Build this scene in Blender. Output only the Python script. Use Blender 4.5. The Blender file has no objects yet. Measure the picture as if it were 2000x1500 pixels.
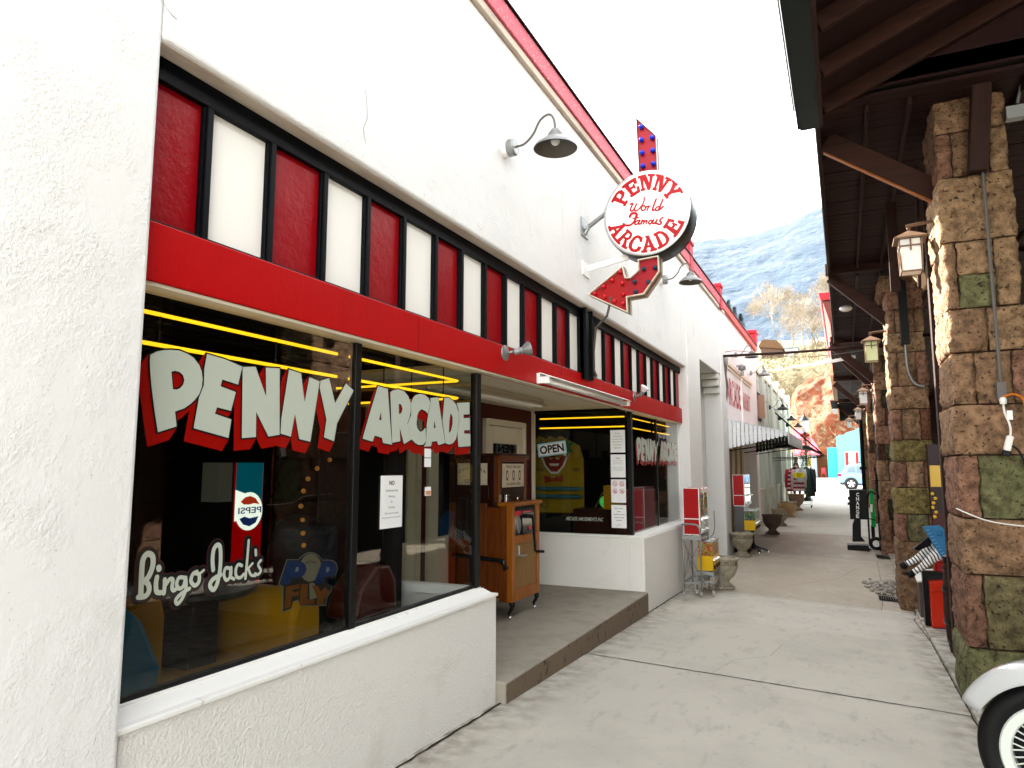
import bpy, bmesh, math, random
from mathutils import Vector, Matrix, noise
from mathutils.geometry import tessellate_polygon
R = math.radians
random.seed(7)
sc = bpy.context.scene
COL = sc.collection
# ---------------------------------------------------------------- camera
cam_d = bpy.data.cameras.new('camera'); cam = bpy.data.objects.new('camera', cam_d); COL.objects.link(cam)
cam_d.sensor_width = 36; cam_d.lens = 1380/2000*36; cam_d.clip_end = 12000; cam_d.clip_start = 0.05
_p = R(6.6954); _y = R(25.0703)
_f = Vector((-math.sin(_y)*math.cos(_p), math.cos(_y)*math.cos(_p), math.sin(_p)))
_r = Vector((math.cos(_y), math.sin(_y), 0)); _u = _r.cross(_f)
cam.matrix_world = Matrix(((_r.x, _u.x, -_f.x, 0), (_r.y, _u.y, -_f.y, 0), (_r.z, _u.z, -_f.z, 1.6), (0, 0, 0, 1)))
sc.camera = cam
# ---------------------------------------------------------------- world, sun, exposure
SUN_EL = 38; SUN_DIR = Vector((-0.86, 0.51, 0)).normalized()      # towards the sun: left and ahead
world = bpy.data.worlds.new('World'); sc.world = world; world.use_nodes = True
wn = world.node_tree; bg = wn.nodes['Background']
sky = wn.nodes.new('ShaderNodeTexSky'); sky.sky_type = 'NISHITA'; sky.sun_disc = False
sky.sun_elevation = R(SUN_EL); sky.sun_rotation = math.atan2(SUN_DIR.x, SUN_DIR.y)
sky.air_density = 1.0; sky.dust_density = 4.0; sky.ozone_density = 0.6; sky.altitude = 1900
hs = wn.nodes.new('ShaderNodeHueSaturation'); hs.inputs['Saturation'].default_value = 0.12
warm = wn.nodes.new('ShaderNodeMix'); warm.data_type = 'RGBA'; warm.blend_type = 'MULTIPLY'; warm.inputs[0].default_value = 1; warm.inputs[7].default_value = (1, .993, .965, 1)
wn.links.new(sky.outputs[0], hs.inputs['Color']); wn.links.new(hs.outputs[0], warm.inputs[6]); wn.links.new(warm.outputs[2], bg.inputs[0])
bg.inputs[1].default_value = 0.15
sd = bpy.data.lights.new('sun', 'SUN'); sun = bpy.data.objects.new('sun', sd); COL.objects.link(sun)
sd.energy = 3.6; sd.angle = R(0.6); sd.color = (1, 0.95, 0.86)
tosun = Vector((SUN_DIR.x*math.cos(R(SUN_EL)), SUN_DIR.y*math.cos(R(SUN_EL)), math.sin(R(SUN_EL))))
sun.rotation_euler = tosun.to_track_quat('Z', 'Y').to_euler()
sc.view_settings.view_transform = 'Standard'; sc.view_settings.look = 'None'
sc.view_settings.exposure = 3.6; sc.view_settings.gamma = 1; sc.view_settings.use_curve_mapping = False
sc.render.engine = 'CYCLES'
sc.cycles.max_bounces = 7; sc.cycles.diffuse_bounces = 4; sc.cycles.glossy_bounces = 4; sc.cycles.transparent_max_bounces = 12
sc.cycles.caustics_reflective = False; sc.cycles.caustics_refractive = False
BIG=[('P', [(1.841, 2.028), (1.867, 2.044), (1.899, 2.055), (1.933, 2.061), (1.972, 2.064), (2.008, 2.057), (2.042, 2.044), (2.07, 2.019), (2.085, 1.993), (2.091, 1.962), (2.089, 1.928), (2.078, 1.898), (2.06, 1.875), (2.039, 1.855), (2.008, 1.834), (1.966, 1.818), (1.972, 1.79), (1.977, 1.76), (1.894, 1.733), (1.874, 1.815), (1.856, 1.901), (1.846, 1.958), (1.841, 2.001)], [(1.939, 1.974), (1.956, 1.98), (1.977, 1.978), (1.994, 1.967), (2.002, 1.949), (1.998, 1.93), (1.985, 1.914), (1.968, 1.906), (1.951, 1.906), (1.945, 1.94)]), ('E', [(2.107, 2.07), (2.201, 2.061), (2.301, 2.041), (2.282, 1.959), (2.194, 1.972), (2.186, 1.942), (2.271, 1.925), (2.249, 1.841), (2.173, 1.851), (2.163, 1.823), (2.253, 1.804), (2.242, 1.724), (2.059, 1.757), (2.078, 1.884), (2.099, 1.938), (2.097, 2.007)], []), ('N', [(2.303, 2.04), (2.379, 2.051), (2.451, 1.922), (2.441, 2.055), (2.53, 2.063), (2.546, 1.75), (2.475, 1.739), (2.394, 1.847), (2.399, 1.734), (2.317, 1.726)], []), ('N', [(2.592, 2.065), (2.676, 2.056), (2.709, 1.918), (2.736, 2.044), (2.814, 2.032), (2.759, 1.724), (2.679, 1.735), (2.644, 1.854), (2.621, 1.744), (2.552, 1.756), (2.553, 1.823)], []), ('Y', [(2.82, 2.036), (2.886, 2.057), (2.939, 1.931), (3.024, 2.045), (3.09, 2.011), (2.959, 1.826), (2.939, 1.733), (2.859, 1.75), (2.875, 1.841), (2.816, 1.999)], []), ('A', [(3.311, 2.06), (3.408, 2.053), (3.462, 1.729), (3.37, 1.737), (3.36, 1.766), (3.29, 1.776), (3.274, 1.741), (3.18, 1.755), (3.236, 1.89)], [(3.346, 1.914), (3.352, 1.866), (3.329, 1.868)]), ('R', [(3.434, 2.036), (3.464, 2.051), (3.521, 2.062), (3.58, 2.055), (3.624, 2.029), (3.653, 1.99), (3.654, 1.937), (3.642, 1.899), (3.62, 1.863), (3.67, 1.768), (3.587, 1.736), (3.538, 1.833), (3.547, 1.753), (3.463, 1.74), (3.448, 1.886)], [(3.524, 1.974), (3.547, 1.974), (3.564, 1.949), (3.555, 1.926), (3.536, 1.913), (3.527, 1.921)]), ('C', [(3.656, 1.99), (3.679, 2.026), (3.71, 2.045), (3.759, 2.057), (3.817, 2.054), (3.858, 2.038), (3.883, 2.009), (3.853, 1.937), (3.82, 1.953), (3.776, 1.961), (3.745, 1.943), (3.728, 1.915), (3.721, 1.865), (3.734, 1.835), (3.766, 1.818), (3.794, 1.825), (3.826, 1.848), (3.836, 1.762), (3.804, 1.74), (3.754, 1.735), (3.712, 1.745), (3.67, 1.768), (3.623, 1.86), (3.659, 1.915)], []), ('A', [(3.88, 2.04), (3.975, 2.055), (4.073, 1.758), (3.987, 1.741), (3.967, 1.767), (3.906, 1.761), (3.896, 1.731), (3.811, 1.727), (3.836, 1.755), (3.84, 1.872), (3.857, 1.936), (3.885, 2.005)], [(3.934, 1.897), (3.948, 1.852), (3.925, 1.852)]), ('D', [(4.058, 2.058), (4.111, 2.063), (4.169, 2.049), (4.216, 2.023), (4.251, 1.975), (4.256, 1.916), (4.241, 1.843), (4.216, 1.788), (4.175, 1.759), (4.13, 1.749), (4.077, 1.756), (4.034, 1.903)], [(4.142, 1.963), (4.167, 1.936), (4.168, 1.89), (4.148, 1.843), (4.12, 1.825), (4.126, 1.908)]), ('E', [(4.222, 2.036), (4.407, 2.057), (4.408, 1.971), (4.321, 1.963), (4.322, 1.939), (4.411, 1.947), (4.417, 1.86), (4.332, 1.854), (4.332, 1.832), (4.422, 1.834), (4.426, 1.747), (4.251, 1.736), (4.237, 1.818), (4.261, 1.916), (4.251, 1.988)], [])]
BJ=[(0.0221, [(1.862, 1.122), (1.861, 1.17), (1.86, 1.223), (1.863, 1.257), (1.879, 1.275), (1.9, 1.266), (1.906, 1.241), (1.901, 1.213), (1.888, 1.188), (1.873, 1.177)]), (0.0206, [(1.868, 1.178), (1.889, 1.164), (1.896, 1.139), (1.882, 1.12), (1.852, 1.121)]), (0.0196, [(1.927, 1.183), (1.924, 1.157), (1.929, 1.129), (1.947, 1.122)]), (0.0225, [(1.932, 1.218), (1.934, 1.212)]), (0.0176, [(1.962, 1.169), (1.963, 1.147), (1.961, 1.118)]), (0.0167, [(1.965, 1.146), (1.983, 1.166), (1.998, 1.163), (1.997, 1.133), (2.005, 1.122), (2.021, 1.129)]), (0.0157, [(2.051, 1.164), (2.027, 1.167), (2.017, 1.145), (2.029, 1.125), (2.049, 1.132), (2.057, 1.161)]), (0.0157, [(2.058, 1.163), (2.062, 1.123), (2.049, 1.088), (2.026, 1.067), (2.017, 1.084), (2.039, 1.103), (2.078, 1.118)]), (0.0167, [(2.111, 1.179), (2.092, 1.172), (2.084, 1.147), (2.103, 1.126), (2.122, 1.137), (2.122, 1.166), (2.103, 1.175)]), (0.0108, [(2.121, 1.166), (2.145, 1.181)]), (0.0196, [(2.193, 1.176), (2.187, 1.22), (2.191, 1.259), (2.208, 1.276), (2.224, 1.263), (2.229, 1.21), (2.226, 1.157), (2.215, 1.114), (2.198, 1.095), (2.179, 1.115), (2.192, 1.137), (2.232, 1.151)]), (0.0147, [(2.285, 1.169), (2.259, 1.175), (2.251, 1.149), (2.265, 1.124), (2.287, 1.139), (2.288, 1.173)]), (0.0137, [(2.288, 1.173), (2.285, 1.139), (2.307, 1.123)]), (0.0147, [(2.348, 1.174), (2.327, 1.181), (2.314, 1.16), (2.32, 1.132), (2.341, 1.124), (2.36, 1.136)]), (0.0137, [(2.381, 1.278), (2.378, 1.213), (2.371, 1.117)]), (0.0118, [(2.376, 1.152), (2.409, 1.176)]), (0.0127, [(2.386, 1.156), (2.402, 1.128), (2.428, 1.121)]), (0.0147, [(2.424, 1.232), (2.427, 1.211)]), (0.0127, [(2.459, 1.184), (2.442, 1.167), (2.46, 1.139), (2.444, 1.124), (2.425, 1.13)])]
WF=[(0.0097, [(-1.739, 4.101), (-1.713, 4.105), (-1.734, 4.063), (-1.736, 4.037), (-1.711, 4.037), (-1.676, 4.095)]), (0.009, [(-1.676, 4.095), (-1.698, 4.054), (-1.692, 4.029), (-1.67, 4.031), (-1.633, 4.062), (-1.607, 4.102), (-1.601, 4.146)]), (0.009, [(-1.606, 4.065), (-1.626, 4.061), (-1.632, 4.032), (-1.612, 4.02), (-1.589, 4.04), (-1.603, 4.064)]), (0.009, [(-1.583, 4.05), (-1.561, 4.054), (-1.576, 4.016)]), (0.0075, [(-1.565, 4.043), (-1.543, 4.055)]), (0.0105, [(-1.488, 4.112), (-1.511, 4.057), (-1.526, 4.009), (-1.508, 4.009)]), (0.009, [(-1.458, 4.032), (-1.486, 4.031), (-1.497, 4.007), (-1.476, 4.0), (-1.454, 4.026)]), (0.0105, [(-1.425, 4.098), (-1.45, 4.04), (-1.465, 4.0), (-1.424, 4.028)]), (0.015, [(-1.745, 3.979), (-1.73, 4.003), (-1.7, 4.007), (-1.678, 3.991), (-1.687, 3.955)]), (0.012, [(-1.686, 3.959), (-1.709, 3.918), (-1.75, 3.894), (-1.805, 3.904)]), (0.0075, [(-1.716, 3.956), (-1.661, 3.959)]), (0.009, [(-1.651, 3.93), (-1.684, 3.923), (-1.699, 3.9), (-1.677, 3.894), (-1.649, 3.924)]), (0.009, [(-1.647, 3.929), (-1.662, 3.895), (-1.644, 3.893)]), (0.009, [(-1.625, 3.926), (-1.637, 3.891)]), (0.0082, [(-1.635, 3.907), (-1.607, 3.923), (-1.614, 3.887)]), (0.0082, [(-1.611, 3.903), (-1.58, 3.919), (-1.59, 3.884)]), (0.009, [(-1.548, 3.914), (-1.565, 3.896), (-1.556, 3.878), (-1.536, 3.888), (-1.534, 3.91), (-1.55, 3.912)]), (0.009, [(-1.515, 3.914), (-1.527, 3.887), (-1.515, 3.875), (-1.493, 3.893)]), (0.009, [(-1.484, 3.912), (-1.497, 3.875), (-1.483, 3.871)]), (0.0097, [(-1.428, 3.923), (-1.454, 3.905), (-1.457, 3.891), (-1.442, 3.874), (-1.462, 3.859), (-1.476, 3.867)])]
SG={'arrow': [(-1.68, 3.552), (-1.481, 3.566), (-1.478, 3.409), (-1.629, 3.21), (-1.79, 3.198), (-1.787, 3.048), (-2.183, 3.265), (-1.828, 3.511), (-1.803, 3.394), (-1.757, 3.389), (-1.679, 3.452)], 'top': [(-1.673, 4.977), (-1.478, 4.753), (-1.472, 4.371), (-1.656, 4.377)], 'bt': [(-1.622, 4.866), (-1.622, 4.735), (-1.518, 4.737), (-1.618, 4.603), (-1.515, 4.607), (-1.614, 4.469), (-1.514, 4.474)], 'bb': [(-1.627, 3.456), (-1.52, 3.457), (-1.718, 3.345), (-1.587, 3.327), (-1.709, 3.247)], 'br': [(-1.856, 3.456), (-1.938, 3.383), (-1.838, 3.341), (-2.023, 3.329), (-2.115, 3.27), (-2.015, 3.23), (-1.829, 3.233), (-1.921, 3.177), (-1.834, 3.145)], 'head': [(-1.786, 3.385), (-1.79, 3.198), (-1.787, 3.048), (-2.183, 3.265), (-1.828, 3.511), (-1.803, 3.394)]}

# ---------------------------------------------------------------- materials
MATS = {}
def mat(name, c=(.5, .5, .5), rough=.7, metal=0., bump=None, var=None, c2=None, emit=None, coat=0., spec=None, attr=None, scale3=None, detail=6, stains=(), bmask=None):
    """procedural principled: var=(scale, amount) mixes c and c2 by noise; bump=(scale, strength, distance)"""
    m = bpy.data.materials.new(name); m.use_nodes = True; MATS[name] = m
    nt = m.node_tree; N = nt.nodes; Lk = nt.links; b = N['Principled BSDF']
    b.inputs['Base Color'].default_value = (*c, 1); b.inputs['Roughness'].default_value = rough; b.inputs['Metallic'].default_value = metal
    if coat: b.inputs['Coat Weight'].default_value = coat*.45; b.inputs['Coat Roughness'].default_value = .08
    if spec is None and metal < .3: spec = .22
    if spec is not None: b.inputs['Specular IOR Level'].default_value = spec
    tc = N.new('ShaderNodeTexCoord'); vec = tc.outputs['Object']
    if scale3:
        mp = N.new('ShaderNodeMapping'); mp.inputs['Scale'].default_value = scale3; Lk.new(vec, mp.inputs[0]); vec = mp.outputs[0]
    cur = None
    if attr:
        a = N.new('ShaderNodeAttribute'); a.attribute_name = attr; cur = a.outputs['Color']
    def noi(s, d=detail, ro=.6, w=0.):
        n = N.new('ShaderNodeTexNoise'); n.inputs['Scale'].default_value = s; n.inputs['Detail'].default_value = d; n.inputs['Roughness'].default_value = ro
        n.inputs['Distortion'].default_value = w; Lk.new(vec, n.inputs['Vector']); return n.outputs[0]
    def mixc(fac, A, B):
        x = N.new('ShaderNodeMix'); x.data_type = 'RGBA'
        Lk.new(fac, x.inputs[0])
        if isinstance(A, tuple): x.inputs[6].default_value = (*A, 1)
        else: Lk.new(A, x.inputs[6])
        if isinstance(B, tuple): x.inputs[7].default_value = (*B, 1)
        else: Lk.new(B, x.inputs[7])
        return x.outputs[2]
    def ramp(src, lo, hi, a=0., z=1.):
        r = N.new('ShaderNodeMapRange'); r.inputs[1].default_value = lo; r.inputs[2].default_value = hi; r.inputs[3].default_value = a; r.inputs[4].default_value = z
        Lk.new(src, r.inputs[0]); return r.outputs[0]
    if var:
        fac = ramp(noi(var[0]), .5-var[1], .5+var[1])
        if cur is not None:
            h = N.new('ShaderNodeMix'); h.data_type = 'RGBA'; h.blend_type = 'MULTIPLY'; h.inputs[0].default_value = 1
            Lk.new(cur, h.inputs[6]); Lk.new(mixc(fac, (1.25, 1.2, 1.15), c2 or (.7, .65, .62)), h.inputs[7]); cur = h.outputs[2]
        else: cur = mixc(fac, c, c2 or tuple(x*.75 for x in c))
    for (s, lo, hi, col) in stains:
        cur = mixc(ramp(noi(s, 8, .65, .3), lo, hi), cur if cur is not None else c, col)
    if cur is not None: Lk.new(cur, b.inputs['Base Color'])
    if bump:
        bl = bump if isinstance(bump, list) else [bump]; prev = None
        for (s, st, d) in bl:
            bn = N.new('ShaderNodeBump'); bn.inputs['Strength'].default_value = st; bn.inputs['Distance'].default_value = d
            hsrc = noi(s, 5, .55)
            if bmask:
                mm = N.new('ShaderNodeMath'); mm.operation = 'MULTIPLY'; Lk.new(hsrc, mm.inputs[0]); Lk.new(ramp(noi(bmask[0], 6, .6), bmask[1], bmask[2], bmask[3], 1.), mm.inputs[1]); hsrc = mm.outputs[0]
            Lk.new(hsrc, bn.inputs['Height'])
            if prev is not None: Lk.new(prev, bn.inputs['Normal'])
            prev = bn.outputs[0]
        Lk.new(prev, b.inputs['Normal'])
    if emit:
        b.inputs['Emission Color'].default_value = (*emit[0], 1); b.inputs['Emission Strength'].default_value = emit[1]
    return m
def glassmat(name, tint=(.8, .85, .84), ior=1.5, rough=0.):
    m = bpy.data.materials.new(name); m.use_nodes = True; MATS[name] = m; nt = m.node_tree; N = nt.nodes
    N.remove(N['Principled BSDF']); o = N['Material Output']
    t = N.new('ShaderNodeBsdfTransparent'); t.inputs[0].default_value = (*tint, 1)
    g = N.new('ShaderNodeBsdfGlossy'); g.inputs['Roughness'].default_value = rough
    f = N.new('ShaderNodeFresnel'); x = N.new('ShaderNodeMixShader'); ge = N.new('ShaderNodeNewGeometry'); mr = N.new('ShaderNodeMapRange')
    mr.inputs[3].default_value = ior; mr.inputs[4].default_value = 1/ior; nt.links.new(ge.outputs['Backfacing'], mr.inputs[0]); nt.links.new(mr.outputs[0], f.inputs[0])   # one thin sheet: same reflectance from both sides
    nt.links.new(f.outputs[0], x.inputs[0]); nt.links.new(t.outputs[0], x.inputs[1]); nt.links.new(g.outputs[0], x.inputs[2]); nt.links.new(x.outputs[0], o.inputs[0])
    return m
# ---------------------------------------------------------------- mesh builder
class MB:
    def __init__(s): s.v = []; s.f = []; s.c = []; s.col = None
    def add(s, vs, fs, M=None):
        o = len(s.v)
        s.v += [tuple(M @ Vector(p)) if M is not None else tuple(p) for p in vs]
        s.f += [tuple(i+o for i in f) for f in fs]; s.c += [s.col]*len(fs)
        return s
    def box(s, x0, x1, y0, y1, z0, z1, M=None):
        vs = [(x0, y0, z0), (x1, y0, z0), (x1, y1, z0), (x0, y1, z0), (x0, y0, z1), (x1, y0, z1), (x1, y1, z1), (x0, y1, z1)]
        return s.add(vs, [(0, 3, 2, 1), (4, 5, 6, 7), (0, 1, 5, 4), (1, 2, 6, 5), (2, 3, 7, 6), (3, 0, 4, 7)], M)
    def bar(s, a, b, w, h, up=(0, 0, 1)):
        a = Vector(a); b = Vector(b); d = b-a; L = d.length; d.normalize(); up = Vector(up)
        if abs(d.dot(up)) > .99: up = Vector((0, 1, 0))
        sx = d.cross(up).normalized(); uz = sx.cross(d)
        M = Matrix(((sx.x, d.x, uz.x, a.x), (sx.y, d.y, uz.y, a.y), (sx.z, d.z, uz.z, a.z), (0, 0, 0, 1)))
        return s.box(-w/2, w/2, 0, L, -h/2, h/2, M)
    def tube(s, pts, r, n=8, cap=True, flat=None):
        pts = [Vector(p) for p in pts]; rs = r if isinstance(r, (list, tuple)) else [r]*len(pts)
        vs = []; fs = []; prev = None
        for i, p in enumerate(pts):
            t = (pts[min(i+1, len(pts)-1)]-pts[max(i-1, 0)]).normalized()
            if prev is None: prev = t.orthogonal().normalized()
            a = (prev-t*prev.dot(t)); a = a.normalized() if a.length > 1e-6 else t.orthogonal().normalized()
            b = t.cross(a); prev = a
            for k in range(n):
                an = 2*math.pi*k/n; vs.append(p+(a*math.cos(an)+b*math.sin(an))*rs[i])
        for i in range(len(pts)-1):
            for k in range(n):
                k2 = (k+1) % n; fs.append((i*n+k, i*n+k2, (i+1)*n+k2, (i+1)*n+k))
        if cap: fs.append(tuple(range(n-1, -1, -1))); fs.append(tuple((len(pts)-1)*n+k for k in range(n)))
        return s.add(vs, fs)
    def lathe(s, prof, n=24, M=None, cap=True):
        vs = []; fs = []
        for (r, z) in prof:
            for k in range(n): a = 2*math.pi*k/n; vs.append((r*math.cos(a), r*math.sin(a), z))
        for i in range(len(prof)-1):
            for k in range(n): k2 = (k+1) % n; fs.append((i*n+k, i*n+k2, (i+1)*n+k2, (i+1)*n+k))
        if cap:
            if prof[0][0] > 1e-4: fs.append(tuple(range(n-1, -1, -1)))
            if prof[-1][0] > 1e-4: fs.append(tuple((len(prof)-1)*n+k for k in range(n)))
        return s.add(vs, fs, M)
    def sphere(s, c, r, n=12, m=8, sq=(1, 1, 1)):
        pr = [(math.sin(math.pi*i/m), -math.cos(math.pi*i/m)) for i in range(m+1)]
        pr[0] = (1e-5, -1); pr[-1] = (1e-5, 1)
        M = Matrix.Translation(c) @ Matrix.Diagonal((r*sq[0], r*sq[1], r*sq[2], 1)); return s.lathe(pr, n, M, False)
    def poly(s, pts, fn, holes=()):
        """flat polygon (a,b) mapped by fn(a,b)->xyz"""
        loops = [[Vector((a, b, 0)) for a, b in pts]]+[[Vector((a, b, 0)) for a, b in h] for h in holes if h]
        allp = [p for l in loops for p in l]
        return s.add([fn(p.x, p.y) for p in allp], [tuple(t) for t in tessellate_polygon(loops)])
    def prism(s, pts, fn, d):
        """polygon (a,b) extruded: fn(a,b,h), h from 0 to d"""
        n = len(pts); s.poly(pts, lambda a, b: fn(a, b, 0)); s.poly(pts, lambda a, b: fn(a, b, d))
        return s.add([fn(a, b, 0) for a, b in pts]+[fn(a, b, d) for a, b in pts], [(i, (i+1) % n, n+(i+1) % n, n+i) for i in range(n)])
    def rim(s, pts, fn, d, t=.006):
        n = len(pts); q = offs(pts, -t)
        for P, flip in ((pts, 0), (q, 1)):
            s.add([fn(a, b, 0) for a, b in P]+[fn(a, b, d) for a, b in P], [(i, (i+1) % n, n+(i+1) % n, n+i) for i in range(n)])
        return s.add([fn(a, b, 0) for a, b in pts]+[fn(a, b, 0) for a, b in q], [(i, (i+1) % n, n+(i+1) % n, n+i) for i in range(n)])
    def ribbon(s, pts, w, fn, h0=0., dh=4e-5):
        """painted brush stroke with round ends, each step a hair higher"""
        P = smooth(pts); n = len(P); L = []; Rr = []
        for i, p in enumerate(P):
            a = P[max(i-1, 0)]; b = P[min(i+1, n-1)]; tx, ty = b[0]-a[0], b[1]-a[1]; l = math.hypot(tx, ty) or 1; nx, ny = -ty/l*w/2, tx/l*w/2
            L.append(fn(p[0]+nx, p[1]+ny, h0+dh*i)); Rr.append(fn(p[0]-nx, p[1]-ny, h0+dh*i))
        s.add(L+Rr, [(i, i+1, n+i+1, n+i) for i in range(n-1)])
        for e in (0, n-1):
            hh = h0+dh*(e+(-.5 if e == 0 else .5)); c = P[e]
            s.add([fn(c[0]+math.cos(k*math.pi/6)*w/2, c[1]+math.sin(k*math.pi/6)*w/2, hh) for k in range(12)], [tuple(range(12))])
        return s
    def build(s, name, m, parent=None, smooth_=False, bevel=0., seg=2):
        me = bpy.data.meshes.new(name); me.from_pydata(s.v, [], s.f); me.update()
        if any(c is not None for c in s.c):
            at = me.color_attributes.new('tint', 'FLOAT_COLOR', 'CORNER'); k = 0
            for pi, p in enumerate(me.polygons):
                c = s.c[pi] or (1, 1, 1)
                for _ in p.loop_indices: at.data[k].color = (*c, 1); k += 1
        bm = bmesh.new(); bm.from_mesh(me)
        bmesh.ops.remove_doubles(bm, verts=bm.verts, dist=1e-6)
        bmesh.ops.recalc_face_normals(bm, faces=bm.faces); bm.to_mesh(me); bm.free()
        o = bpy.data.objects.new(name, me); COL.objects.link(o)
        if m: me.materials.append(MATS[m] if isinstance(m, str) else m)
        if smooth_:
            for p in me.polygons: p.use_smooth = True
            if smooth_ != True:
                md = o.modifiers.new('es', 'EDGE_SPLIT'); md.split_angle = R(smooth_)
        if bevel:
            md = o.modifiers.new('bevel', 'BEVEL'); md.width = bevel; md.segments = seg; md.limit_method = 'ANGLE'; md.angle_limit = R(40)
        if parent is not None: o.parent = parent
        return o
def smooth(P, k=5):
    if len(P) < 3:
        (a, b), (c, d) = P[0], P[-1]; return [(a+(c-a)*t/k, b+(d-b)*t/k) for t in range(k+1)]
    out = []; n = len(P)
    for i in range(n-1):
        p0, p1, p2, p3 = P[max(i-1, 0)], P[i], P[i+1], P[min(i+2, n-1)]
        for j in range(k):
            t = j/k; out.append(tuple(.5*((2*p1[c])+(-p0[c]+p2[c])*t+(2*p0[c]-5*p1[c]+4*p2[c]-p3[c])*t*t+(-p0[c]+3*p1[c]-3*p2[c]+p3[c])*t**3) for c in range(len(P[0]))))
    out.append(tuple(P[-1])); return out
def offs(P, d):
    """polygon offset outwards by d"""
    n = len(P); A = sum(P[i][0]*P[(i+1) % n][1]-P[(i+1) % n][0]*P[i][1] for i in range(n)); sg = 1 if A > 0 else -1; out = []
    for i in range(n):
        a, b, c = P[i-1], P[i], P[(i+1) % n]
        def nr(p, q): x, y = q[0]-p[0], q[1]-p[1]; l = math.hypot(x, y) or 1; return (y/l*sg, -x/l*sg)
        n1, n2 = nr(a, b), nr(b, c); x, y = n1[0]+n2[0], n1[1]+n2[1]; q = (x*x+y*y)/2
        k = min(2.2, 1/max(q, .2)); out.append((b[0]+x*d*k, b[1]+y*d*k))
    return out
TC = {}
def text(s, size=1., bold=0., align='CENTER', shear=0.):
    key = (s, bold, align, shear)
    if key not in TC:
        cu = bpy.data.curves.new('t', 'FONT'); cu.body = s; cu.align_x = align; cu.align_y = 'CENTER'; cu.offset = bold; cu.shear = shear; cu.resolution_u = 3
        o = bpy.data.objects.new('t', cu); COL.objects.link(o); bpy.context.view_layer.update()
        me = bpy.data.meshes.new_from_object(o.evaluated_get(bpy.context.evaluated_depsgraph_get()))
        TC[key] = ([tuple(v.co) for v in me.vertices], [tuple(p.vertices) for p in me.polygons])
        bpy.data.objects.remove(o); bpy.data.curves.remove(cu); bpy.data.meshes.remove(me)
    v, f = TC[key]; return [(x*size, y*size) for x, y, z in v], f
def fitted(s, w, h, **k):
    v, f = text(s, **k); xs = [a for a, b in v]; ys = [b for a, b in v]
    sx = w/(max(xs)-min(xs)); sy = h/(max(ys)-min(ys)); cx = (max(xs)+min(xs))/2; cy = (max(ys)+min(ys))/2
    return [((a-cx)*sx, (b-cy)*sy) for a, b in v], f
def put(mb, tv, fn):
    v, f = tv; return mb.add([fn(a, b) for a, b in v], f)
# ---------------------------------------------------------------- scene graph
def tag(o, label=None, cat=None, group=None, kind=None):
    if label: o['label'] = label
    if cat: o['category'] = cat
    if group: o['group'] = group
    if kind: o['kind'] = kind
    return o
WORLDBUILT = []
def thing(name, label, cat, group=None, loc=None, rz=0.):
    o = bpy.data.objects.new(name, None); COL.objects.link(o); o.empty_display_size = .1
    if loc is None: WORLDBUILT.append(o)
    else: o.location = loc; o.rotation_euler = (0, 0, rz)
    return tag(o, label, cat, group)
def solo(mb, name, m, label, cat, group=None, **k):
    o = mb.build(name, m, None, **k); WORLDBUILT.append(o); return tag(o, label, cat, group)
def struct(mb, name, m, **k):
    o = mb.build(name, m, None, **k); o['kind'] = 'structure'; return o
def kids(o): return [c for c in bpy.data.objects if c.parent == o]
def dup(root, label, loc, rz=0., group=None, scale=1.):
    r = root.copy(); COL.objects.link(r); r.location = loc; r.rotation_euler = (0, 0, rz); r['label'] = label; r.scale = (scale,)*3
    if group: r['group'] = group
    for ch in kids(root):
        if ch is r: continue
        c = ch.copy(); COL.objects.link(c); c.parent = r
        for g in kids(ch):
            d = g.copy(); COL.objects.link(d); d.parent = c
    return r
def lerp(T, y):
    for (a, b), (c, d) in zip(T, T[1:]):
        if y <= c: return b+(d-b)*max(0, (y-a))/(c-a)
    return T[-1][1]
W = -2.245
def gz(x, y):
    base = .1-.028*y if y < 10.7 else lerp([(10.7, -.2), (16, -.2), (22, -.15), (32, -.02), (50, .2), (80, .5), (120, .9), (260, 4)], y)
    cs = lerp([(-50, .045), (13, .045), (18, .035), (24, .012), (40, 0), (500, 0)], y)
    return base-cs*(min(max(x, -2.3), 3)-W)
# ---------------------------------------------------------------- palette
mat('stucco', (.72, .715, .69), .85, bump=[(85, .65, .009), (200, .35, .004)], detail=4, stains=((3.2, .58, .78, (.62, .605, .565)), (62, .64, .72, (.40, .38, .35))), bmask=(2.6, .44, .60, .12))
mat('stucco_lower', (.77, .75, .70), .85, bump=[(70, .8, .012), (180, .5, .006)], detail=4, stains=((2.2, .55, .78, (.66, .62, .55)),))
mat('plaster_grey', (.62, .61, .57), .85, bump=[(30, .4, .01)], stains=((4, .5, .8, (.48, .47, .42)),))
mat('trim_white', (.82, .81, .77), .5, bump=(18, .2, .004), stains=((14, .64, .72, (.55, .52, .46)),))
mat('cream_wood', (.66, .60, .46), .45, bump=(9, .15, .004), stains=((6, .55, .75, (.56, .48, .34)),))
mat('soffit_paint', (.60, .52, .42), .7, bump=(14, .4, .01), scale3=(1, .3, 1), stains=((7, .5, .7, (.42, .34, .27)),))
mat('cream_panel', (.86, .84, .77), .5, bump=(9, .15, .004))
mat('red_panel', (.26, .0008, .004), .38, bump=[(26, .35, .008), (7, .3, .015)], spec=.16, stains=((55, .73, .77, (.5, .25, .25)),))
mat('red_fascia', (.40, .0010, .0016), .42, bump=[(5, .15, .02), (40, .12, .004)], stains=((16, .66, .76, (.46, .01, .01)), (1.6, .52, .8, (.30, .001, .0015)), (30, .66, .74, (.50, .045, .035))), spec=.12, scale3=(1, 1.6, .5))
mat('red_coping', (.55, .09, .12), .6, bump=(30, .4, .01), stains=((50, .58, .66, (.75, .5, .48)),))
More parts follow.
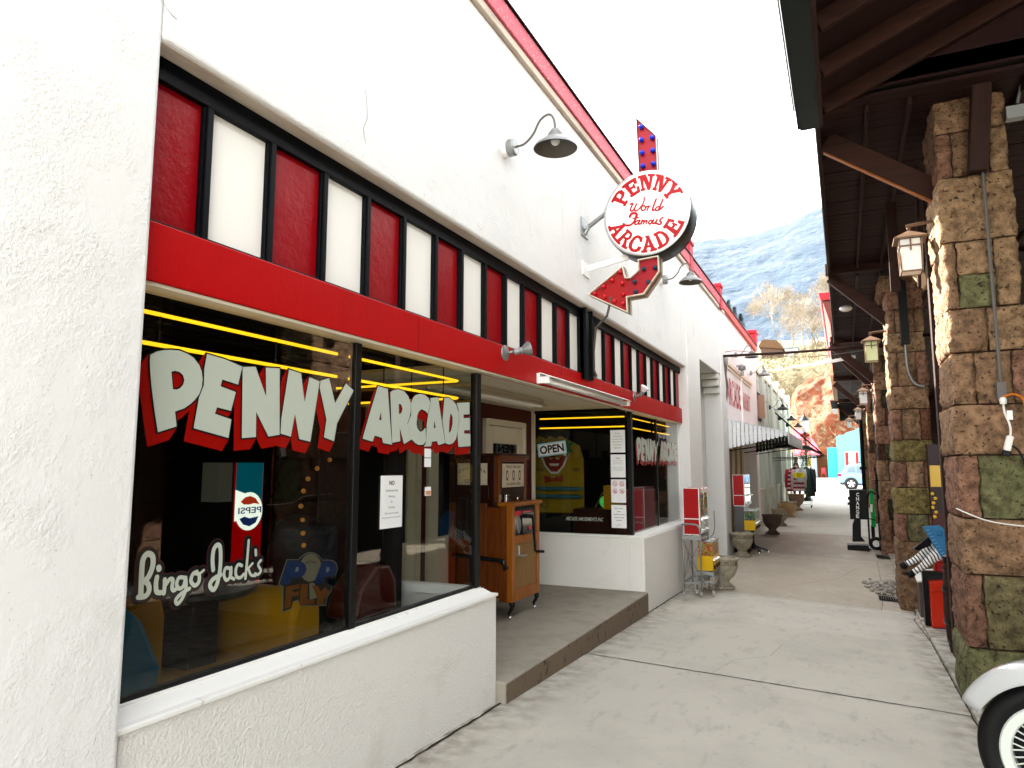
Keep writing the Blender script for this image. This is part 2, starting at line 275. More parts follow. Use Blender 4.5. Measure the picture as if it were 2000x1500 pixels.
mat('red_cap', (.42, .004, .015), .5, bump=(20, .2, .005))
mat('batten_black', (.0015, .002, .003), .5, bump=(20, .2, .004), spec=.10)
mat('black_metal', (.002, .002, .002), .45, spec=.15)
mat('dark_frame', (.003, .003, .003), .4, metal=.2, spec=.3)
mat('maroon', (.055, .0012, .003), .6, bump=(20, .2, .005))
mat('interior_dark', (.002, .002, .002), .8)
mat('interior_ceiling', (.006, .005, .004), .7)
mat('paint_white', (.46, .50, .42), .3, coat=.6, stains=((9, .66, .76, (.5, .55, .5)),), scale3=(1, 6, .5))
mat('paint_red', (.27, .002, .0006), .3, coat=.6)
mat('paint_black', (.004, .004, .005), .3, coat=.6)
mat('paper', (.80, .80, .78), .6, coat=.2)
mat('ink', (.02, .02, .02), .7)
mat('ink_red', (.5, .02, .03), .6)
mat('neon_yellow', (.8, .45, .02), .3, emit=((1, .52, .01), .15))
mat('concrete_step', (.30, .27, .22), .85, bump=(30, .25, .004), stains=((5, .45, .75, (.22, .19, .15)),))
mat('step_face', (.16, .12, .08), .9, bump=(30, .6, .01), stains=((12, .55, .7, (.05, .04, .03)),))
mat('crack_dark', (.02, .016, .012), .95)
mat('steel', (.55, .55, .53), .35, metal=.9)
mat('chrome', (.75, .75, .74), .15, metal=1)
mat('galvanised', (.26, .27, .26), .45, metal=.6, bump=(20, .1, .003))
mat('lamp_grey', (.17, .175, .17), .45, metal=.3)
mat('lamp_inside', (.10, .09, .075), .5)
mat('bulb_glass', (.8, .8, .78), .2)
mat('sign_white', (.84, .84, .83), .35, coat=.3)
mat('sign_red', (.30, .001, .008), .45, coat=.2)
mat('sign_red_bright', (.32, .002, .002), .4, coat=.2)
mat('sign_letter', (.36, .001, .003), .4)
mat('sign_rim', (.006, .008, .008), .4, stains=((9, .55, .7, (.02, .022, .02)),))
mat('sign_edge', (.58, .52, .40), .5, stains=((12, .6, .7, (.3, .2, .12)),))
mat('bulb_blue', (.001, .03, .5), .15, coat=.5)
mat('bulb_teal', (.004, .04, .07), .15, coat=.5)
mat('bulb_red', (.55, .01, .02), .15, coat=.5)
mat('oak', (.18, .045, .004), .38, bump=(14, .2, .004), scale3=(3, 3, .35), var=(9, .25), c2=(.07, .014, .002), coat=.3)
mat('oak_light', (.36, .115, .008), .35, bump=(14, .2, .004), scale3=(3, 3, .35), var=(9, .25), c2=(.22, .06, .004), coat=.3)
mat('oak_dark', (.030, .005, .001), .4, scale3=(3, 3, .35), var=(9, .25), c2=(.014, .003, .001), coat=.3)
mat('card_cream', (.60, .52, .38), .5, stains=((8, .5, .75, (.45, .37, .25)),))
mat('iron', (.008, .008, .008), .35, metal=.6)
mat('gum_red', (.34, .001, .002), .3, coat=.5)
mat('gum_yellow', (.62, .37, .001), .3, coat=.5)
mat('stone_pot', (.34, .30, .22), .9, bump=(26, .7, .01), stains=((7, .48, .7, (.12, .10, .07)), (20, .6, .72, (.45, .42, .34))))
mat('stone_pot_dark', (.10, .07, .05), .9, bump=(26, .7, .01), stains=((7, .5, .7, (.03, .025, .02)),))
mat('soil', (.03, .02, .015), .95)
mat('straw', (.42, .28, .13), .8)
mat('sandstone', (.3, .2, .12), .92, attr='tint', bump=[(18, .9, .035), (60, .9, .018)], var=(13, .16), c2=(.45, .42, .39), stains=((30, .56, .64, (.035, .018, .010)), (24, .62, .72, (.22, .14, .07))))
mat('mortar', (.05, .028, .017), .95, bump=(30, .5, .01))
mat('timber', (.036, .011, .006), .7, bump=(18, .5, .006), scale3=(4, 4, .5), var=(6, .3), c2=(.015, .006, .004))
mat('timber_x', (.046, .014, .007), .75, bump=(12, .5, .006), scale3=(.5, 3, 3), var=(6, .3), c2=(.016, .006, .004))
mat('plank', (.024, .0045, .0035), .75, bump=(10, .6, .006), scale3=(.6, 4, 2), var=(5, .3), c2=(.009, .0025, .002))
mat('roof_green', (.003, .010, .009), .45)
mat('shingle', (.02, .016, .014), .9)
mat('copper_dark', (.16, .09, .05), .5, metal=.4, stains=((12, .5, .7, (.07, .035, .02)),))
mat('lantern_glass', (.80, .82, .80), .5)
mat('lantern_glass_warm', (.75, .78, .42), .5)
mat('wire_grey', (.12, .11, .10), .6)
mat('cord_orange', (.50, .13, .004), .5)
mat('cord_white', (.75, .74, .68), .5)
mat('rubber', (.0025, .0025, .0025), .6)
mat('white_paint_gloss', (.42, .43, .42), .12, coat=.8)
mat('wheel_rim', (.62, .66, .60), .3)
mat('plastic_blue', (.015, .14, .30), .4, bump=(30, .2, .004))
mat('plastic_red', (.50, .02, .004), .25, coat=.5)
mat('plastic_ltblue', (.10, .30, .50), .4)
mat('plastic_lime', (.42, .50, .02), .45)
mat('green_sign', (.0, .30, .06), .4)
mat('awning_metal', (.78, .80, .82), .4, bump=(8, .1, .004))
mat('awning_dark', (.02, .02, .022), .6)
mat('sage', (.40, .46, .40), .8, bump=(16, .3, .006), stains=((1.4, .5, .8, (.34, .39, .34)),))
mat('sage_dark', (.24, .31, .28), .8)
mat('sage_cream', (.58, .55, .42), .85, bump=(16, .3, .006))
mat('tan_wood', (.34, .20, .09), .6, scale3=(2, 2, .3), var=(8, .3), c2=(.26, .15, .07))
mat('olive', (.26, .20, .02), .7)
mat('asphalt', (.30, .29, .27), .9)
# ================================================================ ground
def slabmat():
    m = mat('concrete', (.42, .40, .35), .85, bump=[(60, .25, .004), (5, .2, .01)]); nt = m.node_tree; N = nt.nodes; Lk = nt.links; b = N['Principled BSDF']
    tc = N.new('ShaderNodeTexCoord'); sp = N.new('ShaderNodeSeparateXYZ'); Lk.new(tc.outputs['Object'], sp.inputs[0])
    a = N.new('ShaderNodeMath'); a.operation = 'MULTIPLY_ADD'; a.inputs[1].default_value = 1/60; Lk.new(sp.outputs[1], a.inputs[0])
    a2 = N.new('ShaderNodeMath'); a2.operation = 'MULTIPLY'; a2.inputs[1].default_value = -.012/60*6; Lk.new(sp.outputs[0], a2.inputs[0]); a.inputs[2].default_value = 0
    r = N.new('ShaderNodeValToRGB'); r.color_ramp.interpolation = 'CONSTANT'; Lk.new(a.outputs[0], r.inputs[0])
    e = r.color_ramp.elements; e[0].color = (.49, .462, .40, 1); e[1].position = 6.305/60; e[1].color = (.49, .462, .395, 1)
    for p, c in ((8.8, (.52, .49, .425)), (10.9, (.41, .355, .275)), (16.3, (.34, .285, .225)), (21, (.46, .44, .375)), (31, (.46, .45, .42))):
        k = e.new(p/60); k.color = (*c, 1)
    cur = r.outputs[0]
    def layer(scale, lo, hi, col, sc3=(1, 1, 1), amt=1., dist=0.):
        nonlocal cur
        mp = N.new('ShaderNodeMapping'); mp.inputs['Scale'].default_value = sc3; Lk.new(tc.outputs['Object'], mp.inputs[0])
        n = N.new('ShaderNodeTexNoise'); n.inputs['Scale'].default_value = scale; n.inputs['Detail'].default_value = 9; n.inputs['Roughness'].default_value = .65; n.inputs['Distortion'].default_value = dist
        Lk.new(mp.outputs[0], n.inputs['Vector']); g = N.new('ShaderNodeMapRange'); g.inputs[1].default_value = lo; g.inputs[2].default_value = hi; g.inputs[4].default_value = amt; Lk.new(n.outputs[0], g.inputs[0])
        x = N.new('ShaderNodeMix'); x.data_type = 'RGBA'; Lk.new(g.outputs[0], x.inputs[0]); Lk.new(cur, x.inputs[6]); x.inputs[7].default_value = (*col, 1); cur = x.outputs[2]
    layer(1.1, .45, .75, (.30, .28, .24), (1, .8, 1), .5)
    layer(.9, .56, .72, (.33, .31, .26), (1, 1.3, 1), .4, .2)
    layer(2.2, .50, .72, (.50, .47, .40), (1, .5, 1), .5)
    layer(9, .55, .72, (.27, .25, .22), (1, .35, 1), .5)
    layer(22, .64, .72, (.22, .20, .17), (1, .6, 1), .6, 0)
    layer(11, .735, .75, (.10, .09, .08), (1, 1, 1), .6)
    layer(90, .60, .8, (.30, .28, .24), (1, 1, 1), .5)
    layer(45, .62, .8, (.52, .50, .45), (1, 1, 1), .5)
    # grime along the foot of the wall and the kerb
    for (lo, hi) in ((-1.85, -2.26), (.45, .80)):
        g1 = N.new('ShaderNodeMapRange'); g1.inputs[1].default_value = lo; g1.inputs[2].default_value = hi; Lk.new(sp.outputs[0], g1.inputs[0])
        n1 = N.new('ShaderNodeTexNoise'); n1.inputs['Scale'].default_value = 7; n1.inputs['Detail'].default_value = 8; Lk.new(tc.outputs['Object'], n1.inputs['Vector'])
        g2 = N.new('ShaderNodeMapRange'); g2.inputs[1].default_value = .35; g2.inputs[2].default_value = .7; Lk.new(n1.outputs[0], g2.inputs[0])
        mu = N.new('ShaderNodeMath'); mu.operation = 'MULTIPLY'; Lk.new(g1.outputs[0], mu.inputs[0]); Lk.new(g2.outputs[0], mu.inputs[1])
        x1 = N.new('ShaderNodeMix'); x1.data_type = 'RGBA'; Lk.new(mu.outputs[0], x1.inputs[0]); Lk.new(cur, x1.inputs[6]); x1.inputs[7].default_value = (.14, .12, .09, 1); cur = x1.outputs[2]
    Lk.new(cur, b.inputs['Base Color']); return m
slabmat()
mat('earth', (.30, .24, .17), .95, var=(.3, .3), c2=(.22, .18, .12))
g = MB(); xs = [-400, -120, -40, -12, -5, -3, -2.3, -1.5, -.7, 0, .8, 1.6, 2.3, 3, 5, 12, 40, 120, 400]; ys = [-60, -20, -6]+[i*.8-4 for i in range(42)]+[32, 36, 42, 50, 60, 80, 120, 180, 260, 500, 1200]
gv = [(x, y, gz(x, y)) for y in ys for x in xs]; n = len(xs)
g.add(gv, [(j*n+i, j*n+i+1, (j+1)*n+i+1, (j+1)*n+i) for j in range(len(ys)-1) for i in range(n-1)])
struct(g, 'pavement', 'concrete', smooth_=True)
def joint(pts, w=.012, name='pavement_joint', m='crack_dark', lift=.004):
    b = MB(); rnd = random.Random(3); L = []; Rr = []
    P = []
    for (x0, y0), (x1, y1) in zip(pts, pts[1:]):
        k = max(2, int(math.hypot(x1-x0, y1-y0)/.08)); P += [(x0+(x1-x0)*t/k, y0+(y1-y0)*t/k) for t in range(k)]
    P.append(pts[-1])
    for i, (x, y) in enumerate(P):
        a = P[max(0, i-1)]; c = P[min(len(P)-1, i+1)]; tx, ty = c[0]-a[0], c[1]-a[1]; l = math.hypot(tx, ty); nx, ny = -ty/l, tx/l
        ww = w*rnd.uniform(.5, 1.3)/2; o = rnd.uniform(-.3, .3)*w; x += nx*o; y += ny*o
        L.append((x+nx*ww, y+ny*ww, gz(x, y)+lift)); Rr.append((x-nx*ww, y-ny*ww, gz(x, y)+lift))
    k = len(P); b.add(L+Rr, [(i, i+1, k+i+1, k+i) for i in range(k-1)]); return struct(b, name, m)
joint([(-2.23, 6.3), (-1, 6.31), (.76, 6.32)], .014)
joint([(-2.2, 10.9), (.35, 10.95)], .010)
joint([(-2.2, 16.3), (.62, 16.3)], .014)
joint([(.35, 10.95), (.43, 12.2), (.5, 16.3)], .006)
joint([(-2.24, 3.3), (-2.24, 4.62), (-2.21, 6.3), (-2.22, 8.6), (-2.24, 11.3)], .018)
joint([(-2.24, 1.0), (-2.24, 3.3)], .010)
joint([(-.9, 12.2), (-.2, 13.5), (.1, 15)], .004)
joint([(-1.1, 6.34), (-1.0, 6.9), (-.72, 7.3), (-.66, 7.9)], .003)
joint([(.0, 3.1), (.10, 3.7), (.32, 4.1), (.40, 4.8)], .003)
joint([(-1.9, 8.9), (-1.5, 9.2), (-1.2, 9.9)], .003)
# raised edge in front of the pavilion
kb = MB()
for i in range(40):
    y0 = -3+i*1.; xk = .76
    if 11.2 <= y0 < 13.2: xk = .80
    z0, z1 = gz(.76, y0), gz(.76, y0+1)
    kb.add([(xk, y0, z0-.05), (xk, y0+1, z1-.05), (xk, y0+1, z1+.035), (xk, y0, z0+.035), (6, y0, z0+.035), (6, y0+1, z1+.035)], [(0, 1, 2, 3), (3, 2, 5, 4)])
struct(kb, 'pavilion_kerb', 'concrete')
joint([(.752, 3), (.752, 9.2), (.70, 10.4), (.76, 11.2)], .012)
# ================================================================ penny arcade building
def FX(x): return lambda y, z, h=0: (x+h, y, z)
def FY(y0): return lambda x, z, h=0: (x, y0-h, z)
def uneven(o, amp=.006, sc_=2.5):
    pass
AR = thing('arcade_building', 'white stucco amusement arcade with red and white striped band over black glass shop windows', 'building')
wb = MB()
wb.box(-2.6, W, -3, 1.70, -.6, 4.90)                   # pilaster beside the camera
wb.box(-2.6, W, 1.70, 11.42, 3.20, 4.90)               # wall above the striped band
wb.box(-2.6, W+.03, 11.42, 12.5, -.6, 4.95)            # pier
wb.box(-2.6, W, 12.5, 15.0, 3.50, 4.95)                # over the doorway
wb.box(-2.6, W+.02, 15.0, 15.75, -.6, 4.95)
wall = wb.build('wall', 'stucco', AR, bevel=.02, seg=3)
for k, (yy, cz) in enumerate(((2.9, 3.2),)):
    pass
ck = MB()
for pts in ([(1.60, 3.50), (1.63, 3.40), (1.70, 3.33), (1.75, 3.31)], [(2.93, 3.62), (2.95, 3.48), (2.92, 3.40), (2.94, 3.33)], [(5.9, 4.6), (5.93, 4.3), (5.88, 4.0), (5.91, 3.8)], [(8.6, 3.30), (8.5, 3.55), (8.55, 3.8), (8.5, 4.0)], [(11.2, 3.25), (11.1, 3.6), (11.15, 4.1)]):
    ck.ribbon(pts, .0028, FX(W+.002))
ck.build('crack', 'wire_grey', wall)
w2 = MB(); w2.box(-3.9, -3.72, 8.60, 8.75, 2.36, 3.2)
lw = MB()
lw.box(-2.44, W-.03, 1.70, 4.61, -.5, .70); lw.box(-3.75, -2.43, 4.50, 4.605, -.5, .699)
lw.build('lower_wall', 'stucco_lower', AR, bevel=.018, seg=3); lw = MB()
lw.box(-3.80, -2.43, 8.562, 8.70, -.5, .744); lw.box(-2.44, W+.005, 8.56, 11.42, -.5, .745)
lw.build('lower_wall', 'stucco_lower', AR, bevel=.018, seg=3)
sl = MB()
sl.add([(-2.27, 1.70, .70), (-2.27, 4.60, .70), (-2.385, 4.60, .745), (-2.385, 1.70, .745), (-2.27, 4.60, .66), (-2.27, 1.70, .66)], [(0, 1, 2, 3)])
sl.box(-2.42, -2.265, 1.70, 4.615, .695, .715); sl.box(-2.43, -2.385, 1.70, 4.58, .715, .755)
sl.build('sill', 'trim_white', AR, bevel=.004); sl = MB()
sl.box(-2.43, -2.25, 8.545, 11.42, .742, .757); sl.box(-2.44, -2.385, 8.59, 11.42, .757, .775); sl.box(-3.76, -2.43, 8.545, 8.64, .742, .765)
sl.build('sill', 'trim_white', AR, bevel=.004)
# soffit, striped band
s_ = MB(); s_.box(-2.42, W-.02, 1.70, 11.42, 3.198, 3.26); s_.build('soffit', 'soffit_paint', AR)
SX_ = -2.37
edges = [1.70, 2.015, 2.38, 2.75, 3.115, 3.475, 3.845, 4.19, 4.545, 4.895, 5.235, 5.595, 5.96, 6.295, 6.69]+[6.69+.363*k for k in range(1, 14)]
edges[-1] = 11.42
for k in range(len(edges)-1):
    b = MB(); b.box(-2.44, SX_+random.uniform(-.002, .002), edges[k], edges[k+1]-.001, 2.50, 3.19)
    b.build('red_panel' if k % 2 == 0 else 'cream_panel', 'red_panel' if k % 2 == 0 else 'cream_panel', AR)
for k in range(1, len(edges)-1):
    b = MB(); e = edges[k]; b.box(SX_-.01, SX_+.022, e-.024, e+.024, 2.515, 3.10); b.box(SX_+.022, SX_+.034, e-.016, e+.016, 2.515, 3.10); b.build('batten', 'batten_black', AR, bevel=.004)
b = MB(); b.box(SX_-.01, SX_+.03, 1.70, 11.42, 3.10, 3.197); b.box(SX_-.01, SX_+.026, 1.70, 11.42, 2.5275, 2.54); b.build('head_rail', 'batten_black', AR, bevel=.004)
b = MB(); b.box(SX_-.02, SX_+.075, 6.60, 6.82, 2.47, 3.17); b.box(SX_+.03, SX_+.10, 6.60, 6.62, 2.47, 3.19); b.box(SX_+.03, SX_+.10, 6.80, 6.82, 2.47, 3.19); b.build('sign_post_channel', 'batten_black', AR, bevel=.004)
b = MB(); b.box(-2.46, -2.325, 1.70, 11.42, 2.296, 2.527); b.build('fascia_board', 'red_fascia', AR, bevel=.006)
b = MB(); b.box(-2.455, -2.335, 1.70, 4.56, 2.280, 2.2955); b.box(-2.455, -2.335, 8.60, 11.42, 2.280, 2.2955); b.box(-2.40, -2.335, 4.56, 8.60, 2.284, 2.2955); b.build('head_trim', 'cream_wood', AR, bevel=.003)
b = MB()
for yy in (3.62, 6.05, 8.1, 10.2): b.box(-2.3255, -2.3238, yy, yy+.002, 2.297, 2.526)
b.build('board_seam', 'maroon', AR)
# parapet coping
b = MB(); b.box(-2.62, W+.035, -3, 15.7, 4.90, 4.975); b.build('cornice', 'soffit_paint', AR, bevel=.01)
b = MB(); b.box(-2.62, W+.055, -3, 15.7, 4.975, 5.16); b.build('coping', 'red_coping', AR, bevel=.01)
b = MB(); b.box(-2.62, W+.075, -3, 15.7, 5.16, 5.175); b.build('drip_edge', 'black_metal', AR)
for yy in (11.75, 14.95):
    b = MB(); b.box(-2.6, W+.065, yy, yy+.26, 4.90, 5.36); b.box(-2.6, W+.085, yy-.015, yy+.275, 5.36, 5.43); b.build('merlon', 'red_cap', AR, bevel=.008)
# doorway recess beyond the arcade with its corbel
b = MB(); b.box(-4.2, -2.6, 12.4, 12.5, -.5, 3.6); b.box(-4.2, -2.6, 15.0, 15.1, -.5, 3.6); b.box(-4.25, -4.15, 12.5, 15.0, -.5, 3.6); b.box(-4.2, -2.6, 12.4, 15.1, 3.5, 3.6); b.build('porch_wall', 'plaster_grey', AR)
b = MB()
for (x0, z0, z1) in ((.34, 3.38, 3.5), (.24, 3.24, 3.38), (.12, 3.10, 3.24)): b.box(-2.6, W-.01, 15.0-x0, 15.0, z0, z1)
b.build('corbel', 'plaster_grey', AR, bevel=.03, seg=3)
b = MB(); b.box(-2.6, W-.01, 12.5, 12.64, 3.3, 3.5); b.build('corbel', 'plaster_grey', AR, bevel=.05, seg=3)
b = MB(); b.box(-4.14, -4.10, 13.1, 14.2, -.2, 2.1); b.build('door', 'oak_dark', AR)
# step
st = MB(); st.box(-4.2, -2.205, 4.61, 8.56, -.4, .113); so = st.build('entrance_step', 'concrete_step', AR, bevel=.012)
b = MB(); b.box(-2.206, -2.2025, 4.62, 8.55, -.4, .098); b.build('riser', 'step_face', so)
# roof and interior shell
b = MB(); b.box(-9, -2.6, -3, 21.9, 4.2, 4.3); b.build('roof', 'shingle', AR)
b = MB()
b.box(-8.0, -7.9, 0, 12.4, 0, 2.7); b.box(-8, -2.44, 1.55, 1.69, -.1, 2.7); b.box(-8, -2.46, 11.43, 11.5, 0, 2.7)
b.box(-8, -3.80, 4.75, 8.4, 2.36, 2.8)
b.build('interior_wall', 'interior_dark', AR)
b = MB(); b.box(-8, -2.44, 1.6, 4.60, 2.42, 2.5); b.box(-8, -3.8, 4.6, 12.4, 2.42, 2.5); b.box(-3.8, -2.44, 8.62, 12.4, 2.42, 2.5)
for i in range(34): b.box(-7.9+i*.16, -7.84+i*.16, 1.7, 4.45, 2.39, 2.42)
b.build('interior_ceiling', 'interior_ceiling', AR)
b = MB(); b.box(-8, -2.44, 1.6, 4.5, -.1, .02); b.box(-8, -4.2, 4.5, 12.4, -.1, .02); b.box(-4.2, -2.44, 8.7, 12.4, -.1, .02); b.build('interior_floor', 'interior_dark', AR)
# alcove: ceiling, maroon back wall, doors
b = MB(); b.box(-3.80, -2.40, 4.52, 8.62, 2.335, 2.36); b.build('alcove_ceiling', 'cream_wood', AR)
b = MB(); b.box(-2.42, -2.36, 4.55, 8.60, 2.30, 2.3345); b.build('alcove_beam', 'cream_wood', AR)
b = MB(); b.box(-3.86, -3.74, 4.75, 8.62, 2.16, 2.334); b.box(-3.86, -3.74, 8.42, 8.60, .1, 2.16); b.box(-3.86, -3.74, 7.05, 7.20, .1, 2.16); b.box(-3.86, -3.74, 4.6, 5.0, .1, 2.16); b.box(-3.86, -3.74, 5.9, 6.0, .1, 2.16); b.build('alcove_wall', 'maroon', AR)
glassmat('door_glass', (.35, .36, .36))
def panel_door(y0, y1):
    d = MB(); t = .13
    d.box(-3.80, -3.715, y0, y0+.07, .113, 2.16); d.box(-3.80, -3.715, y1-.07, y1, .113, 2.16); d.box(-3.80, -3.715, y0+.07, y1-.07, 2.09, 2.16)
    D = d.build('door_frame', 'cream_wood', AR, bevel=.004)
    d = MB(); a, c = y0+.08, y1-.08
    d.box(-3.775, -3.735, a, a+t, .13, 2.08); d.box(-3.775, -3.735, c-t, c, .13, 2.08); d.box(-3.775, -3.735, a+t, c-t, 1.88, 2.08); d.box(-3.775, -3.735, a+t, c-t, .13, .9)
    e = d.build('door', 'cream_wood', AR, bevel=.004)
    q = MB(); q.add([(-3.755, a+t, .9), (-3.755, c-t, .9), (-3.755, c-t, 1.88), (-3.755, a+t, 1.88)], [(0, 1, 2, 3)]); q.build('pane', 'door_glass', e)
    return e
dd = panel_door(7.25, 8.38); panel_door(6.02, 7.02); panel_door(5.02, 5.88)
q = MB(); q.box(-3.735, -3.731, 7.55, 7.72, 1.42, 1.56); q.box(-3.735, -3.731, 7.82, 7.99, 1.42, 1.56); q.build('notice', 'paper', dd)
# shop windows
glassmat('shop_glass', (.80, .83, .81), 1.56)
GX = -2.40
def frame_bar(p, name='mullion', m='dark_frame', **k): return p.build(name, m, AR, bevel=.003, **k)
def pane(vs, name='shop_window'):
    q = MB(); q.add(vs, [(0, 1, 2, 3)]); return q.build(name, 'shop_glass', AR)
P1 = pane([(GX, 1.70, .755), (GX, 3.10, .755), (GX, 3.10, 2.276), (GX, 1.70, 2.276)])
P2 = pane([(GX, 3.14, .755), (GX, 4.50, .755), (GX, 4.50, 2.276), (GX, 3.14, 2.276)])
P3 = pane([(GX-.03, 4.53, .755), (-3.72, 4.53, .755), (-3.72, 4.53, 2.276), (GX-.03, 4.53, 2.276)])
P4 = pane([(GX-.03, 8.62, .77), (-3.70, 8.62, .77), (-3.70, 8.62, 2.32), (GX-.03, 8.62, 2.32)])
P5 = pane([(GX, 8.64, .78), (GX, 9.95, .78), (GX, 9.95, 2.276), (GX, 8.64, 2.276)])
P6 = pane([(GX, 9.98, .78), (GX, 11.40, .78), (GX, 11.40, 2.276), (GX, 9.98, 2.276)])
frame_bar(MB().box(GX-.03, GX+.015, 3.095, 3.145, .755, 2.276)); frame_bar(MB().box(GX-.035, GX+.018, 4.495, 4.56, .755, 2.276), 'corner_post')
frame_bar(MB().box(GX-.035, GX+.02, 8.58, 8.655, .77, 2.30), 'corner_post'); frame_bar(MB().box(GX-.03, GX+.008, 9.955, 9.975, .78, 2.276))
frame_bar(MB().box(GX-.03, GX+.004, 1.70, 4.5, .752, .772), 'bottom_rail')
frame_bar(MB().box(-3.70, GX-.035, 8.595, 8.64, 2.30, 2.334), 'top_rail', 'black_metal'); frame_bar(MB().box(-3.735, -3.695, 8.585, 8.64, .77, 2.334), 'window_jamb', 'cream_wood')
frame_bar(MB().box(GX-.03, GX+.01, 11.385, 11.42, .78, 2.276), 'window_jamb', 'trim_white')
b = MB(); b.box(-3.74, -2.43, 4.47, 4.60, .70, .755); b.build('sill', 'trim_white', AR)
# painted lettering on the glass
def lettering(name_parent, letters, dx=0., fy=lambda y: y, fz=lambda z: z, k=1.):
    red = MB(); blk = MB(); wht = MB()
    for i, (nm, P, H) in enumerate(letters):
        P = [(fy(y), fz(z)) for y, z in P]; H = [(fy(y), fz(z)) for y, z in H]
        B = offs(P, .007*k); BH = offs(H, -.006*k) if H else []
        e = .0001*i
        q = offs(P, .006*k); n = len(q); sy, sz = -.034*k, -.050*k
        fr = FX(dx)
        f0 = lambda y, z: (dx+.0010+e, y, z); f1 = lambda y, z: (dx+.0004+e, y+sy, z+sz)
        holes = [H] if H else []
        red.add([f0(*p) for p in q]+[f1(*p) for p in q], [(j, (j+1) % n, n+(j+1) % n, n+j) for j in range(n)])
        red.poly(q, f1)
        blk.poly(B, lambda y, z: (dx+.0034+e*.4, y, z), [BH] if H else [])
        wht.poly(P, lambda y, z: (dx+.0048+e*.4, y, z), holes)
    red.build('painted_shadow', 'paint_red', name_parent); blk.build('painted_outline', 'paint_black', name_parent); wht.build('painted_letters', 'paint_white', name_parent)
lettering(P1, BIG[:5], GX); lettering(P2, BIG[5:], GX)
# the same words, smaller, on the far window
ymin = 1.76; ymax = 4.46
def far_y(y): return 8.80+(y-1.76)/(4.46-1.76)*2.52
lettering(P5, BIG[:5], GX, far_y, lambda z: 1.64+(z-1.72)*.93+.02, .9)
lettering(P6, BIG[5:], GX, far_y, lambda z: 1.64+(z-1.72)*.93+.02, .9)
# script lettering
bo = MB(); bp = MB(); bw = MB()
for i, (w, pts) in enumerate(BJ):
    h = .0001*i
    bp.ribbon(pts, w+.034, FX(GX), .0005+h*.3, 1e-5); bo.ribbon(pts, w+.028, FX(GX), .0022+h*.3, 1e-5); bw.ribbon(pts, w, FX(GX), .0045+h, 3e-5)
bp.build('painted_outline', mat('paint_pink', (.05, .012, .012), .4), P1); bo.build('painted_shadow', 'paint_black', P1); bw.build('painted_letters', 'paint_white', P1)
q = MB(); put(q, fitted('ARCADE AMUSEMENTS INC', .50, .045, bold=.01, shear=.25), lambda a, b: (-3.02+a, 8.617, .945+b)); q.build('painted_letters', 'paint_white', P4)
# neon tubes
def neon(pts, parent=AR):
    return MB().tube(pts, .0085, 8).build('neon_tube', 'neon_yellow', parent, smooth_=True)
for z in (2.215, 2.09):
    neon([(-2.49, 1.72, z), (-2.49, 3.06, z)]); neon([(-2.49, 3.17, z), (-2.49, 4.40, z), (-2.51, 4.42, z), (-3.6, 4.43, z)])
    neon([(-3.66, 8.70, z+.02), (-2.50, 8.70, z+.02)]); neon([(-2.47, 8.74, z+.01), (-2.47, 9.9, z+.01)]); neon([(-2.47, 10.05, z+.01), (-2.47, 11.1, z+.01)])
q = MB()
for (x, y) in ((-2.49, 1.95), (-2.49, 2.6), (-2.49, 3.5), (-2.49, 4.2), (-2.9, 4.43), (-2.6, 8.7), (-3.3, 8.7), (-2.47, 9.2), (-2.47, 10.6)):
    for z in (2.225, 2.10): q.tube([(x, y, z), (x, y, z+.12)], .004, 6)
q.build('neon_bracket', 'black_metal', AR)
# ceiling batten lights
def tube_light(name, label, y0, y1, x, z, h=.05):
    t = thing(name, label, 'light')
    b = MB(); b.box(x, x+.03, y0, y1, z-.03, z+.045); b.add([(x+.03, y0, z+.045), (x+.03, y1, z+.045), (x+.13, y1, z+.005), (x+.13, y0, z+.005), (x+.03, y0, z+.05), (x+.03, y1, z+.05), (x+.132, y1, z+.01), (x+.132, y0, z+.01)], [(0, 1, 2, 3), (4, 5, 6, 7), (2, 3, 7, 6), (0, 3, 7, 4), (1, 2, 6, 5)])
    b.build('housing', 'trim_white', t, bevel=.003)
    for e in (y0, y1-.03): MB().box(x+.002, x+.115, e-.002, e+.032, z-.045, z+.012).build('end_cap', 'trim_white', t, bevel=.003)
    MB().tube([(x+.07, y0+.03, z-.018), (x+.07, y1-.03, z-.018)], .016, 10).build('lamp_tube', 'cream_panel', t, smooth_=True)
tube_light('strip_light', 'long white strip light fixed to the bottom of the red fascia above the entrance', 5.46, 7.95, -2.325, 2.345)
t = thing('strip_light', 'cream fluorescent fitting under the entrance ceiling, behind the one on the fascia', 'light')
b = MB()
b.box(-3.02, -2.98, 5.0, 7.2, 2.29, 2.334); b.add([(-3.12, 5.0, 2.25), (-3.02, 5.0, 2.31), (-2.98, 5.0, 2.31), (-2.88, 5.0, 2.25), (-3.12, 7.2, 2.25), (-3.02, 7.2, 2.31), (-2.98, 7.2, 2.31), (-2.88, 7.2, 2.25)], [(0, 1, 5, 4), (1, 2, 6, 5), (2, 3, 7, 6)])
b.build('housing', 'cream_wood', t); MB().tube([(-3.0, 5.05, 2.262), (-3.0, 7.15, 2.262)], .016, 8).build('lamp_tube', 'cream_panel', t)
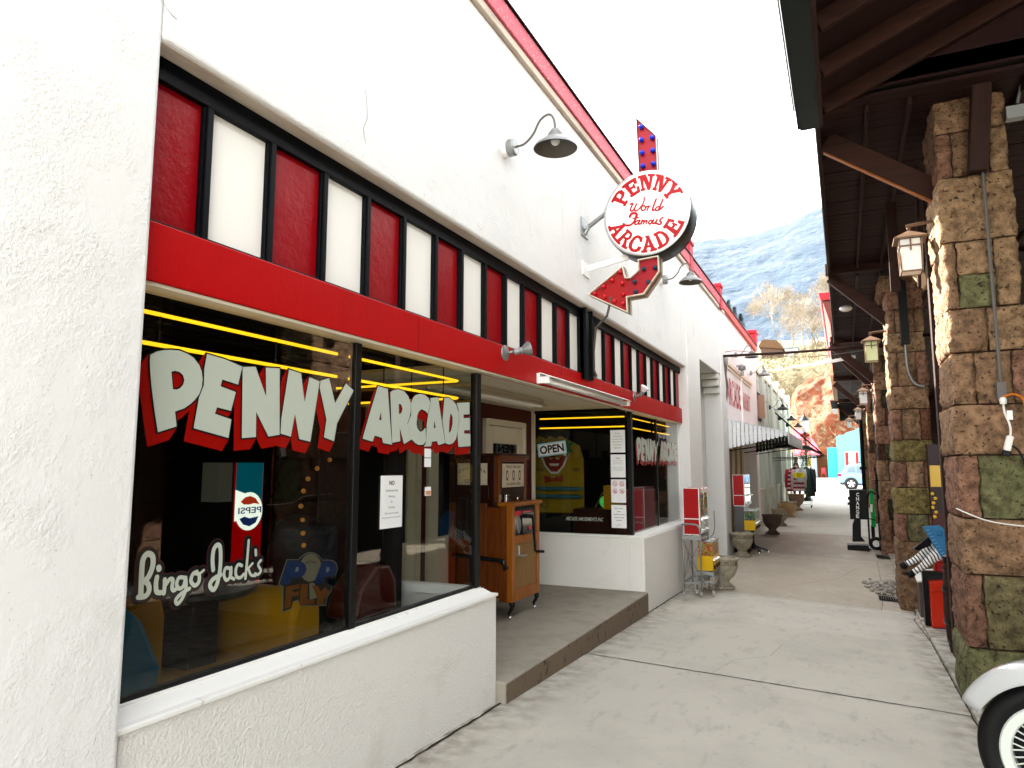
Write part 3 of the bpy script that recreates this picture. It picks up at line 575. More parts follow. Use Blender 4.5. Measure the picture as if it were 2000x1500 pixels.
# ---------------------------------------------------------------- things in the windows
def sheet(label, x0, x1, y0, y1, z0, z1, lines, name='paper_notice', m='paper', out=None, cat='notice', group=None):
    """paper on glass; either x0==x1 (facade) or y0==y1 (facing the camera)"""
    t = thing(name, label, cat, group)
    if x0 == x1: b = MB().box(x0, x0+.0015, y0, y1, z0, z1); fn = lambda a, c: (x0+.0025, (y0+y1)/2+a, c)
    else: b = MB().box(x0, x1, y0-.0015, y0, z0, z1); fn = lambda a, c: ((x0+x1)/2+a, y0-.0025, c)
    b.build('sheet', m, t); q = MB(); wd = (x1-x0) if x0 != x1 else (y1-y0)
    for (s, fz, w, h, *bb) in lines: put(q, fitted(s, w*wd, h*(z1-z0), bold=bb[0] if bb else 0.), lambda a, c: fn(a, z0+fz*(z1-z0)+c))
    if q.v: q.build('print', 'ink', t)
    return t
t = sheet('white notice headed NO, taped to the window below the word arcade', GX+.006, GX+.006, 3.355, 3.575, 1.25, 1.55, [('NO', .86, .24, .085, .02), ('Skateboarding', .71, .55, .05), ('Skating', .60, .28, .05), ('Or', .50, .10, .04), ('Cycling', .39, .28, .05), ('Allowed on Arcade', .285, .62, .035), ('Amusements Inc. premises!', .20, .84, .035)])
sheet('top sheet in the column of four notices on the entrance window', -2.66, -2.47, 8.612, 8.612, 1.78, 2.06, [('Arcade', .86, .35, .05), ('Amusements', .73, .6, .055), ('Inc. will not be', .60, .7, .055), ('responsible for', .47, .7, .055), ('lost, stolen or', .34, .6, .055), ('items left.', .21, .5, .055)], group=None)
sheet('second sheet from the top of the entrance window notices, headed Notice', -2.66, -2.47, 8.612, 8.612, 1.47, 1.755, [('Notice', .84, .3, .05, .02), ('pets are welcome if', .73, .65, .035), ('on a leash only and', .66, .65, .035), ('kept off the games', .59, .65, .035), ('please supervise all', .44, .7, .035), ('children at all times', .37, .75, .035), ('on the premises', .30, .5, .035)])
t = sheet('notice with four red prohibition circles in the entrance window column', -2.66, -2.47, 8.612, 8.612, 1.16, 1.445, [('Absolutely not permitted', .93, .8, .03)])
q = MB()
for (dx, dz) in ((-.045, .07), (.045, .07), (-.045, -.02), (.045, -.02)):
    cx, cz = -2.565+dx, 1.32+dz; C = [(cx+.027*math.cos(k*math.pi/8), cz+.027*math.sin(k*math.pi/8)) for k in range(17)]
    q.ribbon(C, .006, lambda a, c, h=0: (a, 8.6095-h, c)); q.ribbon([(cx-.019, cz+.019), (cx+.019, cz-.019)], .005, lambda a, c, h=0: (a, 8.6085-h, c))
q.build('prohibition_sign', 'ink_red', t)
q = MB()
for (dx, dz) in ((-.045, .07), (.045, .07), (-.045, -.02), (.045, -.02)):
    cx, cz = -2.565+dx, 1.32+dz
    q.poly([(cx+.012*math.cos(k)*(1+.3*math.sin(3*k)), cz-.003+.012*math.sin(k)) for k in [i*.7 for i in range(9)]], lambda a, c: (a, 8.6105, c))
q.build('pictogram', 'ink', t)
sheet('bottom sheet of the entrance window notices, about strollers', -2.66, -2.47, 8.612, 8.612, .85, 1.13, [('Due to safety', .85, .6, .06, .01), ('issues', .72, .25, .05, .01), ('Strollers are not', .59, .75, .055, .01), ('allowed in the', .46, .65, .055, .01), ('buildings', .33, .4, .06, .01), ('Arcade', .16, .22, .03), ('Amusements Inc', .10, .5, .03)])
t = thing('open_sign', 'tilted OPEN sign with pale blue border hanging in the entrance window', 'sign')
M = Matrix.Translation((-3.45, 8.606, 1.835)) @ Matrix.Rotation(R(-7), 4, 'Y')
MB().box(-.20, .20, -.004, 0, -.085, .085, M).build('board', mat('sign_cyan', (.35, .62, .70), .5), t)
MB().box(-.18, .18, -.0055, -.002, -.068, .068, M).build('face', 'paper', t)
q = MB(); tv = fitted('OPEN', .34, .11, bold=.035); q.add([M @ Vector((a, -.0075, b)) for a, b in tv[0]], tv[1]); q.build('lettering', 'ink', t)
for zz, lb in ((1.60, 'small paper label on the side glass near the window corner, upper one'), (1.42, 'small orange sticker on the arcade window right of the NO notice')):
    pass
t = thing('window_sticker', 'small white sticker with orange print on the window, right of the NO notice', 'sticker')
MB().box(GX+.004, GX+.006, 3.83, 3.90, 1.42, 1.475).build('sheet', 'paper', t); MB().box(GX+.006, GX+.0068, 3.835, 3.895, 1.425, 1.45).build('print', mat('orange_ink', (.6, .25, .12), .6), t)
t = thing('window_sticker', 'pair of small white labels on the window just under the letter C of arcade', 'sticker')
MB().box(GX+.004, GX+.006, 3.82, 3.895, 1.66, 1.715).box(GX+.004, GX+.006, 3.82, 3.895, 1.60, 1.655).build('sheet', 'paper', t)
t = thing('window_decal', 'POP FLY decal with baseball, blue and orange letters, in the dark window', 'decal')
DX = -2.55
def px_(a, b): return (2.74+(a-30)*.455/1050, 1.185-.05*(a/1000)-b*.30/1000)   # decal drawing units
def dpoly(pts, lift): return [px_(a, b) for a, b in pts], (lambda y, z: (DX+lift, y, z))
def dec(name, m, polys, lift):
    q = MB()
    for P in polys: pp, fn = dpoly(P, lift); q.poly(pp, fn)
    q.build(name, m, t)
outl = [(150, 120), (340, 120), (400, 60), (500, 0), (600, 0), (700, 40), (780, 130), (960, 130), (1060, 200), (1080, 300), (1040, 400), (960, 450), (840, 460), (810, 520), (980, 600), (960, 680), (880, 800), (870, 930), (400, 900), (360, 800), (270, 820), (250, 930), (110, 980), (100, 560), (30, 520)]
dec('outline', mat('decal_grey', (.11, .125, .115), .5), [outl], 0)
dec('backing', 'paint_black', [offs(outl, -16) if False else [(a*.965+18, b*.965+16) for a, b in outl]], .001)
dec('baseball', mat('decal_ball', (.14, .13, .085), .5), [[(560+190*math.cos(k*math.pi/12), 260+240*math.sin(k*math.pi/12)) for k in range(24)], [(545, 520), (640, 520), (690, 780), (560, 800)]], .002)
dec('blue_letter', mat('decal_blue', (.003, .02, .085), .5), [[(170, 150), (380, 150), (460, 200), (490, 290), (450, 380), (360, 430), (240, 430), (200, 530), (60, 520)], [(760, 160), (950, 160), (1030, 220), (1040, 320), (980, 410), (800, 430), (760, 540), (620, 530)]], .003)
dec('blue_letter_hole', mat('decal_pale', (.13, .16, .19), .5), [[(300, 250), (340, 245), (350, 290), (330, 320), (290, 330)], [(850, 260), (895, 255), (905, 300), (880, 340), (840, 350)]], .004)
dec('orange_letter', mat('decal_orange', (.12, .032, .003), .5), [[(150, 560), (380, 530), (375, 600), (260, 620), (255, 660), (370, 650), (365, 720), (250, 730), (240, 890), (140, 920)], [(400, 530), (520, 540), (510, 800), (640, 800), (640, 880), (380, 880)], [(590, 560), (700, 580), (760, 680), (810, 610), (940, 680), (830, 790), (800, 910), (680, 890), (700, 800)]], .003)
q = MB()
for k in range(9):
    a = 470+k*22; pa = [px_(a, 150+abs(k-4)*4-10), px_(a+8, 190+abs(k-4)*4-10)]; q.ribbon(pa, .003, FX(DX), .0035)
q.build('stitching', 'paint_black', t)
# furniture and machines inside
mat('bench_yellow', (.36, .17, .003), .3, coat=.4, stains=((3, .5, .8, (.42, .22, .01)),)); mat('bench_blue', (.012, .12, .20), .4, coat=.3, stains=((5, .5, .8, (.015, .09, .15)),))
t = thing('coin_ride', 'yellow and teal moulded ride seat inside the window at the bottom left corner', 'ride')
pr = [(2.14, .0), (2.14, .40), (2.20, .86), (2.26, .96), (2.36, 1.00), (2.44, .97), (2.46, .90), (2.46, 0)]
MB().prism(pr, lambda y, z, h: (-2.98-h, y, z), .12).build('end_panel', 'bench_yellow', t, bevel=.02)
MB().prism([(1.75, 0), (1.75, 1.0), (2.10, 1.02), (2.20, .93), (2.30, .72), (2.28, .40), (2.14, .0)], lambda y, z, h: (-2.80-h, y, z), .10).build('side_panel', 'bench_blue', t, bevel=.02)
t = thing('bench_seat', 'long yellow bench seat with high rounded end inside the window', 'bench')
MB().box(-3.9, -2.62, 2.30, 3.10, .02, .58).build('seat', 'bench_yellow', t, bevel=.03)
MB().prism([(3.02, .02), (3.02, .80), (3.06, .90), (3.14, .94), (3.22, .92), (3.24, .84), (3.24, .02)], lambda y, z, h: (-2.70-h, y, z), 1.1).build('end_panel', 'bench_yellow', t, bevel=.03)
t = thing('pedestal_table', 'dark round-top table on a black pedestal between the yellow seats', 'table')
MB().lathe([(.30, .93), (.33, .95), (.33, .97), (.0001, .97)], 24, Matrix.Translation((-3.15, 2.75, 0))).build('table_top', mat('dark_teal', (.004, .008, .008), .4), t, smooth_=30)
MB().box(-3.25, -3.05, 2.66, 2.84, .02, .93).build('pedestal', 'black_metal', t)
t = thing('drinks_machine', 'lit red, white and blue soft drink vending machine deep inside the window', 'vending machine')
VX = -3.9
q = MB().box(-4.5, VX, 3.70, 4.02, .1, 1.66); q.build('cabinet', 'interior_dark', t)
mat('vend_white', (.75, .76, .72), .3, emit=((.9, 1, .85), .09)); mat('vend_teal', (.0, .10, .15), .3, emit=((0, .20, .28), .022)); mat('vend_red', (.3, .0, .0), .3, emit=((.5, 0, 0), .03))
MB().box(VX, VX+.01, 3.72, 3.985, .3, 1.63).build('front_panel', 'vend_red', t)
q = MB(); q.poly([(3.725, 1.63), (3.98, 1.63), (3.98, 1.34), (3.725, 1.40)], lambda y, z: (VX+.012, y, z)); q.build('blue_field', 'vend_teal', t)
q = MB(); q.poly([(3.855+.128*math.cos(k*math.pi/16), 1.285+.135*math.sin(k*math.pi/16)) for k in range(32)], lambda y, z: (VX+.015, y, z)); q.poly([(3.722, 1.44), (3.85, 1.40), (3.85, 1.25), (3.722, 1.22)], lambda y, z: (VX+.014, y, z)); q.build('emblem_disc', 'vend_white', t)
q = MB(); q.poly([(3.77, 1.355), (3.81, 1.385), (3.86, 1.393), (3.91, 1.375), (3.95, 1.33), (3.90, 1.34), (3.85, 1.332), (3.80, 1.335)], lambda y, z: (VX+.018, y, z)); q.build('emblem_red', mat('emblem_red', (.6, .06, .02), .4, emit=((.8, .05, .01), .03)), t)
q = MB(); q.poly([(3.765, 1.235), (3.81, 1.25), (3.86, 1.235), (3.945, 1.245), (3.92, 1.20), (3.86, 1.178), (3.80, 1.195)], lambda y, z: (VX+.018, y, z)); tv = fitted('PEPSI', .22, .045, bold=.02); put(q, tv, lambda a, b: (VX+.0185, 3.86-a, 1.292+b)); q.build('emblem_blue', mat('emblem_blue', (.02, .05, .22), .4, emit=((.03, .06, .3), .015)), t)
MB().box(-4.05, -3.90, 3.575, 3.705, 1.36, 1.63).build('side_panel', mat('vend_side', (.06, .06, .05), .5, emit=((.5, .5, .35), .004)), t)
# arc of amber marquee bulbs
t = thing('marquee_bulbs', 'curved row of small amber bulbs glowing dimly behind the dark window', 'lights')
for (y, z) in ((4.27, 1.70), (4.14, 1.69), (4.01, 1.65), (3.88, 1.59), (3.79, 1.52), (3.75, 1.44), (3.73, 1.34), (3.75, 1.25), (3.76, 1.16), (3.77, 1.08)):
    MB().sphere((-3.3, y, z), .016, 8, 6).build('bulb', mat('amber_bulb', (.3, .12, .01), .3, emit=((1, .4, .05), .012)) if 'amber_bulb' not in MATS else 'amber_bulb', t, smooth_=True)
t = thing('fairy_lights', 'cluster of glowing orange fairy lights inside at the left edge of the window', 'lights')
mat('fairy_orange', (.5, .2, .02), .3, emit=((1, .42, .06), .2)); mat('fairy_red', (.4, .02, .05), .3, emit=((1, .05, .1), .1))
rn = random.Random(5)
q = MB()
for i in range(46): q.sphere((-3.6-rn.random()*.2, 2.30+rn.gauss(.12, .07), 1.66+rn.gauss(0, .06)), .007, 6, 4)
q.build('orange_bulbs', 'fairy_orange', t)['kind'] = 'stuff'
q = MB()
for i in range(8): q.sphere((-3.6, 2.36+i*.03, 1.68-i*.012), .006, 6, 4)
q.build('red_bulbs', 'fairy_red', t)['kind'] = 'stuff'
t = thing('racing_ride', 'blue and red ride car in the gloom behind the second window pane', 'ride')
MB().prism([(4.02, .45), (4.0, .95), (4.1, 1.20), (4.35, 1.25), (4.44, 1.05), (4.44, .50)], lambda y, z, h: (-3.3-h, y, z), .6).build('body', mat('ride_blue', (.0015, .010, .018), .3), t, bevel=.06, seg=3)
MB().prism([(3.62, .66), (3.68, .84), (3.85, .97), (4.0, .96), (4.08, .85), (4.10, .66)], lambda y, z, h: (-2.75-h, y, z), .25).build('hood', mat('ride_red', (.05, .004, .003), .3), t, bevel=.04, seg=3)
t = thing('game_cabinet', 'tall black game cabinet standing behind the glass left of the entrance', 'game cabinet')
MB().box(-3.5, -2.9, 4.12, 4.36, .02, 1.85).build('cabinet', 'black_metal', t, bevel=.02)
# clown target game behind the entrance window
mat('clown_yellow', (.24, .15, .006), .45, stains=((4, .5, .8, (.32, .22, .012)),)); mat('clown_blue', (.03, .10, .13), .45)
t = thing('clown_game', 'yellow clown face ball game seen through the entrance window', 'game cabinet')
CY = 9.6
ed = [(-4.45, .95), (-4.45, 1.95)]+[(-4.40+.16*k+.08*(j/3), 2.00+(.05*math.sin(math.pi*j/3))) for k in range(5) for j in range(3)]+[(-3.42, 1.90), (-3.36, 1.70), (-3.36, .95)]
MB().prism(ed, FY(CY), .03).build('backboard', 'clown_yellow', t)
MB().box(-4.45, -3.36, CY-.30, CY-.031, .10, .95).build('cabinet', 'interior_dark', t)
for z in (1.16, 1.27): MB().box(-4.44, -3.37, CY-.16, CY-.04, z, z+.05).build('ledge', 'clown_blue', t, bevel=.01)
def cf(name, m, pts, h):
    q = MB(); q.poly(pts, lambda a, b: (a, CY-.03-h, b)); q.build(name, m, t)
cx, cz = -3.80, 1.66
mouth = [(-.20, .10), (-.14, .12), (-.07, .05), (0, .08), (.07, .05), (.14, .12), (.20, .10), (.14, -.04), (.05, -.14), (-.05, -.14), (-.14, -.04)]
cf('mouth_rim', mat('clown_white', (.6, .58, .5), .5), [(cx+a*1.12, cz+b*1.12) for a, b in mouth], .003)
cf('mouth', mat('clown_red', (.22, .02, .01), .5), [(cx+a*.92, cz+b*.92) for a, b in mouth], .005)
cf('teeth', 'clown_white', [(cx-.08, cz-.01), (cx+.08, cz-.01), (cx+.06, cz-.045), (cx-.06, cz-.045)], .007)
MB().sphere((cx, CY-.05, cz+.12), .05, 12, 8).build('nose', 'clown_red', t, smooth_=True)
for sx in (-1, 1):
    cf('eye', 'clown_white', [(cx+sx*.10+.03*math.cos(k*.7), cz+.22+.055*math.sin(k*.7)) for k in range(9)], .003)
    cf('hair_tuft', mat('clown_green', (.02, .13, .05), .6) if 'clown_green' not in MATS else 'clown_green', [(cx+sx*(.20+.08*(1.6 if k % 2 else .6)*math.cos(k*.52)), cz+.22+.14*(1.2 if k % 2 else .5)*math.sin(k*.52)) for k in range(12)], .004)
cf('bow_tie', 'clown_red', [(cx-.17, cz-.18), (cx-.02, cz-.22), (cx+.13, cz-.17), (cx+.14, cz-.27), (cx-.01, cz-.26), (cx-.15, cz-.30)], .004)
cf('round_badge', mat('badge_red', (.5, .04, .03), .5), [(-4.18+.06*math.cos(k*.52), 1.48+.06*math.sin(k*.52)) for k in range(12)], .004)
q = MB()
for (x, z, w_, s) in ((-4.02, 1.56, .13, 'WIN!'), (-3.47, 1.56, .10, 'WIN!')): put(q, fitted(s, w_, .05, bold=.02), lambda a, b: (x+a, CY-.036, z+b))
for r_ in (.03, .055): q.ribbon([(-3.95+r_*math.cos(k*.4), 1.06+r_*math.sin(k*.4)) for k in range(17)], .008, FY(CY-.035))
q.build('lettering', 'ink', t)
t = thing('toy_ball', 'bright green ball on a dark stand behind the entrance window', 'ball')
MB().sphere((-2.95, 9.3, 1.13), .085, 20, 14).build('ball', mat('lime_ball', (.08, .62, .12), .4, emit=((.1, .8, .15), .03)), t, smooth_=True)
t = thing('prize_case', 'dark brown cabinet standing under the green ball inside the window', 'cabinet')
MB().box(-3.35, -2.65, 9.1, 9.6, .02, 1.04).build('cabinet', 'oak_dark', t, bevel=.01)
MB().tube([(-3.1, 9.3, 1.05), (-3.0, 9.3, 1.25), (-2.85, 9.3, 1.22)], .012, 6).build('hook', 'copper_dark', t)
t = thing('gumball_rack', 'red candy machine standing inside the far window behind the glass', 'candy machine')
MB().box(-2.85, -2.50, 9.55, 10.4, .62, 1.28).build('cabinet', mat('red_inside', (.16, .004, .01), .4), t)
for yy in (9.55, 10.38): MB().box(-2.52, -2.49, yy, yy+.02, .02, 1.30).build('leg', 'galvanised', t)
t = thing('yellow_game', 'narrow yellow cabinet in the far window, left of the red candy machine', 'game cabinet')
MB().box(-2.95, -2.75, 9.20, 9.42, .02, 1.35).build('cabinet', 'bench_yellow', t)
# ================================================================ blade sign
YS = 6.40
t = thing('arrow_sign', 'round PENNY ARCADE projecting sign with red bulb arrow bent towards the wall', 'sign')
SC = (-1.586, 3.992); SR = .412; DP = .30
M = Matrix.Translation((SC[0], YS, SC[1])) @ Matrix.Rotation(R(-90), 4, 'X')     # lathe z -> +Y ... into the picture
b = MB(); b.lathe([(SR-.012, -.012), (SR+.004, -.004), (SR+.012, .03), (SR+.012, DP-.02), (SR, DP)], 64, M, False); b.build('drum', 'sign_rim', t, smooth_=35)
b = MB(); b.lathe([(.0001, -.006), (SR-.02, -.006), (SR-.006, -.001)], 64, M, False); b.build('face', 'sign_white', t)
b = MB(); b.lathe([(.0001, DP+.004), (SR-.006, DP+.002)], 64, M, False); b.build('face', 'sign_white', t)
b = MB(); b.lathe([(SR-.014, -.011), (SR+.001, -.013), (SR+.006, -.004)], 64, M, False); b.build('trim_ring', 'steel', t, smooth_=True)
G = {'P': [[(.13, 0), (.40, 0), (.40, 1), (.13, 1)], [(0, .84), (.6, .84), (.6, 1), (0, 1)], [(0, 0), (.56, 0), (.56, .17), (0, .17)], [(.4, 1), (.72, .98), (.92, .84), (.92, .56), (.72, .42), (.4, .40), (.4, .56), (.60, .58), (.66, .64), (.66, .78), (.60, .84), (.4, .85)]],
 'E': [[(.12, 0), (.40, 0), (.40, 1), (.12, 1)], [(0, .83), (.95, .83), (.95, 1), (0, 1)], [(.76, .60), (.95, .60), (.95, .83), (.70, .83)], [(.4, .42), (.62, .42), (.62, .58), (.4, .58)], [(.60, .34), (.74, .34), (.74, .66), (.60, .66)], [(0, 0), (1, 0), (1, .17), (0, .17)], [(.76, .17), (1, .17), (1, .40), (.82, .40)]],
 'N': [[(.10, 0), (.30, 0), (.30, 1), (.10, 1)], [(0, .84), (.40, .84), (.40, 1), (0, 1)], [(0, 0), (.42, 0), (.42, .16), (0, .16)], [(.14, 1), (.46, 1), (.90, 0), (.60, 0)], [(.70, .1), (.90, .1), (.90, 1), (.70, 1)], [(.58, .84), (1, .84), (1, 1), (.58, 1)]],
 'Y': [[(.36, 0), (.64, 0), (.64, .46), (.36, .46)], [(.22, 0), (.78, 0), (.78, .16), (.22, .16)], [(.05, 1), (.34, 1), (.62, .42), (.36, .40)], [(.95, 1), (.70, 1), (.42, .42), (.64, .40)], [(0, .86), (.44, .86), (.44, 1), (0, 1)], [(.58, .86), (1, .86), (1, 1), (.58, 1)]],
 'A': [[(.05, 0), (.30, 0), (.60, .98), (.38, 1)], [(.95, 0), (.66, 0), (.40, .98), (.62, 1)], [(.28, .28), (.72, .28), (.72, .42), (.28, .42)], [(0, 0), (.40, 0), (.40, .15), (0, .15)], [(.56, 0), (1, 0), (1, .15), (.56, .15)], [(.22, .86), (.60, .86), (.62, 1), (.22, 1)]],
 'R': [[(.12, 0), (.38, 0), (.38, 1), (.12, 1)], [(0, .84), (.6, .84), (.6, 1), (0, 1)], [(0, 0), (.48, 0), (.48, .16), (0, .16)], [(.38, 1), (.72, .98), (.90, .86), (.90, .62), (.72, .48), (.38, .44), (.38, .58), (.58, .60), (.66, .66), (.66, .80), (.58, .86), (.38, .87)], [(.48, .52), (.70, .52), (1, 0), (.70, 0)], [(.62, 0), (1.04, 0), (1.04, .15), (.62, .15)]],
 'C': [[(.98, .62), (.98, .94), (.86, .92), (.66, 1), (.36, 1), (.10, .84), (0, .60), (0, .38), (.10, .16), (.36, 0), (.68, 0), (.90, .12), (1, .34), (.74, .38), (.66, .22), (.50, .16), (.36, .22), (.28, .38), (.28, .62), (.36, .78), (.50, .84), (.68, .78), (.78, .62)]],
 'D': [[(.12, 0), (.38, 0), (.38, 1), (.12, 1)], [(0, .84), (.5, .84), (.5, 1), (0, 1)], [(0, 0), (.5, 0), (.5, .16), (0, .16)], [(.38, 1), (.66, .98), (.92, .80), (1, .5), (.92, .20), (.66, .02), (.38, 0), (.38, .16), (.58, .18), (.70, .30), (.73, .5), (.70, .70), (.58, .82), (.38, .84)]]}
b = MB()
def arc_letter(ch, ang, wdeg, r0, r1, lift, down=False):
    for j, P in enumerate(G[ch]):
        D = []
        for i in range(len(P)):                     # densify so that strokes bend with the arc
            a, c = P[i], P[(i+1) % len(P)]; k = 4 if len(P) < 6 else 2
            D += [(a[0]+(c[0]-a[0])*q/k, a[1]+(c[1]-a[1])*q/k) for q in range(k)]
        def fn(u, v):
            if not down: th = R(ang+(u-.5)*wdeg); r = SR*(r0+(r1-r0)*v); x, z = r*math.sin(th), r*math.cos(th)
            else: th = R(ang-(u-.5)*wdeg); r = SR*(r1-(r1-r0)*v); x, z = -r*math.sin(th), -r*math.cos(th)
            return (SC[0]+x, YS-.008-lift-j*.00015, SC[1]+z)
        b.poly(D, fn)
for ch, an in zip('PENNY', (-52, -26, 1.5, 29, 55.5)): arc_letter(ch, an, 26, .54, .925, 0)
for ch, an in zip('ARCADE', (67, 43.5, 20.5, -3, -27.5, -56)): arc_letter(ch, an, 23.5 if ch != 'E' else 26, .54, .94, .0, True)
b.build('lettering', 'sign_letter', t)
b = MB()
for i, (w, pts) in enumerate(WF): b.ribbon(pts, w*1.75, FY(YS-.0075-i*.00008), 0, 1e-5)
b.build('script_lettering', 'sign_letter', t)
def bulbs(L, m, parent, y, r=.021):
    for (x, z) in L:
        q = MB(); q.sphere((x, y-.022, z), r, 12, 8, (1, 1.25, 1)); q.tube([(x, y, z), (x, y-.012, z)], r*.75, 10); q.build('bulb', m, parent, smooth_=40)
TD = .11
b = MB(); b.prism(SG['top'], FY(YS+.035), -.06); a = b.build('arrow_shaft', 'sign_red', t); bulbs(SG['bt'], 'bulb_blue', a, YS+.034, .024)
b = MB(); b.rim(SG['top'], FY(YS+.012), -TD); b.build('edge_strip', 'galvanised', t)
b = MB(); b.prism(SG['arrow'], FY(YS+.035), -.06); a = b.build('arrow_head', 'sign_red', t); bulbs(SG['bb'], 'bulb_teal', a, YS+.034); bulbs(SG['br'], 'bulb_red', a, YS+.033)
b = MB(); b.poly(offs(SG['head'], -.008), FX(0) and (lambda x, z: (x, YS+.0335, z))); b.build('bright_panel', 'sign_red_bright', a)
b = MB(); b.rim(SG['arrow'], FY(YS-.005), -.17, .010); b.build('edge_strip', 'sign_edge', t)
b = MB()
b.tube([(-1.97, 6.50, 4.12), (W+.05, 6.50, 3.98)], .022, 10); b.bar((-2.0, 6.5, 4.10), (-1.93, 6.5, 4.22), .05, .06); b.box(W, W+.012, 6.40, 6.60, 3.88, 4.06); b.tube([(W+.05, 6.5, 3.98), (W, 6.5, 3.90)], .02, 8)
b.build('bracket', 'galvanised', t, smooth_=30)
b = MB(); b.bar((-1.80, 6.50, 3.62), (W+.03, 6.50, 3.55), .02, .055); b.box(W, W+.012, 6.42, 6.62, 3.48, 3.62); b.build('bracket', 'trim_white', t)
b = MB(); b.tube([(-1.95, 6.42, 3.22), (-2.02, 6.50, 3.06), (-2.20, 6.68, 2.98)], .012, 8); b.tube(smooth([(-2.20, 6.70, 3.00), (-2.28, 6.86, 2.78), (-2.30, 6.90, 2.62), (-2.29, 6.96, 2.53), (-2.34, 6.86, 2.53)]), .012, 8)
b.build('conduit', 'wire_grey', t, smooth_=30)
b = MB(); b.tube([(-1.35, 6.6, 4.60), (-1.0, 9.5, 5.9), (-.15, 15.5, 7.6)], .004, 5); solo(b, 'overhead_wire', 'wire_grey', 'thin wire rising from the round sign towards the roof on the right', 'wire')
# ================================================================ gooseneck wall lamps
def gooseneck(label, loc, s=1., dark=False, reach=.42, group=None):
    t = thing('wall_lamp', label, 'lamp', group, loc)
    m, mi = ('black_metal', 'lamp_inside') if dark else ('lamp_grey', 'lamp_inside')
    Mx = Matrix.Rotation(R(90), 4, 'Y')
    MB().lathe([(.068*s, 0), (.068*s, .03*s), (.058*s, .05*s), (.02*s, .055*s)], 20, Mx).build('wall_plate', 'black_metal' if dark else 'trim_white', t, smooth_=35)
    MB().lathe([(.062*s, .031*s), (.066*s, .04*s), (.066*s, .085*s), (.055*s, .10*s), (.0001, .10*s)], 20, Mx).build('junction_box', 'black_metal' if dark else 'galvanised', t, smooth_=35)
    P = smooth([(.10*s, 0, 0), (.17*s, 0, .01*s), (.24*s, 0, .07*s), (.30*s, 0, .17*s), (.37*s, 0, .20*s), (.41*s, 0, .15*s), (reach*s, 0, .06*s)])
    MB().tube(P, .0085*s, 10).build('arm', 'wire_grey', t, smooth_=True)
    T = Matrix.Translation((reach*s, 0, 0))
    pr = [(.018, .075), (.03, .07), (.038, .055), (.040, .045), (.050, .042), (.050, .030), (.058, .027), (.060, .010), (.066, .004), (.090, -.010), (.150, -.055), (.160, -.075), (.163, -.078)]
    MB().lathe([(r*s, z*s) for r, z in pr], 32, T, False).build('shade', m, t, smooth_=50)
    MB().lathe([(r*s*.97, (z-.004)*s) for r, z in pr[8:]], 32, T, False).build('shade_lining', mi, t, smooth_=50)
    MB().sphere((reach*s, 0, -.02*s), .035*s, 12, 8).build('bulb', 'bulb_glass', t, smooth_=True)
    return t
gl1 = gooseneck('grey gooseneck lamp high on the white wall, nearest the camera', (W, 4.66, 4.02), 1.0)
dup(gl1, 'grey gooseneck lamp on the white wall just right of the red arrow tip', (W, 9.79, 4.24))
dup(gl1, 'grey gooseneck lamp above the sign panel of the second white shop, under the pole', (W, 17.0, 4.20))
dup(gl1, 'grey gooseneck lamp at the far end of the second white shop wall', (W, 19.9, 4.12))
dk = gooseneck('first of three dark gooseneck lamps on the sage green shop front', (W+.02, 24.6, 3.55), 1.15, True)
dup(dk, 'second of three dark gooseneck lamps on the sage green shop front', (W+.02, 28.8, 3.45))
dup(dk, 'third and farthest dark gooseneck lamp on the sage green shop front', (W+.02, 32.8, 3.40))
def spot(label, loc, d, white=False):
    t = thing('spotlight', label, 'spotlight', None, loc)
    Mx = Matrix.Rotation(R(90), 4, 'Y')
    MB().lathe([(.062, 0), (.060, .008), (.02, .022), (.0001, .024)], 20, Mx).build('base_plate', 'galvanised', t, smooth_=35)
    d = Vector(d).normalized(); o = Vector((.02, 0, 0)); k = d*.0
    Q = (d.to_track_quat('Z', 'Y')).to_matrix().to_4x4()
    MB().tube([o, o+Vector((.03, .01, .005)), o+Vector((.045, .02, .01))], .011, 8).build('arm', 'galvanised', t, smooth_=True)
    MB().lathe([(.012, 0), (.022, .005), (.024, .05), (.028, .055), (.028, .07), (.024, .072)], 16, Matrix.Translation(o+Vector((.045, .012, 0))) @ Q).build('lamp_holder', 'galvanised', t, smooth_=35)
    MB().lathe([(.024, .07), (.036, .09), (.055, .125), (.058, .135), (.050, .142), (.0001, .150)], 20, Matrix.Translation(o+Vector((.045, .012, 0))) @ Q).build('bulb', 'bulb_glass' if white else 'lamp_grey', t, smooth_=40)
spot('silver spotlight on the red fascia above the corner of the first window', (-2.325, 4.84, 2.47), (.75, .62, .28))
spot('small spotlight with white bulb on the red fascia near the strip light end', (-2.325, 8.55, 2.47), (.5, -.1, .7), True)
# ================================================================ coin pressing machine
t = thing('souvenir_machine', 'wooden souvenir coin pressing machine with hand crank beside the entrance', 'coin machine', None, (-3.0, 6.42, .113), R(0))
O = MB
def bx(name, m, *a, parent=None, bevel=.004): return MB().box(*a).build(name, m, parent or t, bevel=bevel)
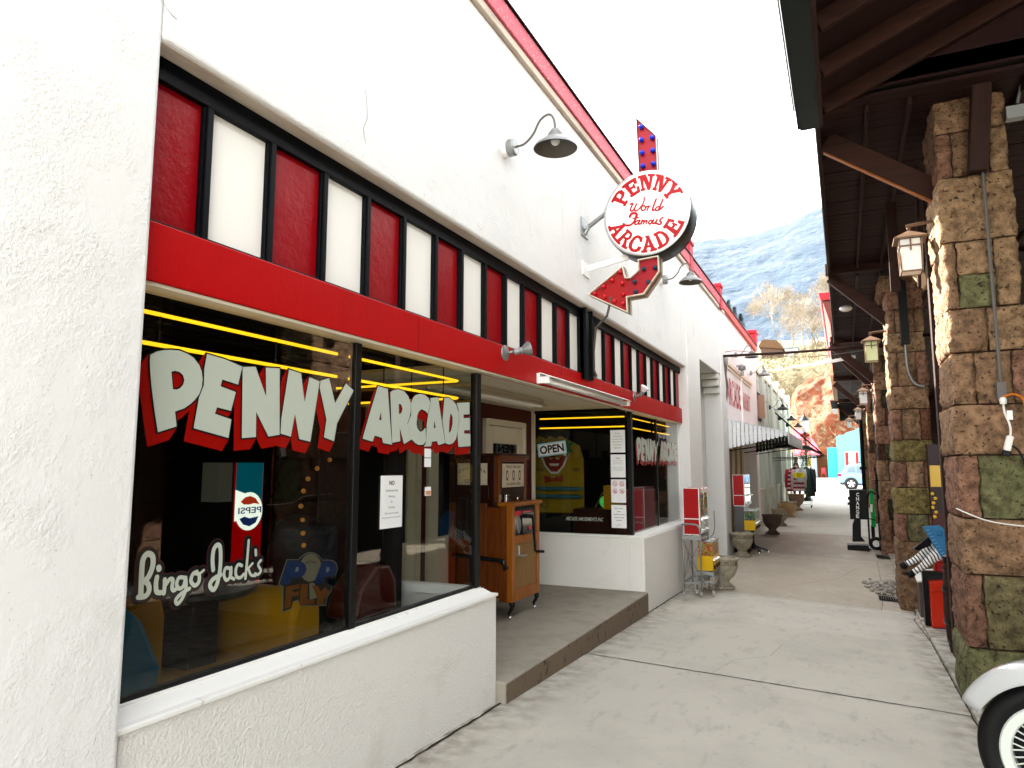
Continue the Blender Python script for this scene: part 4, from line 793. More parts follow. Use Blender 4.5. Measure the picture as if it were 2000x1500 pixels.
# lower cabinet: x -.72..0 , y 0..62 ; front face is +X
L0, D0 = .72, .69
bx('cabinet', 'oak_dark', -L0, -.03, .02, D0-.02, .20, 1.10)
for y0 in (0, D0-.07): bx('stile', 'oak_light', -.06, .0, y0, y0+.07, .17, 1.12)
for x0 in (-L0, -.36, -.14): bx('side_stile', 'oak', x0, x0+(.07 if x0 < -.2 else .08), -.004, .03, .17, 1.12)
bx('side_panel', 'oak', -.63, -.36, .004, .03, .20, .70); bx('side_panel', 'oak', -.29, -.14, .006, .03, .20, 1.08)
bx('side_rail', 'oak', -.63, -.36, -.003, .03, .66, .76); bx('side_window', mat('dark_glass', (.008, .008, .008), .08, coat=.5), -.63, -.36, .006, .02, .76, 1.17)
bx('front_panel', mat('oak_green', (.28, .15, .035), .45, scale3=(3, 3, .35), var=(8, .3), c2=(.18, .085, .02)), -.045, -.012, .07, D0-.07, .28, .72)
bx('front_rail', 'oak_light', -.05, .0, .07, D0-.07, .17, .28); bx('front_rail', 'oak_light', -.05, .0, .07, D0-.07, .72, .80)
bx('front_window', 'dark_glass', -.04, -.02, .07, D0-.07, .80, 1.08)
q = MB(); q.box(-.019, -.015, .10, .24, 1.0, 1.045); q.box(-.019, -.015, .30, .50, 1.02, 1.035); q.box(-.019, -.015, .44, .52, .84, .87); q.build('red_decal', mat('decal_red', (.6, .02, .04), .4), t)  # flat red marks, no emission
q = MB(); q.sphere((-.018, .20, .90), .05, 12, 8, (.2, 1, 1.6)); q.build('press_roller', 'galvanised', t, smooth_=True)
bx('counter_top', 'oak_light', -.16, .03, -.012, D0+.012, 1.10, 1.135)
# upper cabinet
bx('upper_cabinet', 'oak_dark', -L0, -.19, .02, D0-.02, 1.10, 1.60)
for y0 in (0.0, D0-.06): bx('upper_stile', 'oak', -.20, -.15, y0, y0+.06, 1.13, 1.60)
bx('upper_rail', 'oak', -.20, -.15, .06, D0-.06, 1.54, 1.60); bx('upper_rail', 'oak_dark', -.20, -.16, .06, D0-.06, 1.13, 1.27)
for x0 in (-L0, -.26): bx('side_stile', 'oak_dark', x0, x0+.06, -.003, .03, 1.12, 1.60)
bx('side_rail', 'oak_dark', -.64, -.26, -.002, .03, 1.17, 1.30); bx('side_rail', 'oak_dark', -.64, -.26, -.002, .03, 1.53, 1.60)
bx('cornice', 'oak_dark', -L0-.02, -.12, -.025, D0+.025, 1.60, 1.625); bx('cornice', 'oak', -.16, -.125, -.02, D0+.02, 1.57, 1.60)
a = bx('sign_card', 'card_cream', -.62, -.28, -.006, .004, 1.305, 1.525, bevel=.001)
q = MB()
for i, ch in enumerate('SOUVENIR'):
    th = R(-32+i*9.2); tv = fitted(ch, .024 if ch != 'I' else .008, .034, bold=.012); Mr = Matrix.Rotation(th*.9, 2)
    for_v = [(Mr @ Vector(v)) for v in tv[0]]
    q.add([(-.45+.27*math.sin(th)+v[0], -.0075, 1.235+.245*math.cos(th)+v[1]) for v in for_v], tv[1])
put(q, fitted('5¢', .06, .034, bold=.012), lambda u, v: (-.45+u, -.0075, 1.415+v)); put(q, fitted('COINS', .17, .034, bold=.012), lambda u, v: (-.45+u, -.0075, 1.345+v)); q.build('print', 'ink', a)
a = bx('sign_card', 'card_cream', -.148, -.143, .07, D0-.09, 1.28, 1.52, bevel=.001)
q = MB()
for i, yy in enumerate((.18, .335, .49)):
    q.poly([(yy+.030*math.cos(k*.45), 1.40+.055*math.sin(k*.45)) for k in range(14)], lambda u, v: (-.1415, u, v))
put(q, fitted('PENNY PINCHER', .36, .030, bold=.012), lambda u, v: (-.1415, .335+u, 1.488+v)); put(q, fitted('SOUVENIR COINS', .34, .026, bold=.012), lambda u, v: (-.1415, .335+u, 1.312+v)); q.build('print', 'ink', a)
q = MB()
for i, yy in enumerate((.18, .335, .49)): q.poly([(yy+.018*math.cos(k*.45), 1.40+.035*math.sin(k*.45)) for k in range(14)], lambda u, v: (-.1405, u, v))
q.build('coin_picture', 'card_cream', a)
q = MB(); q.box(-.15, -.11, .10, .15, 1.135, 1.21); q.sphere((-.10, .34, 1.16), .02, 8, 6); q.build('coin_slot', 'chrome', t, bevel=.004)
q = MB(); q.tube([(-.02, .40, .98), (.05, .40, .98)], .02, 10); q.bar((.05, .40, .98), (.055, .45, .62), .022, .03); q.tube([(.055, .45, .62), (.15, .46, .62)], .014, 10); q.build('crank', 'iron', t, bevel=.003)
q = MB(); q.bar((-.01, .17, .70), (-.005, .17, .60), .02, .01); q.box(-.01, .05, .13, .25, .60, .615); q.build('coin_tray', 'steel', t, bevel=.003)
q = MB(); q.tube(smooth([(-.66, -.03, .60), (-.30, -.055, .585), (-.12, -.06, .575), (-.07, -.06, .565), (-.06, -.055, .53), (-.06, -.03, .50)]), .022, 12); q.tube([(-.64, 0, .60), (-.64, -.03, .60)], .018, 10); q.tube([(-.06, 0, .50), (-.06, -.05, .50)], .018, 10); q.build('push_handle', mat('handle_black', (.006, .006, .008), .15, coat=.8), t, smooth_=35)
for (x, y) in ((-.05, .04), (-.05, D0-.04), (-.64, .04), (-.64, D0-.04)):
    q = MB(); q.tube(smooth([(x, y, .19), (x+.03, y, .15), (x+.02, y, .10), (x-.005, y, .06), (x+.005, y, .035)]), [.032]*4+[.026]*4+[.018]*4+[.015]*4+[.012]*5, 10)
    leg = q.build('leg', 'iron', t, smooth_=True); MB().sphere((x+.005, y, .018), .018, 10, 8).build('foot', 'chrome', leg, smooth_=True)
# ================================================================ candy vending racks
mat('candy', (.6, .3, .05), .3, attr='tint'); 
def candy_block(x0, x1, y0, y1, z0, z1, pal, r=.0125, seed=1, faces=('x1', 'y0')):
    rn = random.Random(seed); q = MB()
    def put_s(c): q.col = rn.choice(pal); q.sphere(c, r, 6, 4)
    if 'y0' in faces:
        x = x0+r
        while x < x1-r*.5:
            z = z0+r
            while z < z1-r*.5: put_s((x+rn.uniform(-1, 1)*r*.4, y0+r, z+rn.uniform(-1, 1)*r*.4)); z += r*1.8
            x += r*1.8
    if 'x1' in faces:
        y = y0+r
        while y < y1-r*.5:
            z = z0+r
            while z < z1-r*.5: put_s((x1-r, y+rn.uniform(-1, 1)*r*.4, z+rn.uniform(-1, 1)*r*.4)); z += r*1.8
            y += r*1.8
    return q
WARM = [(.6, .03, .01), (.7, .30, .01), (.65, .42, .03), (.5, .08, .02), (.25, .35, .03), (.7, .5, .08)]
COOL = [(.05, .25, .08), (.5, .5, .05), (.03, .10, .30), (.3, .4, .1), (.02, .15, .2)]
glassmat('candy_glass', (.9, .9, .88), 1.35)
def tall_red(label, loc, ny=2, inner='shelf'):
    """red tall machine; loc = wall side, near end, ground level below box bottom; box .22 deep"""
    t = thing('candy_machine', label, 'candy machine', None, loc); w = .30; n = ny
    MB().box(0, .215, 0, n*w, 0, .66).build('cabinet', 'gum_red', t, bevel=.004)
    q = MB()
    for z in (0, .22, .652): q.box(-.004, .222, -.006, .002, z, z+.012)
    q.box(-.006, .002, -.006, .004, 0, .66); q.box(.214, .226, -.006, .004, 0, .66); q.build('edge_trim', 'trim_white', t)
    for k in range(n):
        y0 = k*w
        a = MB().box(.215, .235, y0, y0+.016, 0, .66).box(.215, .235, y0+w-.016, y0+w, 0, .66).build('column_frame', 'chrome', t)
        candy_block(.19, .226, y0+.02, y0+w-.02, .25, .60, WARM+COOL, .018, 3+k, ('x1',)).build('candy', 'candy', t)
        q = MB(); q.add([(.234, y0+.016, .24), (.234, y0+w-.016, .24), (.234, y0+w-.016, .64), (.234, y0+.016, .64)], [(0, 1, 2, 3)]); q.build('front_glass', 'candy_glass', t)
        MB().box(.215, .24, y0+.016, y0+w-.016, .02, .24).build('coin_panel', 'chrome', t, bevel=.004)
        for yy in (y0+.10, y0+.20):
            q = MB(); q.tube([(.24, yy, .215), (.275, yy, .215)], .016, 10); q.box(.27, .30, yy-.025, yy+.025, .209, .221); q.build('coin_knob', 'chrome', t)
            q = MB(); q.box(.24, .265, yy-.03, yy+.03, .02, .07); q.build('chute', 'chrome', t, bevel=.006)
    return t
def short_candy(label, loc, m='gum_yellow', n=3, pal=WARM, w=.19, sd=9, legs=None, lg=.36):
    t = thing('candy_machine', label, 'candy machine', None, loc); D = .215
    for k in range(n):
        y0 = k*w
        MB().box(0, D, y0+.004, y0+w-.004, 0, .205).build('base_box', m, t, bevel=.006)
        candy_block(.006, D-.006, y0+.01, y0+w-.01, .207, .385, pal, .011, sd+k, ('x1', 'y0') if k == 0 else ('x1',)).build('candy', 'candy', t)
        q = MB(); q.add([(.002, y0+.005, .206), (D-.002, y0+.005, .206), (D-.002, y0+w-.005, .206), (.002, y0+w-.005, .206), (.002, y0+.005, .40), (D-.002, y0+.005, .40), (D-.002, y0+w-.005, .40), (.002, y0+w-.005, .40)], [(0, 1, 5, 4), (1, 2, 6, 5)]); q.build('globe', 'candy_glass', t)
        MB().box(-.004, D+.004, y0+.002, y0+w-.002, .392, .412).box(.03, D-.03, y0+.03, y0+w-.03, .412, .422).build('lid', 'chrome', t, bevel=.006)
        q = MB(); q.tube([(D, y0+w/2, .14), (D+.03, y0+w/2, .14)], .017, 10); q.box(D+.022, D+.04, y0+w/2-.03, y0+w/2+.03, .134, .146); q.build('coin_knob', 'chrome', t)
        MB().box(D-.002, D+.018, y0+w/2-.03, y0+w/2+.03, .02, .075).build('chute', 'black_metal', t, bevel=.004)
    return t
def rack(label, loc, L, z1, D=.24, name='rack', wheels=True, kink=True, cross=True):
    """grey tube stand on castors"""
    t = thing('machine_stand', label, 'stand', None, loc); r = .012
    for (x, y) in ((0, 0), (D, 0), (0, L), (D, L)):
        b = MB()
        if kink and x == D: b.tube(smooth([(0, y, z1+.16), (D-.08, y, z1+.16), (D-.02, y, z1+.13), (D, y, z1+.05), (D, y, z1-.1)], 4)+[(D, y, .06)], r, 8)
        else: b.tube([(x, y, z1+(.16 if kink else 0)), (x, y, .06)], r, 8)
        lg = b.build('leg', 'galvanised', t, smooth_=True)
        q = MB(); q.tube([(x-.012, y, .032), (x+.012, y, .032)], .032, 14); q.box(x-.02, x+.02, y-.012, y+.012, .045, .075); q.build('castor', 'chrome', lg, smooth_=40)
    q = MB(); q.box(-.01, D+.01, -.012, .0, z1-.05, z1); q.box(-.01, D+.01, L, L+.012, z1-.05, z1); q.box(D-.006, D+.006, 0, L, z1-.03, z1); q.box(-.006, .006, 0, L, z1-.03, z1)
    q.box(-.01, D, -.006, .006, .18, .205); q.box(-.01, D, L-.006, L+.006, .18, .205); q.box(-.006, .006, 0, L, .18, .205); q.box(D-.006, D+.006, 0, L, .18, .205); q.build('rail', 'galvanised', t)
    if cross:
        q = MB(); q.bar((.0, .02, .24), (.0, L-.02, z1-.06), .006, .006); q.bar((.006, L-.02, .24), (.006, .02, z1-.06), .006, .006); q.bar((0, .0, .24), (D, .0, z1-.06), .005, .005); q.bar((D, .006, .24), (0, .006, z1-.06), .005, .005); q.build('cross_brace', 'wire_grey', t)
    return t
g1 = gz(-2.0, 10.6)
rack('tall grey tube stand on castors under the red candy machine by the window corner', (-2.13, 10.28, g1), .62, .84)
tall_red('red candy machine on the tall grey stand by the white window corner', (-2.115, 10.30, g1+.85))
rack('low grey tube stand under the yellow candy machines by the window corner', (-1.98, 10.45, g1), .58, .335, .225, kink=False, cross=False)
short_candy('row of three yellow candy machines with orange sweets, on the low grey stand', (-1.97, 10.46, g1+.345))
g2 = gz(-2.1, 15.4)
tall_red('red candy machine under the striped awning, beyond the white doorway', (-2.18, 15.80, g2+.98), 3)
b = thing('machine_stand', 'dark silver column stand carrying the red candy machine under the awning', 'stand', None, (-2.18, 15.8, g2))
MB().box(0, .20, 0, .9, .12, .975).build('column', mat('dark_steel', (.10, .10, .10), .3, metal=.8), b, bevel=.01)
for k in range(4): MB().box(.20, .215, .06+k*.22, .16+k*.22, .15, .95).build('panel', 'steel', b)
MB().box(-.02, .26, -.02, .92, .0, .12).build('foot', 'black_metal', b, bevel=.02)
short_candy('yellow candy machines with green sweets under the awning', (-1.95, 15.55, g2+.50), n=4, pal=COOL, sd=30, w=.24)
t = thing('machine_stand', 'black claw-footed castor stand under the yellow candy machines beneath the awning', 'stand', None, (-1.84, 15.95, g2))
MB().tube([(0, 0, .10), (0, 0, .49)], .035, 12).build('post', 'iron', t, smooth_=35)
for a in (-60, 0, 60, 180):
    dx, dy = math.cos(R(a)), math.sin(R(a)); lg = MB().tube(smooth([(0, 0, .20), (.12*dx, .12*dy, .12), (.30*dx, .30*dy, .07)]), .020, 8).build('leg', 'iron', t, smooth_=True)
    MB().sphere((.30*dx, .30*dy, .03), .03, 10, 8).build('castor', 'chrome', lg, smooth_=True)
# ================================================================ stone planters
def planter(label, loc, m='stone_pot', s=1., fill='soil', group='stone planters along the shop fronts', key=True):
    t = thing('planter', label, 'planter', group, loc)
    pr = [(.150, 0), (.165, .01), (.165, .035), (.120, .06), (.085, .10), (.095, .13), (.160, .19), (.200, .27), (.215, .33), (.220, .345), (.212, .35), (.212, .415), (.225, .42), (.238, .435), (.238, .455), (.225, .462), (.195, .462), (.185, .44)]
    MB().lathe([(r*s, z*s) for r, z in pr], 32, None, True).build('bowl', m, t, smooth_=50)
    if key:
        q = MB(); K = 14
        for k in range(K):
            a0 = 2*math.pi*k/K
            def at(da, z): a = a0+da; return (.2145*s*math.cos(a), .2145*s*math.sin(a), z*s)
            for (d0, d1, z0, z1) in ((0, .30, .395, .405), (0, .04, .362, .405), (0, .2, .362, .372), (.16, .2, .362, .388), (.26, .30, .362, .405), (.26, .44, .362, .372)):
                q.add([at(d0, z0), at(d1, z0), at(d1, z1), at(d0, z1)], [(0, 1, 2, 3)])
        q.build('key_pattern', 'stone_pot_dark', t)
    MB().lathe([(.0001, .43*s), (.19*s, .425*s)], 20, None, False).build('soil', 'soil', t)
    return t
def pl(x, y): return (x, y, gz(x, y))
pA = planter('pale stone planter urn with key pattern, beside the yellow candy machines', pl(-1.75, 11.30))
planter('weathered stone planter under the striped awning in front of the red machine', pl(-1.98, 15.35), 'stone_pot', 1.02)
planter('darkest brown planter urn, first beyond the candy machines', pl(-1.83, 20.3), 'stone_pot_dark', 1.1, key=False)
pB = planter('stone planter urn holding dry straw-coloured grass, behind the dark urn', pl(-1.82, 22.9), 'stone_pot', 1.1, key=False)
q = MB(); rn = random.Random(2)
for i in range(160):
    a = rn.random()*6.28; r = rn.random()*.14; o = Vector((r*math.cos(a), r*math.sin(a), .47)); d = Vector((.35+rn.gauss(0, .12), -.1+rn.gauss(0, .15), 0)); 
    q.tube([o, o+d*.5+Vector((0, 0, .12+rn.random()*.1)), o+d+Vector((0, 0, -.25*rn.random()))], [.006, .004, .002], 3, False)
x = q.build('dry_grass', 'straw', pB); x['kind'] = 'stuff'
planter('grey stone planter urn between the straw-filled urn and the clothes rack', pl(-1.80, 26.2), 'stone_pot', 1.15, key=False)
planter('wide low reddish planter in front of the clothes rack', pl(-1.75, 29.6), mat('terracotta', (.30, .19, .13), .9, stains=((7, .5, .7, (.2, .13, .09)),)), 1.35, key=False)
# ================================================================ second white shop with the ribbed awning
S2 = thing('awning_shop', 'white shop with faded red ARCADE lettering above a ribbed metal awning', 'building')
b = MB(); b.box(-2.6, W-.01, 15.75, 21.9, 2.62, 5.0); b.box(-2.6, W-.01, 21.3, 21.9, -.5, 2.62); b.box(-2.6, W-.35, 15.75, 16.2, -.5, 2.62); b.build('wall', 'stucco', S2, bevel=.02)
MB().box(-2.62, W+.05, 15.7, 21.9, 5.0, 5.15).build('coping', mat('red_coping_bright', (.62, .10, .09), .6), S2)
MB().box(-2.62, W+.07, 15.7, 21.9, 5.15, 5.18).build('drip_edge', 'black_metal', S2)
MB().box(-2.8, W+.08, 21.4, 21.9, 5.18, 5.48).box(-2.82, W+.10, 21.36, 21.94, 5.48, 5.58).build('merlon', 'red_cap', S2, bevel=.01)
MB().box(W-.011, W+.04, 15.95, 20.4, 3.83, 3.90).box(W-.011, W+.02, 15.95, 20.4, 3.76, 3.80).build('sign_frame', 'cream_wood', S2)
mat('faded_red0', (.40, .03, .05), .8, stains=((6, .48, .6, (.7, .55, .5)),))
q = MB(); put(q, fitted('ARCADE', 2.3, .62, bold=.03), lambda a, b_: (W-.004, 17.0+a, 3.28+b_)); q.build('lettering', 'faded_red0', S2); q = MB(); put(q, fitted('AMUSEMENTS', 1.6, .45, bold=.02), lambda a, b_: (W-.004, 19.3+a, 3.28+b_)); q.build('lettering', mat('faded_red', (.55, .10, .12), .8, stains=((6, .48, .6, (.75, .65, .6)),)), S2)
MB().box(W-.01, W+.03, 18.25, 18.33, 2.7, 4.0).build('sign_batten', 'trim_white', S2)
for k, (y0, y1) in enumerate(((16.25, 17.2), (17.3, 18.2), (18.3, 19.2), (19.3, 20.2), (20.3, 21.2))):
    b = MB(); b.box(-2.72, -2.66, y0, y1, -.25, 2.6); p = b.build('door_panel', 'tan_wood', S2); MB().box(-2.66, -2.60, y1, y1+.1, -.25, 2.6).build('door_post', 'cream_wood', S2)
MB().box(-3.2, -2.73, 15.75, 21.3, 2.55, 2.62).box(-3.2, -3.1, 15.75, 21.3, -.3, 2.6).build('recess', 'interior_dark', S2)
MB().box(-9, -2.6, 12.4, 21.9, 4.4, 4.5).build('roof', 'shingle', S2)
t = thing('floodlight', 'small grey floodlight on the second white shop above its lettering', 'floodlight', None, (W-.01, 17.6, 3.90))
MB().tube([(0, 0, .12), (.10, 0, .12)], .02, 8).build('arm', 'galvanised', t); MB().lathe([(.03, .10), (.085, .06), (.09, -.02), (.05, -.05), (.0001, -.06)], 16, Matrix.Translation((.13, 0, .05))).build('head', 'lamp_grey', t, smooth_=40); MB().tube([(.13, 0, -.02), (.13, 0, -.12)], .04, 10).build('lens', 'galvanised', t)
# awning: end panel towards the camera, sloping roof, front valance
AW = thing('awning', 'ribbed white metal awning with scalloped edge over the second shop', 'awning')
def awn_end(y, m, name, sgn=1):
    q = MB(); n = 14; x0, x1 = W, -1.04
    for k in range(n):
        a, c = k/n, (k+1)/n; xa, xc = x0+(x1-x0)*a, x0+(x1-x0)*c; g = .006
        zt = lambda u: 2.62-.30*u; zb = lambda u: 1.99+.26*u
        P = [(xa+g, zt(a)), (xc-g, zt(c)), (xc-g, zb(c)+.03), ((xa+xc)/2+.02, zb((a+c)/2)), ((xa+xc)/2-.02, zb((a+c)/2)), (xa+g, zb(a)+.03)]
        q.prism(P, lambda x, z, h: (x, y+h+(.012 if k % 2 else 0), z), .012)
    q.box(x0, x1, y+.03, y+.04, 2.30, 2.32); return q.build(name, m, AW)
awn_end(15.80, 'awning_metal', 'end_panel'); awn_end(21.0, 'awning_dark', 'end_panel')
q = MB(); q.add([(W, 15.80, 2.63), (-1.04, 15.80, 2.33), (-1.04, 21.0, 2.33), (W, 21.0, 2.63), (W, 15.8, 2.61), (-1.04, 15.8, 2.31), (-1.04, 21, 2.31), (W, 21, 2.61)], [(0, 1, 2, 3), (7, 6, 5, 4), (0, 4, 5, 1), (2, 6, 7, 3), (1, 5, 6, 2)]); q.build('roof_sheet', 'awning_metal', AW)
q = MB()
for k in range(26):
    y0 = 15.82+k*.2; P = [(y0, 2.32), (y0+.19, 2.32), (y0+.19, 2.12), (y0+.13, 2.07), (y0+.06, 2.07), (y0, 2.12)]; q.prism(P, lambda y, z, h: (-1.04+h+(.004 if k % 2 else 0), y, z), .01)
q.build('valance', 'awning_metal', AW)
q = MB()
for y in (15.9, 18.4, 20.9):
    q.tube([(W, y, 2.05), (-1.06, y, 2.24)], .014, 6); q.tube([(W, y, 1.95), (-1.06, y, 2.12)], .012, 6)
q.build('support_rod', 'black_metal', AW)
# ================================================================ sage green shop row
S3 = thing('sage_shops', 'long sage green shop row with flat pilasters and cream panels', 'building')
b = MB(); b.box(-2.7, W-.06, 21.9, 35.6, 2.75, 4.45); b.box(-2.75, W-.12, 21.9, 35.6, -.4, .95); b.build('wall', 'sage', S3)
y = 21.9; k = 0
for y0, wd in ((23.3, .75), (26.4, .55), (29.2, .5), (32.0, .5), (34.9, .7)):
    MB().box(-2.7, W+.03, y0, y0+wd, -.4, 4.75).build('pilaster', 'sage', S3, bevel=.01); MB().box(-2.72, W+.05, y0-.04, y0+wd+.04, 4.75, 4.90).build('pilaster_cap', 'sage_cream', S3)
for (y0, y1) in ((21.95, 23.3), (24.05, 26.4), (26.95, 29.2), (29.7, 32.0), (32.5, 34.9)):
    MB().box(-2.75, W-.05, y0, y1, -.4, .90).build('apron', 'sage_cream', S3); MB().box(W-.13, W-.02, y0, y1, .90, .96).build('sill', 'sage_cream', S3)
    w = MB().box(-2.62, -2.56, y0+.06, y1-.06, .96, 2.2).build('window', mat('sage_window', (.30, .33, .28), .2) if 'sage_window' not in MATS else 'sage_window', S3)
    MB().box(-2.56, -2.50, (y0+y1)/2-.04, (y0+y1)/2+.04, .96, 2.2).build('mullion', 'sage_cream', w)
    MB().box(-2.64, W-.10, y0, y1, 2.2, 2.75).build('transom_panel', mat('sage_tan', (.40, .34, .20), .7) if 'sage_tan' not in MATS else 'sage_tan', S3)
    MB().box(W-.061, W-.04, y0+.2, y1-.2, 3.75, 4.2).build('panel', 'sage_dark', S3); MB().box(W-.039, W-.035, y0+.25, y1-.25, 3.80, 4.15).build('panel_field', 'sage', S3)
MB().box(-2.72, W, 21.9, 35.6, 4.45, 4.55).build('coping', 'sage_cream', S3)
MB().box(W-.06, W+.16, 22.3, 22.36, 3.05, 3.75).build('sign_board', mat('brown_board', (.35, .22, .15), .6), S3)
MB().box(W-.06, W-.03, 22.0, 23.2, 3.0, 3.85).build('dark_opening', 'interior_dark', S3); MB().box(W-.03, W+.0, 22.1, 23.1, 3.1, 3.6).build('poster_board', 'brown_board', S3)
MB().tube([(W+.06, 24.5, -.1), (W+.06, 24.5, 4.4)], .03, 8).build('downpipe', 'sage', S3)
MB().box(-9, -2.7, 21.9, 40, 4.2, 4.3).build('roof', 'shingle', S3)
S4 = thing('olive_shop', 'small mustard olive shop front at the end of the green row', 'building')
MB().box(-6, W-.05, 35.6, 38.2, -.3, 4.0).build('wall', 'olive', S4); MB().box(-6, W+.03, 35.6, 38.2, 4.0, 4.15).build('coping', 'sage_cream', S4)
MB().box(W-.06, W-.02, 36.6, 37.5, .1, 2.3).build('door', 'interior_dark', S4)
# dark open frame awning further along
t = thing('folding_awning', 'folded black awning with thin struts over the green shop row', 'awning')
b = MB()
b.prism([(-2.24, 2.45), (-1.05, 2.30), (-.62, 2.02), (-.62, 1.96), (-1.1, 2.20), (-2.24, 2.32)], lambda x, z, h: (x, 26.0+h, z), 3.0); b.build('canopy', 'awning_dark', t)
b = MB(); b.tube([(W, 27.8, 3.6), (-.72, 27.8, 2.08)], .03, 6); b.tube([(W, 26.05, 1.9), (-.66, 26.05, 1.98)], .014, 6); b.tube([(W, 28.9, 1.9), (-.66, 28.9, 1.98)], .014, 6); b.tube([(W, 26.05, 1.80), (-.66, 26.05, 1.93)], .01, 6); b.build('strut', 'black_metal', t)
# cables on the white wall and by the pots
b = MB(); b.tube(smooth([(-1.80, 10.95, .95), (-1.85, 11.2, .62), (-2.10, 12.0, .42), (-2.17, 12.4, .38), (-2.18, 12.55, -.05), (-2.15, 12.5, -.16), (-1.95, 12.0, -.2)]), .006, 5); solo(b, 'extension_lead', 'wire_grey', 'thin grey power cord hanging from the red candy machine to the pavement', 'cord')
b = MB()
for k in range(5): b.tube(smooth([(W+.02+.01*k, 15.35+.1*k, 3.95), (W+.03, 15.45+.05*k, 3.6), (W+.03+.02*math.sin(k), 15.6+.04*k, 3.3), (W+.01, 15.5, 2.95)]), .008, 5)
solo(b, 'cable_bundle', 'wire_grey', 'tangle of grey cables on the white wall below the long pole', 'cable')
b = MB(); b.tube([(W, 15.35, 3.94), (-.9, 14.9, 3.86), (.75, 14.35, 3.79)], .028, 10); P_ = solo(b, 'cross_pole', 'timber', 'dark pole spanning the alley from the white wall to the stone pavilion', 'pole', smooth_=True)
b = MB(); b.tube(smooth([(-2.2, 15.5, 4.05), (-1.9, 15.3, 4.02), (-1.2, 15, 3.84), (-.7, 14.8, 3.74), (-.1, 14.6, 3.72), (.7, 14.4, 3.76)]), .007, 5); solo(b, 'hanging_cable', 'wire_grey', 'thin cable looping below the dark pole across the alley', 'cable')
def at(u, v, y):
    """point of the photograph (2000 x 1500) on the plane Y = y"""
    d = _f+_r*((u-1000)/1380)-_u*((v-750)/1380); k = y/d.y; return Vector((0, 0, 1.6))+d*k
# ================================================================ stone pavilion
PV = thing('stone_pavilion', 'open timber-roofed pavilion on rough sandstone pillars along the right of the alley', 'pavilion')
TAN = (.31, .205, .115); BRN = (.25, .155, .09); RED = (.24, .13, .085); OLV = (.20, .165, .06); GRN = (.145, .15, .07); DGR = (.025, .03, .015)
def stone_block(q, x0, x1, y0, y1, z0, z1, col, res, bulge=.016, rough=.014, seed=0):
    c = [random.uniform(.88, 1.12)]*3; q.col = tuple(a*b for a, b in zip(col, c))
    nx, ny, nz = [max(3, int((b-a)/res)) for a, b in ((x0, x1), (y0, y1), (z0, z1))]
    cx, cy, cz = (x0+x1)/2, (y0+y1)/2, (z0+z1)/2; hx, hy, hz = (x1-x0)/2, (y1-y0)/2, (z1-z0)/2
    def disp(x, y, z):
        ux, uy, uz = (x-cx)/hx, (y-cy)/hy, (z-cz)/hz
        f = lambda u: max(0, 1-abs(u)**7)
        nv = noise.noise_vector(Vector((x*9+seed, y*9, z*9)))*rough+noise.noise_vector(Vector((x*24, y*24+seed, z*24)))*rough*.9
        b = bulge*(1+.8*noise.noise(Vector((cx*5+seed, z*6, cy*5+x*5))))
        if abs(uy) > .999: y += math.copysign(b*f(ux)*f(uz), uy)+nv.y
        if abs(ux) > .999: x += math.copysign(b*f(uy)*f(uz), ux)+nv.x*1.2
        if abs(uz) > .999: z += nv.z*.3
        return (x, y, z)
    def face(o, du, dv, nu, nv):
        vs = [disp(*(o[k]+du[k]*i/nu+dv[k]*j/nv for k in range(3))) for j in range(nv+1) for i in range(nu+1)]
        q.add(vs, [(j*(nu+1)+i, j*(nu+1)+i+1, (j+1)*(nu+1)+i+1, (j+1)*(nu+1)+i) for j in range(nv) for i in range(nu)])
    X_, Y_, Z_ = (x1-x0, 0, 0), (0, y1-y0, 0), (0, 0, z1-z0)
    face((x0, y0, z0), X_, Z_, nx, nz); face((x0, y1, z0), X_, Z_, nx, nz); face((x0, y0, z0), Y_, Z_, ny, nz); face((x1, y0, z0), Y_, Z_, ny, nz)
    face((x0, y0, z1), X_, Y_, nx, ny); face((x0, y0, z0), X_, Y_, nx, ny)
def pillar(x0, x1, y0, dy, zs, rows, res, flare=.03, cap=True):
    q = MB(); zt = zs[-1]; zb = zs[0]
    for i, (za, zc) in enumerate(zip(zs, zs[1:])):
        fl = flare*(1-(za-zb)/(zt-zb)); a, c = x0-fl, x1+fl; w = c-a; x = a
        row = rows[i % len(rows)]; tot = sum(r[0] for r in row)
        for (fr, col, *sub) in row:
            w_ = w*fr/tot; xa, xc = x+(.008 if x > a else -random.uniform(0, .02)), x+w_-(.008 if x+w_ < c-.001 else -random.uniform(0, .02))
            if sub:
                zm = za+(zc-za)*sub[0]; stone_block(q, xa, xc, y0, y0+dy, zm+.005, zc-.006, col, res, seed=i); stone_block(q, xa, xc, y0+.004, y0+dy, za+.006, zm-.005, sub[1], res, seed=i+3)
            else: stone_block(q, xa, xc, y0-random.uniform(0, .012), y0+dy, za+.007, zc-.007, col, res, seed=i)
            x += w_
    if cap:
        stone_block(q, x0-.07, x0+.22, y0-.05, y0+dy+.05, zt-.02, zt+.2, BRN, res, .03, .022); stone_block(q, x0+.225, x1+.06, y0-.05, y0+dy+.05, zt-.01, zt+.22, RED, res, .03, .022)
    q.col = None
    o = q.build('pillar', 'sandstone', PV, smooth_=62); MB().box(x0+.03-flare*.5, x1-.03+flare*.5, y0+.035, y0+dy-.03, zb, zt).build('mortar', 'mortar', o); return o
